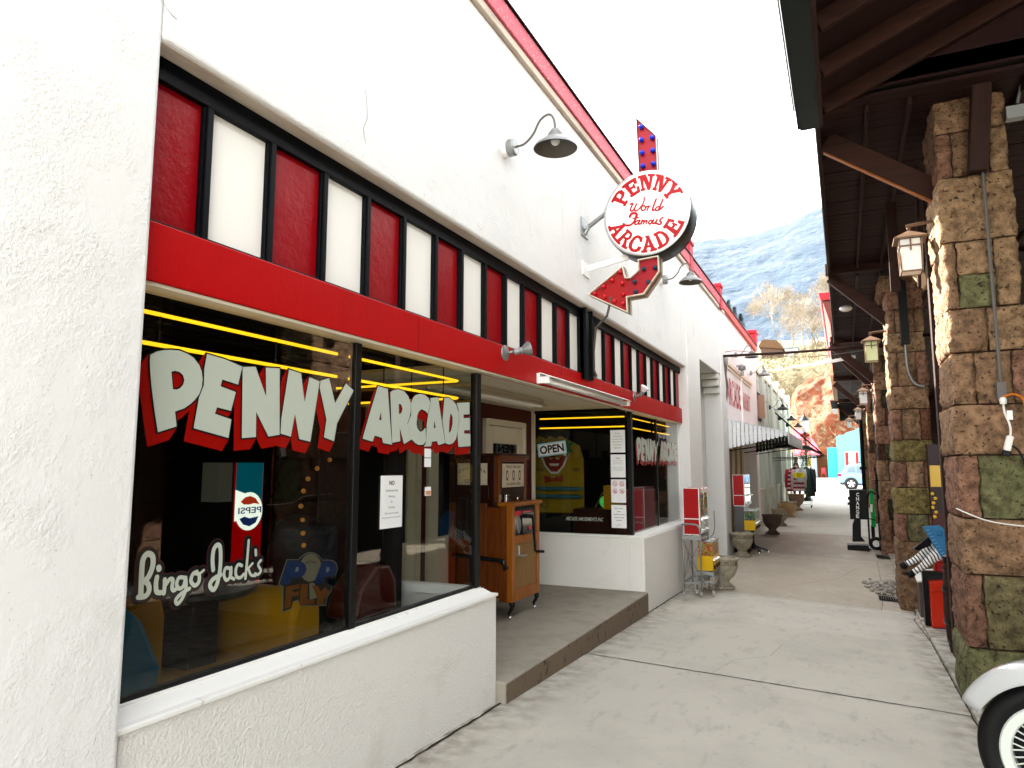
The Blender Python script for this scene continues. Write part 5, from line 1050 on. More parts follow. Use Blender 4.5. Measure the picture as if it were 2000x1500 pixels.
rows1 = [[(1, GRN)], [(.22, RED), (.78, (.16, .14, .07))], [(1, BRN)], [(.25, RED), (.75, GRN)], [(1, BRN)], [(.30, BRN), (.5, BRN), (.2, RED)], [(.52, BRN), (.48, TAN)], [(.15, BRN), (.5, TAN, .5, GRN), (.28, TAN)], [(1, TAN)], [(.2, RED), (.25, BRN), (.27, BRN, .5, TAN), (.25, TAN)], [(1, BRN)]]
pillar(.825, 1.275, 6.46, .78, [-.25, .25, .79, 1.21, 1.69, 2.08, 2.49, 2.84, 3.38, 3.92, 4.29, 4.60], rows1, .026, .035)
rows2 = [[(1, BRN)], [(1, BRN)], [(.25, RED), (.6, (.15, .14, .07)), (.25, RED)], [(1, OLV)], [(.3, RED), (.45, TAN), (.25, RED)], [(1, OLV)], [(.25, RED), (.5, BRN), (.25, (.16, .07, .04))], [(1, BRN)], [(.2, BRN), (.5, BRN), (.25, RED)], [(1, TAN)], [(.2, BRN), (.5, BRN), (.2, BRN)], [(1, RED)], [(.25, BRN), (.3, OLV), (.4, RED)]]
pillar(.655, 1.075, 11.2, .80, [-.45, .15, .59, .96, 1.32, 1.68, 1.97, 2.40, 2.72, 3.20, 3.48, 3.81, 4.10], rows2, .045, .03)
rows3 = [[(1, RED)], [(.4, RED), (.6, (.07, .03, .018))], [(.3, RED), (.7, DGR)], [(1, BRN)], [(.4, BRN), (.6, (.08, .07, .035))], [(.3, (.07, .03, .018)), (.7, (.06, .065, .03))]]
pillar(.70, 1.12, 17.6, .7, [-.5, .0, .45, .9, 1.3, 1.75, 2.1, 2.5, 2.9, 3.3, 3.7, 4.1], rows3, .09)
pillar(.72, 1.12, 24.6, .5, [-.5+.42*k for k in range(12)], rows3[::-1], .12)
pillar(.74, 1.12, 31.8, .5, [-.5+.42*k for k in range(12)], rows2, .16)
pillar(.86, 1.34, -.9, .5, [-.4+.5*k for k in range(11)], rows1, .1)
pillar(3.9, 4.4, 6.5, .5, [-.4+.5*k for k in range(11)], rows2, .2)
# timbers
def T(name, a, b, w, h, m='timber', up=(0, 0, 1), par=None): return MB().bar(a, b, w, h, up).build(name, m, par or PV, bevel=.006)
T('brace', (-.01, 6.74, 4.52), (.84, 6.74, 3.90), .10, .17, 'timber_x'); MB().bar((-.03, 6.74, 4.43), (.83, 6.74, 3.80), .05, .02).build('brace_sun_edge', 'oak_light', PV)  # sunlit underside of the brace put into a paler strip
T('post', (1.06, 6.36, 3.90), (1.20, 6.20, 5.6), .13, .13); T('post', (.915, 8.3, -.4), (.915, 8.3, 4.6), .085, .13)
T('post', (.73, 7.6, 3.3), (.77, 7.6, 4.5), .03, .03); T('post', (.60, 8.6, 3.5), (.60, 8.6, 4.5), .10, .04)
T('brace', (.62, 8.9, 4.1), (.88, 8.4, 3.5), .03, .14, 'tan_wood'); T('brace', (.98, 8.9, 4.1), (.88, 8.4, 3.5), .03, .14, 'tan_wood')
T('beam', (-.12, 11.35, 4.53), (1.1, 11.35, 4.53), .14, .16, 'timber_x'); T('brace', (-.06, 11.4, 4.42), (.70, 11.4, 3.66), .09, .15, 'timber_x')
T('beam', (-.16, 17.7, 4.50), (1.1, 17.7, 4.50), .14, .16, 'timber_x'); T('brace', (-.14, 17.75, 4.40), (.74, 17.75, 3.50), .10, .17, 'timber_x'); T('brace', (-.03, 19.2, 4.40), (.74, 19.2, 3.50), .10, .17, 'timber_x')
MB().bar((-.30, 17.9, 4.02), (.35, 17.9, 4.12), .07, .07).build('white_pipe', 'trim_white', PV)
T('beam', (-.20, 24.7, 4.4), (1.1, 24.7, 4.4), .14, .16, 'timber_x'); T('brace', (-.18, 24.8, 4.25), (.74, 24.8, 3.35), .10, .15, 'timber_x')
T('beam', (-.20, 31.9, 4.3), (1.1, 31.9, 4.3), .14, .16, 'timber_x'); T('brace', (-.18, 31.9, 4.15), (.74, 31.9, 3.25), .10, .15, 'timber_x')
# near roof: splayed eave, rafters rising to the right
SL = .42; ex = lambda y: -.045; EZ = 4.42
q = MB()
q.add([(ex(6.02), 6.02, EZ+.12), (ex(-3), -3, EZ+.12), (5.5, -3, EZ+.12+SL*5.5), (5.5, 6.02, EZ+.12+SL*5.5), (ex(6.02), 6.02, EZ+.2), (ex(-3), -3, EZ+.2), (5.5, -3, EZ+.2+SL*5.5), (5.5, 6.02, EZ+.2+SL*5.5)], [(0, 1, 2, 3), (4, 7, 6, 5), (0, 4, 5, 1), (3, 2, 6, 7), (0, 3, 7, 4)])
q.build('roof_deck', 'plank', PV)
for k in range(15):
    y = 5.97-k*.60; x = ex(y); zx = lambda X: EZ+.06+SL*(X-x)
    T('rafter', (x+.02, y, zx(x+.02)), (5.4, y, zx(5.4)), .05, .13, 'timber_x', (0, 0, 1))
q = MB(); q.bar((ex(6.0)+.01, 6.0, EZ), (ex(-3)+.01, -3, EZ), .03, .17); q.build('fascia', 'timber', PV)
q = MB()
for (w0, w1, z0, z1) in ((.004, .15, -.075, .11), (.15, .17, -.06, .12)):
    q.add([(ex(6.02)-w0, 6.02, EZ+z0), (ex(-3)-w0, -3, EZ+z0), (ex(-3)-w1, -3, EZ+z0), (ex(6.02)-w1, 6.02, EZ+z0), (ex(6.02)-w0, 6.02, EZ+z1), (ex(-3)-w0, -3, EZ+z1), (ex(-3)-w1, -3, EZ+z1), (ex(6.02)-w1, 6.02, EZ+z1)], [(0, 1, 2, 3), (4, 7, 6, 5), (0, 4, 5, 1), (2, 6, 7, 3), (0, 3, 7, 4), (1, 5, 6, 2)])
q.build('gutter', 'roof_green', PV)
MB().bar((ex(6.0)-.19, 6.02, EZ+.1), (ex(-3)-.19, -3, EZ+.1), .012, .05).build('gutter_lip', 'steel', PV)
q = MB(); q.prism([(-.04, 4.60), (5.5, 4.60), (5.5, 6.9), (-.04, 4.66)], lambda x, z, h: (x, 6.03+h, z), .03); q.build('gable_boards', 'plank', PV); MB().box(1.6, 5.4, 33.6, 33.8, -.6, 4.4).build('reflection_block_wall', 'oak_dark', PV)  # dark end wall added unseen to stop bright reflections in the far window
T('beam', (-.02, 6.22, 4.60), (1.2, 6.22, 4.72), .08, .12, 'timber_x')
# second ceiling of boards
q = MB(); y = 6.1; k = 0
while y < 34:
    z = (4.56 if y < 11.3 else 4.50 if y < 17.6 else 4.44)+random.uniform(-.003, .003); dx_ = .0 if y < 11.3 else .02
    q.box((-.05 if y < 11.3 else -.08)-(.10 if y > 17.6 else 0), 6, y, y+.142, z, z+.03); y += .15
q.build('roof_boards', 'plank', PV)
q = MB(); q.box(-.095, 6, 6.03, 34, 4.62, 4.75); q.box(5.5, 6, -3, 34, -.6, 8); q.box(-.1, 6, 34, 34.1, 3.6, 4.7); q.build('roof', 'shingle', PV)
for x in (.31, .62, 1.4, 2.2):
    T('purlin', (x, 6.2, 4.52), (x, 11.3, 4.52), .03, .06); T('purlin', (x, 11.5, 4.47), (x, 33, 4.40), .03, .06)
q = MB(); q.bar((-.065, 6.1, 4.52), (-.065, 17.5, 4.50), .03, .17); q.build('fascia', 'timber', PV); MB().bar((-.085, 6.1, 4.50), (-.085, 17.5, 4.48), .008, .17).build('drip_edge', 'galvanised', PV)
q = MB(); q.box(-.42, -.10, 16.6, 24.6, 5.15, 5.25); q.box(-.40, -.10, 16.55, 24.6, 4.65, 4.72); q.add([(-.30, 16.4, 5.2), (-.11, 16.4, 5.2), (-.11, 25.2, 5.2), (-.28, 25.2, 5.2), (-.25, 16.4, 4.62), (-.11, 16.4, 4.62), (-.11, 25.2, 4.62), (-.24, 25.2, 4.62)], [(0, 1, 5, 4), (0, 4, 7, 3), (3, 7, 6, 2), (4, 5, 6, 7)])
q = MB(); q.prism([(-.33, 5.30), (-.10, 5.30), (-.10, 5.14), (-.29, 5.14)], lambda x, z, h: (x, 16.2+h, z), 9.0); q.build('red_gutter', mat('gutter_red', (.42, .01, .015), .5), PV)
q = MB(); q.prism([(-.26, 5.13), (-.10, 5.13), (-.10, 4.62), (-.13, 4.62)], lambda x, z, h: (x, 16.25+h, z), 9.0); q.build('boarded_soffit', mat('redwood', (.22, .05, .035), .7, bump=(10, .5, .006), scale3=(2, .5, 6), var=(7, .3), c2=(.10, .025, .02)), PV)
q = MB(); q.prism([(-.30, 4.62), (-.12, 4.62), (-.12, 4.25), (-.26, 4.25)], lambda x, z, h: (x, 25.5+h, z), 6.0); q.build('boarded_soffit', mat('redwood_light', (.40, .20, .11), .7), PV)
q = MB(); q.prism([(-.42, 4.3), (-.15, 4.3), (-.15, 3.95), (-.36, 3.95)], lambda x, z, h: (x, 31.5+h, z), 3.0); q.build('fascia', 'roof_green', PV)
MB().box(5.3, 5.45, -3, 34, -.6, 6.5).build('sky_block_wall', 'interior_dark', PV)  # dark wall added behind the pillars to block the bright sky
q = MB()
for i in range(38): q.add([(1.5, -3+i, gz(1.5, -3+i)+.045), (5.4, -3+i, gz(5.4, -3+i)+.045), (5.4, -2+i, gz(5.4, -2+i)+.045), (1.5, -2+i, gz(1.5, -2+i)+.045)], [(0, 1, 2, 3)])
q.build('added_dark_floor', 'oak_dark', PV)  # dark sheet added over the floor so window reflections stay dim
q = MB(); q.tube(smooth([(1.16, 6.40, 4.90), (1.30, 6.36, 4.92), (1.42, 6.38, 4.82), (1.40, 6.40, 4.60), (1.36, 6.40, 4.42)]), .012, 8); q.box(1.28, 1.40, 6.38, 6.46, 4.30, 4.40); q.build('conduit', 'galvanised', PV, smooth_=30)
q = MB(); q.tube([(1.10, 6.40, 3.95), (1.105, 6.40, 2.2)], .012, 8); q.box(1.075, 1.135, 6.385, 6.44, 2.10, 2.24); q.build('conduit', 'wire_grey', PV)
q = MB(); q.tube(smooth([(.86, 11.14, 3.95), (.85, 11.14, 3.3), (.86, 11.14, 2.95), (.93, 11.14, 2.75), (1.05, 11.14, 2.70)]), .016, 8); q.build('conduit', 'galvanised', PV, smooth_=True)
MB().box(.80, .90, 11.08, 11.17, 3.30, 4.20).build('post', 'black_metal', PV)
q = MB(); q.tube([(.70, 18.2, 1.55), (.70, 18.2, 4.3)], .052, 8); q.tube([(.70, 18.2, -.35), (.70, 18.2, 1.55)], .085, 10); q.tube([(.70, 18.2, 1.50), (.70, 18.2, 1.58)], .11, 10); q.build('downpipe', 'roof_green', PV)
q = MB(); q.tube([(.62, 29.5, -.2), (.62, 29.5, 3.6)], .07, 8); q.tube([(.62, 29.5, 1.5), (.62, 29.5, 1.6)], .12, 8); q.build('downpipe', 'black_metal', PV)
MB().sphere((.15, 13.2, 4.3), .07, 10, 8, (1.5, 1, .8)).build('ceiling_light', 'bulb_glass', PV, smooth_=True)
# ================================================================ lanterns
def lantern(label, loc, m='lantern_glass', bracket=True):
    t = thing('lantern', label, 'lantern', None, loc); w = .085; h = .30
    for sx in (-1, 1):
        for sy in (-1, 1): pass
    q = MB()
    for sx in (-1, 1):
        for sy in (-1, 1): q.bar((sx*w*1.02, sy*w*1.02, h), (sx*w*.92, sy*w*.92, 0), .012, .012)
    for z in (0, h-.012, h*.74):
        s = w*(.92+.1*z/h)
        for a in (-1, 1): q.box(-s, s, a*s-.006, a*s+.006, z, z+.012); q.box(a*s-.006, a*s+.006, -s, s, z, z+.012)
    for a in (-1, 1):
        q.box(-.006, .006, a*w-.007, a*w+.007, h*.62, h); q.box(a*w-.007, a*w+.007, -.006, .006, h*.62, h)
    q.build('frame', 'copper_dark', t)
    MB().box(-w*.88, w*.88, -w*.88, w*.88, .004, h-.01).build('glass', m, t)
    q = MB(); s = .125
    q.add([(-s, -s, h), (s, -s, h), (s, s, h), (-s, s, h), (0, 0, h+.085), (-s, -s, h-.012), (s, -s, h-.012), (s, s, h-.012), (-s, s, h-.012)], [(0, 1, 4), (1, 2, 4), (2, 3, 4), (3, 0, 4), (0, 5, 6, 1), (1, 6, 7, 2), (2, 7, 8, 3), (3, 8, 5, 0), (5, 8, 7, 6)])
    q.build('roof', 'copper_dark', t); MB().sphere((0, 0, h+.10), .018, 10, 8).build('finial', 'copper_dark', t, smooth_=True)
    q = MB(); q.tube([(-.02, 0, h+.12), (.24, -.02, h+.14)], .016, 8); q.sphere((.20, -.02, h+.14), .026, 10, 8)
    q.tube(smooth([(.24, -.02, h+.0), (.18, -.02, h+.03), (.15, -.02, h-.04), (.19, -.02, h-.10), (.22, -.02, h-.06)]), .006, 6); q.box(.225, .24, -.04, .01, h-.04, h+.18); q.build('bracket', 'copper_dark', t, smooth_=35)
    return t
l1 = lantern('large copper lantern on the street face of the nearest stone pillar', (.605, 6.85, 3.26))
dup(l1, 'copper lantern on the second stone pillar, above the long cross pole', (.43, 11.30, 3.10))
for o in kids([x for x in bpy.data.objects if x.get('label', '').startswith('copper lantern on the second')][0]):
    if o.name.startswith('glass'): o.data = o.data.copy(); o.data.materials.clear(); o.data.materials.append(MATS['lantern_glass_warm'])
dup(l1, 'copper lantern on the third stone pillar, in front of the downpipe', (.46, 17.9, 3.02))
dup(l1, 'small copper lantern on the fourth stone pillar', (.44, 23.5, 3.00))
dup(l1, 'farthest lantern, seen against the red cliff', (.22, 27.5, 2.95))
# ================================================================ cords on the nearest pillar
q = MB(); q.tube(smooth([(1.10, 6.385, 2.12), (1.15, 6.37, 2.14), (1.20, 6.36, 2.13), (1.235, 6.35, 2.05), (1.25, 6.34, 1.6), (1.245, 6.33, .9), (1.25, 6.33, .3), (1.22, 6.33, -.05)]), .0085, 8); solo(q, 'extension_lead', 'cord_orange', 'orange extension cord running down the nearest stone pillar', 'cord', smooth_=True)
t = thing('power_adapter', 'white plug adapter with tag hanging from the outlet on the nearest pillar', 'adapter')
q = MB(); q.tube(smooth([(1.105, 6.38, 2.08), (1.11, 6.37, 2.0), (1.135, 6.36, 1.9), (1.13, 6.36, 1.82)]), .008, 8); q.build('cable', 'cord_white', t, smooth_=True)
MB().lathe([(.022, -.02), (.024, .01), (.018, .03)], 12, Matrix.Translation((1.105, 6.37, 2.09))).build('plug', 'cord_white', t, smooth_=40)
MB().bar((1.13, 6.36, 1.83), (1.10, 6.36, 1.72), .045, .05, (0, 1, 0)).build('socket_body', 'cord_white', t, bevel=.008); MB().bar((1.10, 6.36, 1.72), (1.09, 6.36, 1.68), .05, .05, (0, 1, 0)).build('socket_end', 'rubber', t, bevel=.004)
MB().box(1.118, 1.155, 6.352, 6.354, 1.95, 2.02).build('tag', 'paper', t)
q = MB(); q.tube(smooth([(1.11, 6.35, 1.77), (1.17, 6.34, 1.72), (1.20, 6.33, 1.6), (1.205, 6.33, 1.4), (1.23, 6.33, 1.28), (1.30, 6.33, 1.2)]), .007, 8); solo(q, 'extension_lead', 'rubber', 'black cord plugged into the white adapter on the nearest pillar', 'cord', smooth_=True)
q = MB(); q.tube(smooth([(.79, 6.9, 1.28), (.785, 6.40, 1.27), (.95, 6.37, 1.20), (1.15, 6.37, 1.17), (1.35, 6.37, 1.16)]), .005, 6); solo(q, 'tie_wire', 'cord_white', 'pale wire tied around the nearest stone pillar at waist height', 'wire', smooth_=True)
# ================================================================ things between the pillars
def grnd(x, y): return gz(x, y)+.035
t = thing('ride_stand', 'grey metal box with slanted white top beside the kerb', 'box')
by = 10.55; gx = grnd(.85, by)
MB().add([(0, 0, 0)], []).v
q = MB(); q.prism([(.78, gx), (1.06, gx), (1.06, gx+.44), (.78, gx+.44)], lambda x, z, h: (x, by+h, z), .34); q.build('body', mat('grey_brown', (.09, .07, .06), .6), t, bevel=.01)
q = MB(); q.add([(.76, by-.02, gx+.44), (1.08, by-.04, gx+.49), (1.10, by+.50, gx+.56), (.76, by+.50, gx+.50), (.76, by-.02, gx+.46), (1.08, by-.04, gx+.51), (1.10, by+.50, gx+.58), (.76, by+.50, gx+.52)], [(0, 3, 2, 1), (4, 5, 6, 7), (0, 1, 5, 4), (1, 2, 6, 5), (2, 3, 7, 6), (3, 0, 4, 7)]); q.build('lid', 'trim_white', t)
t = thing('child_ride_seat', 'orange-red plastic child ride body on a blue and lime green base', 'ride')
def pl_(L, y): return [(at(u, v, y).x, at(u, v, y).z) for u, v in L]
ry = 9.8
q = MB(); q.prism(pl_([(1816, 1141), (1856, 1139), (1858, 1228), (1821, 1228)], ry), lambda x, z, h: (x, ry+h, z), .35); q.build('body', 'plastic_red', t, bevel=.025, seg=3)
q = MB(); q.prism(pl_([(1815, 1137), (1857, 1134), (1857, 1152), (1817, 1158)], ry), lambda x, z, h: (x, ry-.02+h, z), .40); q.build('rim', 'plastic_red', t, bevel=.015, seg=3)
q = MB(); q.prism(pl_([(1823, 1229), (1860, 1229), (1861, 1240), (1827, 1239)], ry), lambda x, z, h: (x, ry+h, z), .35); q.build('base', 'plastic_ltblue', t, bevel=.01)
c = at(1843, 1248, ry-.02); q = MB(); q.tube([(c.x, ry-.04, c.z), (c.x, ry+.3, c.z)], .075, 18); q.build('wheel', 'plastic_lime', t, smooth_=40); q = MB(); q.tube([(c.x-.03, ry-.05, c.z), (c.x-.03, ry-.03, c.z)], .06, 18); q.build('tyre', 'rubber', t, smooth_=40)
t = thing('barrel', 'dark wooden barrel with iron hoops, half hidden behind the nearest pillar', 'barrel')
bz = grnd(.98, 8.5); MT = Matrix.Translation((1.02, 8.5, bz))
MB().lathe([(.15, 0), (.175, .15), (.19, .40), (.185, .62), (.16, .88)], 24, MT).build('staves', 'timber', t, smooth_=40)
for z, r_ in ((.10, .172), (.28, .188), (.60, .190), (.80, .172)): MB().lathe([(r_, z), (r_+.004, z+.01), (r_+.004, z+.04), (r_-.002, z+.05)], 24, MT, False).build('hoop', 'iron', t, smooth_=40)
MB().lathe([(.15, .88), (.165, .89), (.165, .95), (.15, .96), (.0001, .96)], 24, MT).build('lid', 'black_metal', t, smooth_=40)
# rocking zebra
t = thing('zebra_ride', 'black and white striped zebra legs reaching out below a blue panel', 'ride')
zy = 10.0
def stripes():
    m = mat('zebra', (.8, .8, .78), .4); nt = m.node_tree; N = nt.nodes
    tc = N.new('ShaderNodeTexCoord'); mp = N.new('ShaderNodeMapping'); mp.inputs['Rotation'].default_value = (0, R(30), 0); nt.links.new(tc.outputs['Object'], mp.inputs[0])
    w = N.new('ShaderNodeTexWave'); w.inputs['Scale'].default_value = 8.5; w.inputs['Distortion'].default_value = 3.0; w.inputs['Detail'].default_value = 1; nt.links.new(mp.outputs[0], w.inputs[0])
    r = N.new('ShaderNodeValToRGB'); r.color_ramp.interpolation = 'CONSTANT'; r.color_ramp.elements[0].color = (.01, .01, .01, 1); r.color_ramp.elements[1].position = .36; r.color_ramp.elements[1].color = (.8, .8, .78, 1); nt.links.new(w.outputs[0], r.inputs[0]); nt.links.new(r.outputs[0], N['Principled BSDF'].inputs[0])
stripes()
for k, (L, y0) in enumerate((([(1845, 1062), (1828, 1068), (1806, 1082), (1790, 1092), (1770, 1102)], zy+.12), ([(1850, 1078), (1832, 1082), (1815, 1095), (1800, 1108), (1784, 1118)], zy))):
    P = [at(u, v, y0) for u, v in L]; P = [Vector(p) for p in smooth([tuple(p) for p in P], 4)]; n = len(P)
    lg = MB().tube(P, [.085-.05*min(1, i/(n*.8)) for i in range(n)], 12).build('leg', 'zebra', t, smooth_=True)
    e = P[-1]; d = (P[-1]-P[-4]).normalized(); MB().tube([e, e+d*.04, e+d*.075], [.04, .046, .03], 12).build('hoof', 'rubber', lg, smooth_=True)
q = MB(); q.prism(pl_([(1802, 1029), (1836, 1026), (1858, 1046), (1862, 1094), (1838, 1088)], zy-.12), lambda x, z, h: (x, zy-.12+h, z), .05); pn = q.build('panel', 'plastic_blue', t, bevel=.008)
q = MB()
for k in range(8): a = at(1808+k*4.0, 1036+k*6.5, zy-.12); b_ = at(1815+k*4.0, 1035+k*6.3, zy-.12); q.bar((a.x, a.y-.006, a.z), (b_.x, b_.y-.006, b_.z), .008, .008)
q.build('ribs', 'plastic_ltblue', pn)
c = at(1834, 1041, zy-.12); q = MB(); q.lathe([(.036, 0), (.036, .012), (.024, .018), (.02, .01), (.0001, .012)], 16, Matrix.Translation((c.x, c.y, c.z)) @ Matrix.Rotation(R(90), 4, 'X')); q.build('knob', 'plastic_blue', pn, smooth_=40)
q = MB(); q.prism(pl_([(1783, 1072), (1812, 1048), (1822, 1056), (1818, 1066), (1792, 1076)], zy-.02), lambda x, z, h: (x, zy-.02+h, z), .10); q.build('stirrup', 'handle_black', t, bevel=.01)
c = at(1836, 1105, zy+.2); MB().box(c.x-.06, c.x+.14, zy+.1, zy+.4, gx, c.z+.06).build('base', 'gum_red', t, bevel=.02)
MB().box(.78, 1.0, 9.95, 10.1, grnd(.9, 10), c.z-.05).build('pedestal', 'black_metal', t)
# coloured machines in the shade behind the timber post
t = thing('arcade_cabinet', 'tall red, white and yellow painted cabinet glimpsed between pillar and post', 'game cabinet')
cc_ = at(1824, 960, 10.9); zb_ = grnd(1.2, 10.9)
MB().box(cc_.x-.03, cc_.x+.35, 10.9, 11.1, zb_, 1.0).build('cabinet', 'ride_red', t); MB().box(cc_.x-.032, cc_.x+.25, 10.89, 10.90, 1.34, 1.62).build('header', 'gum_yellow', t); MB().box(cc_.x-.04, cc_.x+.36, 10.9, 11.1, 1.0, 1.9).build('upper', mat('cab_maroon', (.02, .004, .005), .4), t)
q = MB()
for k in range(6): q.sphere((cc_.x-.01+.02*math.sin(k*2), 10.88, .95+.06*k), .022, 8, 6, (1, .3, 1))
q.build('dots', 'gum_yellow', t)
# change machine on its stand
def BX(name, m, t, u0, u1, v0, v1, y, d, bev=.006, **k):
    a = at(u0, v1, y); b_ = at(u1, v0, y); return MB().box(a.x, b_.x, y, y+d, a.z, b_.z).build(name, m, t, bevel=bev)
t = thing('change_machine', 'black coin change machine lettered CHANGE on a pedestal stand', 'change machine')
cyy = 18.0
BX('cabinet', 'black_metal', t, 1660.5, 1692.5, 957, 1014, cyy, .28); q = MB()
for i, ch in enumerate('CHANGE'): c = at(1675, 966+i*8.4, cyy-.004); put(q, fitted(ch, .060, .082, bold=.03), lambda a, b: (c.x+a, c.y, c.z+b))
q.build('lettering', 'paper', t)
q = MB(); q.prism(pl_([(1669, 1014), (1681, 1014), (1682, 1048), (1690, 1058), (1665, 1058), (1665, 1025)], cyy+.1), lambda x, z, h: (x, cyy+.1+h, z), .12); q.build('pedestal', 'black_metal', t)
a = at(1655, 1068, cyy); z_g = gz(.2, cyy); MB().box(at(1655, 1068, cyy).x, at(1697, 1068, cyy).x, cyy-.05, cyy+.4, z_g-.01, z_g+.12).build('foot', 'black_metal', t, bevel=.006)
a = at(1658, 984, cyy); q = MB(); q.tube([(a.x+.03, cyy+.1, a.z), (a.x-.03, cyy+.1, a.z)], .03, 8); q.box(a.x-.02, a.x+.03, cyy+.02, cyy+.15, a.z+.08, a.z+.16); q.build('lock', 'black_metal', t)
t = thing('hand_truck', 'black hand truck with a rubber wheel beside the change machine', 'hand truck')
q = MB()
for y in (cyy+.30, cyy+.62): q.tube([(.43, y, z_g+.08), (.43, y, z_g+1.15)], .016, 8); q.tube(smooth([(.43, y, z_g+1.15), (.50, y, z_g+1.30), (.60, y, z_g+1.25)]), .016, 8)
for z in (.3, .7, 1.1): q.tube([(.43, cyy+.3, z_g+z), (.43, cyy+.62, z_g+z)], .014, 8)
q.tube([(.43, cyy+.3, z_g+.70), (.60, cyy+.3, z_g+.66)], .012, 8); q.box(.24, .45, cyy+.28, cyy+.64, z_g+.0, z_g+.02); q.build('frame', 'black_metal', t)
wc = (.56, cyy+.24, z_g+.15)
MW = Matrix.Translation(wc) @ Matrix.Rotation(R(90), 4, 'X')
MB().lathe([(.075, -.03), (.115, -.035), (.145, -.02), (.15, 0), (.145, .02), (.115, .035), (.075, .03)], 24, MW, False).build('tyre', 'rubber', t, smooth_=True)
MB().lathe([(.0001, .03), (.02, .035), (.022, .015), (.05, .012), (.075, .03), (.08, .02)], 20, MW, False).build('rim', 'trim_white', t, smooth_=40)
t = thing('green_display', 'tall green display board behind the downpipe', 'display board')
q = MB(); q.prism(pl_([(1697, 955), (1706, 957), (1711, 1030), (1703, 1028)], 20.2), lambda x, z, h: (x, 20.2+h, z), .3); q.build('board', 'green_sign', t)
q = MB(); q.prism(pl_([(1700, 985), (1704, 985), (1704, 1000), (1701, 1000)], 20.18), lambda x, z, h: (x, 20.18+h, z), .02); q.build('print', 'paper', t); a = at(1704, 1030, 20.3); MB().box(a.x-.03, a.x+.05, 20.25, 20.45, gz(.5, 20.3), a.z+.05).build('stand', 'black_metal', t)
# gratings and rubble
def grate(label, cx, cy, rx, ry_, n=14):
    t = thing('drain_grate', label, 'grate', None, (cx, cy, gz(cx, cy)))
    sx = -.045
    q = MB(); f = lambda x, y, z: (x, y, z+sx*x-.028*y)
    def bb(x0, x1, y0, y1, z0, z1): q.add([f(x0, y0, z0), f(x1, y0, z0), f(x1, y1, z0), f(x0, y1, z0), f(x0, y0, z1), f(x1, y0, z1), f(x1, y1, z1), f(x0, y1, z1)], [(0, 3, 2, 1), (4, 5, 6, 7), (0, 1, 5, 4), (1, 2, 6, 5), (2, 3, 7, 6), (3, 0, 4, 7)])
    for k in range(n): x = -rx+2*rx*k/(n-1); bb(x-.006, x+.006, -ry_, ry_, .008, .016)
    for y in (-ry_, -ry_*.33, ry_*.33, ry_): bb(-rx, rx, y-.008, y+.008, .007, .015)
    q.build('bars', 'iron', t); q = MB(); q.add([f(-rx, -ry_, .005), f(rx, -ry_, .005), f(rx, ry_, .005), f(-rx, ry_, .005)], [(0, 1, 2, 3)]); q.build('pit', 'crack_dark', t)
grate('black drain grate beside the pile of grey rubble', .56, 12.05, .20, .27)
grate('dark drain grate by the wheel of the hand truck', .66, 17.3, .15, .45, 9)
q = MB(); rn = random.Random(4)
for i in range(260):
    a = rn.random()*6.28; r = abs(rn.gauss(0, .45)); x = .52+r*.32*math.cos(a); y = 12.9+r*.75*math.sin(a); s = rn.uniform(.018, .045); z = gz(x, y)+.02+max(0, .13*(1-r*1.1))*rn.random()
    o = len(q.v); q.sphere((x, y, z), s, 6, 4, (rn.uniform(.8, 1.3), rn.uniform(.8, 1.2), rn.uniform(.5, .9)))
    q.v[o:] = [tuple(Vector(v)+noise.noise_vector(Vector(v)*40)*.008) for v in q.v[o:]]
x = solo(q, 'rubble', mat('rubble', (.36, .33, .29), .95, bump=(40, .5, .005), stains=((30, .5, .7, (.2, .18, .16)),)), 'heap of broken grey rubble at the foot of the second stone pillar', 'rubble'); x['kind'] = 'stuff'
# ================================================================ spoked wheel with fender in the corner
t = thing('trike', 'white fendered vehicle wheel with whitewall rim and wire spokes in the bottom right corner', 'vehicle')
wc = at(2074, 1480, 3.95); WR = .31; print('WHEEL', wc, gz(wc.x, wc.y))
MW = Matrix.Translation(wc) @ Matrix.Rotation(R(-14), 4, 'Z') @ Matrix.Rotation(R(90), 4, 'X')
MB().lathe([(WR*.70, -.035), (WR*.80, -.055), (WR*.92, -.052), (WR*.985, -.03), (WR, 0), (WR*.985, .03), (WR*.92, .052), (WR*.80, .055), (WR*.70, .035)], 64, MW, False).build('tyre', 'rubber', t, smooth_=True)
rim = MB().lathe([(WR*.56, .03), (WR*.58, .045), (WR*.70, .048), (WR*.72, .040), (WR*.70, .034)], 64, MW, False).build('rim', 'wheel_rim', t, smooth_=40); MB().lathe([(WR*.56, -.03), (WR*.58, -.045), (WR*.70, -.048), (WR*.72, -.040)], 64, MW, False).build('rim', 'wheel_rim', t, smooth_=40)
q = MB()
for k in range(36):
    a = 2*math.pi*k/36; a2 = a+(.35 if k % 2 else -.35); p = MW @ Vector((WR*.57*math.cos(a), WR*.57*math.sin(a), .03)); p2 = MW @ Vector((.03*math.cos(a2), .03*math.sin(a2), .05 if k % 4 < 2 else -.03)); q.tube([p, p2], .0035, 5)
q.build('spokes', 'wheel_rim', t)['kind'] = 'stuff'
MB().lathe([(.035, -.06), (.035, .05), (.02, .07), (.0001, .075)], 20, MW).build('hub', 'chrome', t, smooth_=40)
MB().lathe([(WR*.56, -.02), (.03, -.02)], 40, MW, False).build('brake_shroud', 'rubber', t)
q = MB(); n = 28; m_ = 8; vs = []
for i in range(n+1):
    th = R(152-150*i/n)
    for j in range(m_+1):
        s = -1+2*j/m_; rr = WR*1.30-.075*abs(s)**3; vs.append(MW @ Vector((rr*math.cos(th), rr*math.sin(th), .10*math.copysign(abs(s)**.7, s))))
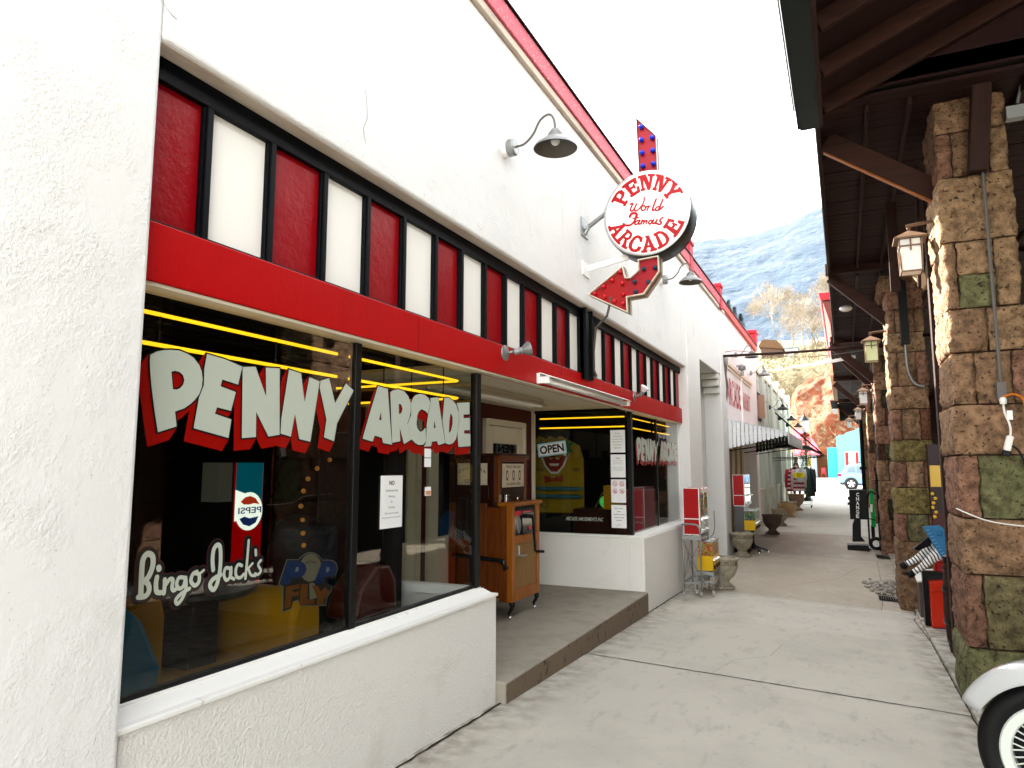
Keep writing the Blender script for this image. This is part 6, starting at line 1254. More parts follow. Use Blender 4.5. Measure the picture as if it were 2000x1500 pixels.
k_ = len(vs); 
for i in range(n+1):
    th = R(152-150*i/n)
    for j in range(m_+1):
        s = -1+2*j/m_; rr = WR*1.30-.075*abs(s)**3-.006; vs.append(MW @ Vector((rr*math.cos(th), rr*math.sin(th), .096*math.copysign(abs(s)**.7, s))))
fs = [(i*(m_+1)+j, i*(m_+1)+j+1, (i+1)*(m_+1)+j+1, (i+1)*(m_+1)+j) for i in range(n) for j in range(m_)]
q.add(vs, fs+[tuple(k_+a for a in f) for f in fs]+[(j, j+1, k_+j+1, k_+j) for j in range(m_)]); q.build('fender', 'white_paint_gloss', t, smooth_=True)
q = MB(); q.bar(wc+Vector((0, .05, .0)), wc+Vector((.7, .25, .1)), .05, .05); q.sphere(tuple(wc+Vector((1.0, .3, .35))), .35, 16, 10, (1.6, .7, .8)); q.build('body', 'white_paint_gloss', t, smooth_=40)
# ================================================================ end of the alley
# lamp post with garland
t = thing('street_lamp', 'green lamp post wrapped in a leafy garland with red bow at the alley end', 'street lamp')
lx, ly = -1.62, 36.0; lz = gz(lx, ly)
MB().lathe([(.20, 0), (.20, .12), (.12, .2), (.10, .5), (.055, .6), (.05, 3.1), (.09, 3.14), (.06, 3.2)], 16, Matrix.Translation((lx, ly, lz))).build('post', 'roof_green', t, smooth_=40)
MB().lathe([(.07, 3.2), (.16, 3.35), (.19, 3.5), (.19, 3.75)], 16, Matrix.Translation((lx, ly, lz))).build('globe', 'lantern_glass', t, smooth_=40)
MB().lathe([(.25, 3.74), (.22, 3.78), (.08, 3.95), (.03, 4.0), (.03, 4.1), (.0001, 4.2)], 16, Matrix.Translation((lx, ly, lz))).build('cap', 'roof_green', t, smooth_=40)
q = MB(); rn = random.Random(8)
mat('garland', (.05, .10, .035), .8, attr='tint')
for i in range(1500):
    z = rn.uniform(.3, 3.15); a = rn.random()*6.28; r = .10+.10*math.sin(z*5+a)**2+rn.random()*.06; q.col = rn.choice([(.05, .11, .03), (.02, .05, .015), (.12, .20, .05), (.4, .42, .25)])
    c = Vector((lx+r*math.cos(a), ly+r*math.sin(a), lz+z)); d = Vector((rn.gauss(0, 1), rn.gauss(0, 1), rn.gauss(0, 1))).normalized()*.05; e = d.orthogonal().normalized()*.025; q.add([c-e, c+d, c+e, c-d*.4], [(0, 1, 2, 3)])
g_ = q.build('garland', 'garland', t); g_['kind'] = 'stuff'
q = MB()
for s in (-1, 1): q.sphere((lx+s*.12, ly-.18, lz+3.05), .09, 10, 6, (1.2, .6, .8)); q.bar((lx, ly-.2, lz+3.0), (lx+s*.08, ly-.2, lz+2.75), .05, .02)
q.build('bow', 'gum_red', t)
# clothes rack
mat('cloth', (.3, .1, .1), .9, attr='tint')
t = thing('clothes_rack', 'rolling clothes rack with red plaid shirts, jackets and a yellow sale card', 'clothes rack')
cy0 = 31.2; ca = at(1546, 980, cy0); cb = at(1585, 980, cy0); zr = gz(-1.7, cy0); x0r, x1r = -2.12, -1.30
q = MB()
q.tube([(x0r+.05, cy0+.3, zr+.1), (x0r+.05, cy0+.3, zr+1.66), (x1r-.0, cy0+.3, zr+1.66), (x1r-.0, cy0+.3, zr+.1)], .014, 6); q.tube([(x0r, cy0, zr+.1), (x0r, cy0+.6, zr+.1)], .014, 6); q.tube([(x1r, cy0, zr+.1), (x1r, cy0+.6, zr+.1)], .014, 6); q.tube([(x0r, cy0+.3, zr+.12), (x1r, cy0+.3, zr+.12)], .014, 6); q.build('frame', 'steel', t)
for (x, y) in ((x0r, cy0), (x1r, cy0), (x1r, cy0+.6)): MB().tube([(x-.02, y, zr+.05), (x+.02, y, zr+.05)], .05, 10).build('castor', 'rubber', t)
def garment(x, w, h, cols, ph, yy):
    """a hanging shirt seen from the front with folds and sleeves"""
    q = MB(); nx_, nz_ = 14, 22; vs = []; top = zr+1.60
    for side in (-1, 1):
        for j in range(nz_+1):
            for i in range(nx_+1):
                s = -1+2*i/nx_; v = j/nz_; ww = w/2*(.35+.65*min(1, v*6))*(1+.12*v); z = top-h*v-.05*abs(s)*(1-min(1, v*5))
                vs.append((x+s*ww, yy+side*(.05*(1-s*s)+.012)+.02*math.sin(s*7+ph+v*2), z))
    m2 = (nx_+1)*(nz_+1)
    for side in (0, 1):
        for j in range(nz_):
            for i in range(nx_):
                q.col = cols[((i//2) % 2)*2+((j//2) % 2)] if len(cols) == 4 else cols[0]
                a = side*m2+j*(nx_+1)+i; q.add([vs[a], vs[a+1], vs[a+nx_+2], vs[a+nx_+1]], [(0, 1, 2, 3)])
    for s in (-1, 1):
        q.col = cols[0]; q.tube([(x+s*w*.42, yy, top-.07), (x+s*w*.56, yy-.03, top-.35), (x+s*w*.60, yy-.02, top-h*.85)], [.07, .06, .045], 8)
    return q.build('garment', 'cloth', t, smooth_=True)
PL = [(.30, .02, .04), (.55, .25, .26), (.06, .01, .02), (.5, .48, .48)]
garment(-1.95, .44, .95, PL, 0, cy0+.02); garment(-1.72, .42, .92, [(.55, .4, .4), (.3, .05, .08), (.6, .55, .55), (.2, .03, .05)], 2, cy0-.10); garment(-1.62, .30, .55, [(.5, .52, .58)], 1, cy0-.22)
garment(-1.50, .30, .95, [(.03, .08, .05)], 3, cy0+.02); garment(-1.36, .34, 1.05, [(.025, .03, .04)], 1, cy0+.06); garment(-1.26, .24, 1.15, [(.02, .02, .025)], 2, cy0+.14)
c = at(1561, 928, cy0-.3); MB().box(c.x-.20, c.x+.19, cy0-.32, cy0-.31, c.z-.10, c.z+.10).build('price_card', mat('card_yellow', (.75, .62, .0), .5), t); q = MB(); put(q, fitted('OPEN', .20, .06, bold=.02), lambda a, b: (c.x+a, cy0-.323, c.z+.035+b)); put(q, fitted('DAY', .15, .06, bold=.02), lambda a, b: (c.x+a, cy0-.323, c.z-.045+b)); q.build('print', 'ink', t)
# person behind the rack, skinned skeleton
def skin_person():
    P = thing('person', 'person with long dark hair and pale grey sweater standing behind the clothes rack', 'person')
    px0, py0 = -1.88, 32.6; pz = gz(px0, py0)
    J = {'pel': (0, 0, .95, .13), 'wst': (0, 0, 1.10, .115), 'chs': (0, 0, 1.30, .14), 'nkb': (0, 0, 1.46, .07), 'nk': (0, -.01, 1.52, .05),
         'shl': (-.18, 0, 1.42, .06), 'ell': (-.24, -.02, 1.14, .042), 'wrl': (-.20, -.16, .94, .028), 'shr': (.18, 0, 1.42, .06), 'elr': (.25, -.02, 1.14, .042), 'wrr': (.20, -.18, .98, .028),
         'hpl': (-.09, 0, .90, .095), 'knl': (-.10, -.02, .50, .06), 'anl': (-.10, .02, .09, .042), 'tol': (-.10, -.13, .04, .035), 'hpr': (.09, 0, .90, .095), 'knr': (.10, -.02, .50, .06), 'anr': (.10, .02, .09, .042), 'tor': (.10, -.13, .04, .035)}
    E = [('pel', 'wst'), ('wst', 'chs'), ('chs', 'nkb'), ('nkb', 'nk'), ('chs', 'shl'), ('shl', 'ell'), ('ell', 'wrl'), ('chs', 'shr'), ('shr', 'elr'), ('elr', 'wrr'), ('pel', 'hpl'), ('hpl', 'knl'), ('knl', 'anl'), ('anl', 'tol'), ('pel', 'hpr'), ('hpr', 'knr'), ('knr', 'anr'), ('anr', 'tor')]
    K = list(J); me = bpy.data.meshes.new('body'); me.from_pydata([(px0+J[k][0], py0+J[k][1], pz+J[k][2]) for k in K], [(K.index(a), K.index(b)) for a, b in E], [])
    o = bpy.data.objects.new('body', me); COL.objects.link(o); md = o.modifiers.new('s', 'SKIN'); bpy.context.view_layer.update()
    for i, k in enumerate(K):
        v = me.skin_vertices[0].data[i]; v.radius = (J[k][3]*(1.15 if k in ('chs', 'pel', 'wst') else 1), J[k][3]*(.8 if k in ('chs', 'pel', 'wst') else 1)); v.use_root = (i == 0)
    o.modifiers.new('d', 'SUBSURF').levels = 2; bpy.context.view_layer.update()
    m2 = bpy.data.meshes.new_from_object(o.evaluated_get(bpy.context.evaluated_depsgraph_get())); bpy.data.objects.remove(o)
    sw = mat('sweater', (.55, .57, .60), .9); pt = mat('dark_trousers', (.03, .035, .05), .9); sk = mat('skin', (.45, .26, .18), .6)
    for m in (sw, pt, sk): m2.materials.append(m)
    for p in m2.polygons:
        z = p.center.z-pz; p.use_smooth = True; p.material_index = 1 if z < .93 and abs(p.center.x-px0) < .19 else 2 if z > 1.49 else 0
    b = bpy.data.objects.new('body', m2); COL.objects.link(b); b.parent = P
    hx, hy, hz = px0, py0-.02, pz+1.66
    q = MB(); q.sphere((hx, hy, hz), .10, 16, 12, (.80, .95, 1.18)); q.sphere((hx, hy-.10, hz-.01), .018, 8, 6, (.8, 1.2, 1.2)); q.sphere((hx-.085, hy, hz), .022, 8, 6, (.5, 1, 1.3)); q.sphere((hx+.085, hy, hz), .022, 8, 6, (.5, 1, 1.3)); q.build('head', 'skin', P, smooth_=True)
    q = MB(); q.sphere((hx-.032, hy-.088, hz+.015), .012, 8, 6); q.sphere((hx+.032, hy-.088, hz+.015), .012, 8, 6); q.build('eyes', 'ink', P); q = MB(); q.sphere((hx, hy-.092, hz-.05), .02, 8, 6, (1.2, .4, .35)); q.build('mouth', 'ink_red', P)
    q = MB(); q.sphere((hx, hy+.025, hz+.03), .118, 16, 12, (.92, .95, 1.05)); q.tube([(hx-.02, hy+.03, hz+.05), (hx-.07, hy-.0, hz-.10), (hx-.09, hy-.05, hz-.25), (hx-.08, hy-.08, hz-.38)], [.09, .075, .06, .03], 10); q.tube([(hx+.02, hy+.05, hz+.05), (hx+.06, hy+.06, hz-.10), (hx+.07, hy+.04, hz-.28)], [.09, .08, .04], 10); q.build('hair', mat('dark_hair', (.018, .008, .008), .6), P, smooth_=True)
    for s, (wx, wy, wz) in ((-1, (px0-.20, py0-.17, pz+.93)), (1, (px0+.20, py0-.19, pz+.97))):
        q = MB(); q.sphere((wx, wy-.035, wz-.02), .032, 10, 8, (.9, 1.2, .5))
        for f in range(4): q.tube([(wx-.022+f*.015, wy-.06, wz-.02), (wx-.024+f*.016, wy-.10, wz-.035), (wx-.024+f*.016, wy-.12+abs(f-1.5)*.006, wz-.06)], [.008, .0075, .006], 6)
        q.tube([(wx+s*.025, wy-.03, wz-.02), (wx+s*.045, wy-.06, wz-.03), (wx+s*.04, wy-.085, wz-.045)], [.009, .008, .007], 6); q.build('hand', 'skin', P, smooth_=True)
skin_person()
# car across the end of the alley, heading right
def car():
    t = thing('parked_car', 'light blue hatchback with roof rails crossing the end of the alley', 'car')
    y0, w = 50.0, 1.78; x0 = -.42; zg = gz(.5, 50)
    mat('car_blue', (.16, .34, .56), .25, coat=1.); mat('car_trim', (.03, .03, .035), .5); mat('car_glass', (.10, .14, .18), .05, coat=1.)
    prof = [(0, .36), (.03, .75), (.06, .95), (.16, 1.02), (.42, 1.42), (.60, 1.53), (1.2, 1.60), (2.2, 1.56), (2.7, 1.40), (3.25, 1.06), (3.95, .95), (4.30, .80), (4.42, .60), (4.40, .32), (4.0, .25), (.3, .25)]
    q = MB(); n = len(prof)
    def sec(x, z):                                   # tumblehome
        k = .0 if z < .95 else min(.20, (z-.95)*.34); return k
    for yy, sg in ((0, 1), (w, -1)):
        q.add([(x0+x, y0+yy+sg*sec(x, z), zg+z) for x, z in prof], [tuple(range(n))])
    q.add([(x0+x, y0+sec(x, z), zg+z) for x, z in prof]+[(x0+x, y0+w-sec(x, z), zg+z) for x, z in prof], [(i, (i+1) % n, n+(i+1) % n, n+i) for i in range(n)])
    body = q.build('body', 'car_blue', t, bevel=.04, seg=3)
    def sidepoly(name, m, P, off=-.012, par=None):
        q = MB(); nn = len(P)
        q.add([(x0+x, y0+sec(x, z)+off, zg+z) for x, z in P]+[(x0+x, y0+sec(x, z)+.03, zg+z) for x, z in P], [tuple(range(nn))]+[(i, (i+1) % nn, nn+(i+1) % nn, nn+i) for i in range(nn)]); return q.build(name, m, par or t)
    sidepoly('side_window', 'car_glass', [(.52, 1.06), (.66, 1.36), (.98, 1.44), (1.02, 1.04)]); sidepoly('side_window', 'car_glass', [(1.10, 1.04), (1.06, 1.45), (1.75, 1.48), (1.78, 1.02)]); sidepoly('side_window', 'car_glass', [(1.86, 1.02), (1.84, 1.48), (2.25, 1.46), (2.62, 1.32), (3.0, 1.04)])
    q = MB(); q.add([(x0+.12, y0+.18, zg+1.05), (x0+.12, y0+w-.18, zg+1.05), (x0+.40, y0+w-.28, zg+1.43), (x0+.40, y0+.28, zg+1.43)], [(0, 1, 2, 3)]); q.build('rear_window', 'car_glass', t)
    sidepoly('sill_trim', 'car_trim', [(.1, .25), (.08, .42), (.5, .44), (1.3, .36), (3.2, .36), (4.35, .42), (4.38, .25)], -.02)
    for zz in (0, w): q = MB(); q.box(x0-.03, x0+.20, y0+zz-(.0 if zz else .02), y0+zz+(.02 if zz else .0), zg+.80, zg+.96); q.build('tail_light', mat('tail_red', (.6, .01, .03), .2) if 'tail_red' not in MATS else 'tail_red', t)
    MB().box(x0-.045, x0-.0, y0+.15, y0+w-.15, zg+.28, zg+.50).build('bumper', 'car_trim', t, bevel=.02)
    for yy in (.28, w-.28): MB().tube([(x0+.7, y0+yy, zg+1.62), (x0+1.0, y0+yy, zg+1.68), (x0+2.2, y0+yy, zg+1.66), (x0+2.5, y0+yy, zg+1.56)], .018, 6).build('roof_rail', 'car_trim', t)
    for xx in (.74, 3.42):
        for yy, s in ((-.01, -1), (w+.01, 1)):
            Mw = Matrix.Translation((x0+xx, y0+yy, zg+.34)) @ Matrix.Rotation(R(90), 4, 'X')
            q = MB(); q.lathe([(.41, -.02), (.41, .02), (.36, .025)], 28, Mw); q.build('arch_trim', 'car_trim', t)
            ty = MB().lathe([(.22, -.08*1), (.32, -.09), (.335, 0), (.32, .09), (.22, .08)], 28, Matrix.Translation((0, .02*s, 0)) @ Mw, False).build('wheel', 'rubber', t, smooth_=40)
            q = MB(); q.lathe([(.225, .085), (.20, .07), (.0001, .05)], 28, Mw); q.build('rim', 'car_trim', ty)
            q = MB()
            for k in range(5): a = k*2*math.pi/5+.3; q.prism([(.04*math.cos(a-1), .04*math.sin(a-1)), (.22*math.cos(a-.22), .22*math.sin(a-.22)), (.22*math.cos(a+.22), .22*math.sin(a+.22)), (.04*math.cos(a+1), .04*math.sin(a+1))], lambda x, z, h: tuple(Mw @ Vector((x, z, .085+h))), .012)
            q.lathe([(.215, .09), (.23, .092), (.235, .085)], 28, Mw, False); q.build('spokes', 'trim_white', ty)
car()
# far street kerb and pavement
q = MB(); q.add([(-40, 68, gz(0, 68)+.12), (40, 68, gz(0, 68)+.12), (40, 74.9, gz(0, 74.9)+.12), (-40, 74.9, gz(0, 74.9)+.12), (-40, 68, gz(0, 68)-.1), (40, 68, gz(0, 68)-.1)], [(0, 1, 2, 3), (0, 4, 5, 1)]); struct(q, 'far_pavement', 'concrete')
# blue stucco building
mat('turquoise', (.11, .37, .44), .8, bump=(6, .2, .02)); mat('turquoise_bright', (.04, .38, .56), .8); mat('slate_trim', (.16, .22, .26), .7)
t = thing('blue_building', 'turquoise stucco building with stepped parapet and a curtained window', 'building')
zb = gz(0, 75)
q = MB(); q.prism([(-.62, zb-.5), (-.62, 4.5), (-.35, 4.62), (.05, 4.66), (.35, 4.9), (1.0, 5.05), (1.4, 5.35), (6, 5.4), (6, zb-.5)], lambda x, z, h: (x, 75+h, z), 8.); q.build('wall', 'turquoise', t)
MB().box(-1.48, -.622, 75.4, 82, zb-.5, 3.45).build('side_wing', 'turquoise_bright', t)
w_ = MB().box(-.05, 1.35, 74.93, 75.05, 1.55, 3.15).build('window', 'slate_trim', t)
MB().box(.08, 1.22, 74.90, 74.93, 1.68, 3.02).build('pane', mat('pale_glass', (.45, .55, .55), .1), w_)
MB().box(.10, .36, 74.87, 74.90, 1.68, 2.98).box(.98, 1.20, 74.87, 74.90, 1.68, 2.98).build('curtain', 'gum_red', w_)
# orange timber hut and red roofed house
t = thing('timber_hut', 'weathered orange timber fence wall between the red roofed house and the blue building', 'shed')
MB().box(-2.5, -1.49, 78, 80, .3, 3.6).build('wall', mat('orange_wood', (.45, .16, .05), .8, scale3=(8, 1, .5), var=(3, .3), c2=(.30, .09, .03)), t)
t = thing('garden_chair', 'red and white garden chair in front of the orange timber wall', 'chair')
q = MB(); zc = gz(-2.2, 74)+.12
q.box(-2.05, -1.65, 73.3, 73.7, zc+.42, zc+.46); q.box(-2.05, -1.65, 73.68, 73.72, zc+.5, zc+.95)
for x in (-2.05, -1.68):
    for y in (73.3, 73.68): q.box(x, x+.03, y, y+.03, zc, zc+.5 if y < 73.5 else zc+.95)
q.build('frame', 'ink_red', t)
t = thing('red_roof_house', 'grey house with bright red pitched roof and white framed windows at the street end', 'house')
q = MB(); q.box(-8, -2.45, 75, 81, zb-.5, 3.0); q.build('wall', mat('house_grey', (.22, .25, .27), .8), t)
q = MB(); q.add([(-8.4, 74.4, 2.9), (-1.95, 74.4, 2.9), (-3.5, 78, 5.5), (-7, 78, 5.5), (-8.4, 81.4, 2.9), (-1.95, 81.4, 2.9), (-8.4, 74.4, 2.75), (-1.95, 74.4, 2.75)], [(0, 1, 2, 3), (4, 3, 2, 5), (1, 5, 2), (0, 3, 4), (0, 6, 7, 1)])
rf = q.build('roof', mat('roof_red', (.60, .09, .12), .6), t)
q = MB()
for k in range(14): x = -8.2+k*.47; q.bar((x, 74.4, 2.93), (-7+(-3.5+7)*(k/13.5), 78, 5.52), .04, .04)
q.build('seam', 'roof_red', rf)
for x in (-4.3, -3.1): w_ = MB().box(x-.30, x+.30, 74.92, 75.02, 1.55, 2.65).build('window', 'trim_white', t); MB().box(x-.2, x+.2, 74.90, 74.92, 1.65, 2.55).build('pane', mat('amber_pane', (.30, .17, .02), .3) if 'amber_pane' not in MATS else 'amber_pane', w_)
MB().box(-4.9, -4.2, 74.5, 74.95, zb, 2.6).build('door', 'interior_dark', t)
t = thing('cafe_table', 'small table with red cloth outside the red roofed house', 'table')
zc = gz(-2.9, 72)+.12; MB().box(-3.3, -2.5, 71.7, 72.5, zc+.70, zc+.76).build('table_top', 'gum_red', t); MB().box(-3.2, -2.6, 71.8, 72.4, zc, zc+.70).build('base', 'slate_trim', t)
# ================================================================ cliff, hill, trees, mountain
def cliffmat():
    m = mat('red_rock', (.19, .055, .024), .95, bump=[(1.2, .7, .3), (6, .5, .06)], var=(.5, .3), c2=(.14, .036, .015), stains=((.9, .54, .64, (.175, .12, .075)), (2.4, .58, .68, (.20, .15, .10)), (4, .62, .72, (.05, .02, .012))), scale3=(1, 1, .8))
cliffmat(); mat('dry_hill', (.12, .097, .05), .95, bump=(2, .8, .3), var=(.35, .3), c2=(.12, .09, .055), stains=((1.6, .50, .62, (.24, .20, .11)), (1.1, .58, .70, (.05, .045, .025))))
def lerp2(T, x): return lerp(T, x)
q = MB(); nx_, nz_ = 120, 60; vs = []
topz = lambda x: lerp([(-30, 9), (-14, 11), (-9, 13), (-7.2, 16.5), (-3, 19), (0, 22), (6, 24), (30, 24)], x)
for j in range(nz_+1):
    for i in range(nx_+1):
        x = -34+i*.55; v = j/nz_; z = -1+(topz(x)+1)*v
        y = 118+24*v**1.2+4.0*noise.fractal(Vector((x*.11, z*.10, 3)), .8, 2.1, 5)*1.4+1.5*abs(noise.noise(Vector((x*.5, z*.25, 0))))
        vs.append((x, y, z))
q.add(vs, [(j*(nx_+1)+i, j*(nx_+1)+i+1, (j+1)*(nx_+1)+i+1, (j+1)*(nx_+1)+i) for j in range(nz_) for i in range(nx_)]); struct(q, 'red_cliff', 'red_rock', smooth_=True)
topz2 = lambda x: lerp([(-80, 20.5), (-9, 21), (0, 22.5), (30, 25)], x)
q = MB(); vs = []; nx_, ny_ = 80, 40
for j in range(ny_+1):
    for i in range(nx_+1):
        x = -60+i*1.4; v = j/ny_; y = 141+v*110; z = topz2(x)-1.5+v*24+1.2*noise.fractal(Vector((x*.08, y*.08, 1)), .9, 2, 4)-(6 if v == 0 else 0); vs.append((x, y, z))
q.add(vs, [(j*(nx_+1)+i, j*(nx_+1)+i+1, (j+1)*(nx_+1)+i+1, (j+1)*(nx_+1)+i) for j in range(ny_) for i in range(nx_)]); struct(q, 'dry_hillside', 'dry_hill', smooth_=True)
def hz(x, y): v = (y-138)/110; return topz2(x)-1.5+v*24
q = MB(); rn = random.Random(11); mat('brush', (.45, .38, .24), .95, attr='tint')
for i in range(2600):
    x = rn.uniform(-16, 12)
    if rn.random() < .55: y = rn.uniform(139, 200); z = hz(x, y)
    else:
        v = rn.random()**.8; y = 117+24*v**1.2-rn.random()*2; z = -1+(topz(x)+1)*v
        if z > 12 and x > -6: continue
    q.col = rn.choice([(.24, .20, .11), (.19, .15, .08), (.28, .24, .15), (.07, .07, .03), (.14, .11, .06)])
    s = rn.uniform(.25, .8)
    for k in range(7):
        d = Vector((rn.gauss(0, .6), rn.gauss(0, .5), abs(rn.gauss(.8, .4))))*s; e = Vector((d.z, 0, -d.x)).normalized()*.035; c = Vector((x, y, z)); q.add([c-e, c+e, c+d], [(0, 1, 2)])
b_ = solo(q, 'hillside_brush', 'brush', 'pale dry brush and grass scattered over the red cliff and hill', 'brush'); b_['kind'] = 'stuff'
mat('twig', (.24, .205, .155), .95)
mat('twig_dark', (.12, .095, .07), .95)
def bare_tree(seed, H, spread=.5, lim=1500):
    rn = random.Random(seed); tr = MB(); cr = MB(); cnt = [0]
    def grow(p, d, L, r, lvl):
        if cnt[0] > lim or lvl > 7: return
        cnt[0] += 1; pts = [p]; dd = d.copy()
        for k in range(3): dd = (dd+Vector((rn.gauss(0, .10), rn.gauss(0, .10), .05))).normalized(); pts.append(pts[-1]+dd*L/3)
        (tr if lvl < 2 else cr).tube(pts, [r*(1-.4*i/3) for i in range(4)], 5 if lvl < 2 else 3, False)
        n = 2 if lvl < 2 else rn.choice((3, 3, 4))
        for k in range(n+(1 if lvl == 1 else 0)):
            a = rn.random()*6.28; o = dd.orthogonal().normalized(); o.rotate(Matrix.Rotation(a, 3, dd)); nd = (dd+o*rn.uniform(.35, .85)*spread*1.5).normalized(); q = pts[rn.choice((2, 3, 3))]
            grow(q, nd, L*rn.uniform(.68, .88), max(r*.60, .026), lvl+1)
    grow(Vector((0, 0, -.5)), Vector((0, 0, 1)), H*.26, H*.018, 0); return tr, cr
protos = []
for s in range(4):
    H = 13; tr, cr = bare_tree(s+20, H, .55); protos.append((tr, cr))
tl = [(-10.5, 186, 1.1, 'leftmost bare pale tree on the hill, above the red capped parapet'), (-8.0, 196, 1.35, 'tall bare tree left of the brown hillside house'), (-5.6, 205, 1.2, 'bare branching tree behind the brown house'), (-3.8, 190, 1.0, 'slender bare tree right of the brown house'), (-1.8, 198, 1.45, 'tallest bare grey tree at the middle of the hill'), (.4, 188, 1.15, 'bare tree near the pavilion eave on the hill'), (2.4, 200, 1.3, 'bare tree at the hill top beside the red gutter'), (4.6, 192, 1.1, 'rightmost bare tree, half hidden by the pavilion roof'), (-13.5, 200, 1.3, 'bare tree at the left end of the hill line behind the white parapet'), (-6.8, 215, 1.5, 'pale bare tree in the back row left of centre'), (-2.8, 220, 1.6, 'pale bare tree in the back row at the centre'), (1.4, 216, 1.5, 'pale bare tree in the back row right of centre'), (-11.8, 218, 1.5, 'pale bare tree in the back row at far left'), (-9.4, 178, .7, 'short bare tree at the left side of the brown hillside house'), (-4.6, 176, .75, 'short bare tree just right of the brown hillside house'), (-2.6, 180, .8, 'low bushy bare tree above the dry grass slope, centre'), (-.4, 177, .7, 'low bushy bare tree above the dry grass slope, right'), (-6.2, 182, .9, 'mid-sized bare tree rising right behind the roof of the brown house')]
base = {}
for i, (x, y, s, lb) in enumerate(tl):
    k = i % 4
    if k not in base:
        t = thing('bare_tree', lb, 'tree', 'bare trees on the hill', (x, y, hz(x, y)), i*1.3); t.scale = (s,)*3; protos[k][0].build('trunk', 'twig_dark' if k == 2 else 'twig', t); protos[k][1].build('crown', 'twig', t); base[k] = t
    else: dup(base[k], lb, (x, y, hz(x, y)), i*1.3, 'bare trees on the hill', s)
t = thing('hillside_house', 'brown rusty roofed house on the hill below the bare trees', 'house')
hx_, hy_ = -7.2, 172.; c = at(1508, 684, hy_); c.z = max(c.z, hz(c.x, hy_)-.3); MB().box(c.x-2.4, c.x+2.2, hy_, hy_+6, c.z-4, c.z+.8).build('wall', mat('brown_wall', (.08, .045, .03), .9), t)
q = MB(); q.prism([(c.x-2.9, c.z+1.2), (c.x-2.0, c.z+2.6), (c.x+1.2, c.z+2.2), (c.x+2.5, c.z+.4), (c.x+2.5, c.z+.1), (c.x-2.9, c.z+.9)], lambda x, z, h: (x, hy_-.5+h, z), 7.); q.build('roof', mat('rust_roof', (.07, .03, .015), .9, var=(2, .3), c2=(.12, .07, .03)), t)
t = thing('hillside_house', 'small pale cottage by the brown house on the hill', 'house')
c = at(1545, 684, 180.); MB().box(c.x-1.5, c.x+1.5, 180, 184, c.z-4, c.z+.4).build('wall', 'trim_white', t); MB().box(c.x-1.7, c.x+1.7, 179.6, 184.4, c.z+.4, c.z+.7).build('roof', 'slate_trim', t)
# evergreens at the left edge of the hill
mat('pine_green', (.02, .035, .02), .95)
for i, (u, hgt) in enumerate(((1425, 9), (1436, 7.5), (1448, 6))):
    c = at(u, 640, 230.); t = thing('pine_tree', ['tallest dark pine', 'middle dark pine', 'smallest dark pine'][i]+' behind the white parapet on the left of the hill', 'tree', None, (c.x, 230., c.z-6)); rn = random.Random(i)
    MB().tube([(0, 0, 0), (0, 0, hgt*1.6)], [.3, .05], 6).build('trunk', 'twig_dark', t)
    q = MB()
    for k in range(1400):
        v = rn.random(); r = (1-v)*2.6*rn.random()**.5+.1; a = rn.random()*6.28; p = Vector((r*math.cos(a), r*math.sin(a), 1.5+v*hgt*1.5)); d = Vector((math.cos(a), math.sin(a), rn.uniform(-.5, .2)))*rn.uniform(.4, .8); e = Vector((-d.y, d.x, .1)).normalized()*.15; q.add([p-e, p+e, p+d], [(0, 1, 2)])
    q.build('crown', 'pine_green', t)
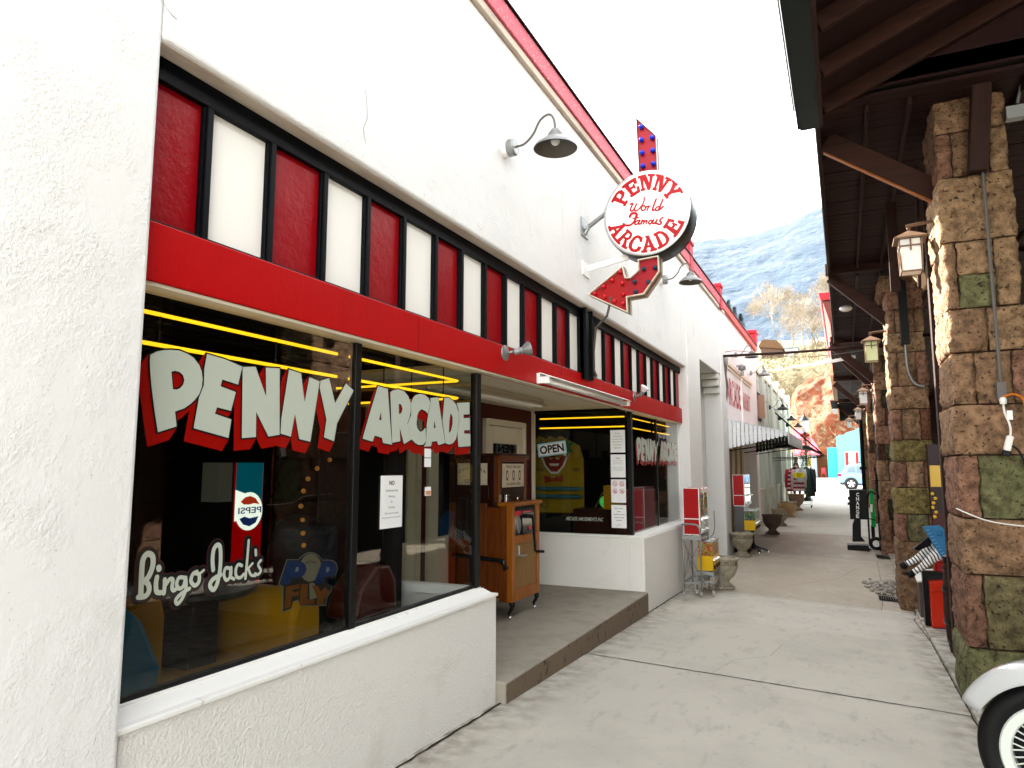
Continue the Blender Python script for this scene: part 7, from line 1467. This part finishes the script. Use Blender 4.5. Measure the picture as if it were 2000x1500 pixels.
# mountain
def mountmat():
    m = mat('mountain', (.025, .045, .055), 1., bump=[(.02, .8, 15)]); nt = m.node_tree; N = nt.nodes; L = nt.links; b = N['Principled BSDF']
    tc = N.new('ShaderNodeTexCoord'); cur = (.016, .031, .050, 1)  # blue of the distance haze put into the forest colour
    def lay(sc3, lo, hi, col, cur, seedw=0):
        mp = N.new('ShaderNodeMapping'); mp.inputs['Scale'].default_value = sc3; mp.inputs['Location'].default_value = (seedw, 0, seedw); L.new(tc.outputs['Object'], mp.inputs[0]); n = N.new('ShaderNodeTexNoise'); n.inputs['Scale'].default_value = 1; n.inputs['Detail'].default_value = 8; n.inputs['Roughness'].default_value = .7; L.new(mp.outputs[0], n.inputs[0])
        return n.outputs[0]
    band = lay((.0012, .0, .012), 0, 0, None, None); fine = lay((.045, .0, .028), 0, 0, None, None, 5)
    ad = N.new('ShaderNodeMath'); ad.operation = 'ADD'; L.new(band, ad.inputs[0]); L.new(fine, ad.inputs[1])
    r = N.new('ShaderNodeMapRange'); r.inputs[1].default_value = 1.02; r.inputs[2].default_value = 1.22; L.new(ad.outputs[0], r.inputs[0])
    mx = N.new('ShaderNodeMix'); mx.data_type = 'RGBA'; L.new(r.outputs[0], mx.inputs[0]); mx.inputs[6].default_value = cur; mx.inputs[7].default_value = (.046, .056, .074, 1); L.new(mx.outputs[2], b.inputs['Base Color'])
mountmat()
q = MB(); vs = []; nx_, ny_ = 110, 50
for j in range(ny_+1):
    for i in range(nx_+1):
        x = -1500+i*22; v = j/ny_; ridge = lerp([(-1500, 780), (-480, 822), (-330, 818), (-150, 838), (-60, 868), (0, 885), (300, 960), (1000, 1000)], x)
        y = 1500+v*1050; z = 150+(ridge-150)*v**.9+22*noise.fractal(Vector((x*.006, y*.006, 2)), .9, 2.1, 6)*(1-.6*v)+2*noise.noise(Vector((x*.05, 0, 0))); vs.append((x, y, z))
q.add(vs, [(j*(nx_+1)+i, j*(nx_+1)+i+1, (j+1)*(nx_+1)+i+1, (j+1)*(nx_+1)+i) for j in range(ny_) for i in range(nx_)]); struct(q, 'mountain', 'mountain', smooth_=True)
hm = bpy.data.materials.new('air'); hm.use_nodes = True; N = hm.node_tree.nodes; N.remove(N['Principled BSDF']); pv_ = N.new('ShaderNodeVolumePrincipled'); pv_.inputs['Color'].default_value = (.50, .72, 1., 1); pv_.inputs['Density'].default_value = .000010; pv_.inputs['Anisotropy'].default_value = .2; hm.node_tree.links.new(pv_.outputs[0], N['Material Output'].inputs['Volume']); MATS['air'] = hm
q = MB(); q.box(-2500, 2500, -200, 3200, -25, 1250); hz_ = q.build('haze', 'air'); hz_['kind'] = 'stuff'

# ================================================================ put every origin at its thing's base
bpy.context.view_layer.update()
done = set()
for o in WORLDBUILT:
    ms = [o] if o.type == 'MESH' else []
    st_ = kids(o)
    while st_: c = st_.pop(); ms.append(c); st_ += kids(c)
    vs = [v.co for m in ms for v in m.data.vertices] if ms else []
    if not vs: continue
    b = Vector(((min(v.x for v in vs)+max(v.x for v in vs))/2, (min(v.y for v in vs)+max(v.y for v in vs))/2, min(v.z for v in vs)))
    for m in ms:
        if m.data.name not in done: m.data.transform(Matrix.Translation(-b)); done.add(m.data.name)
    o.location = b
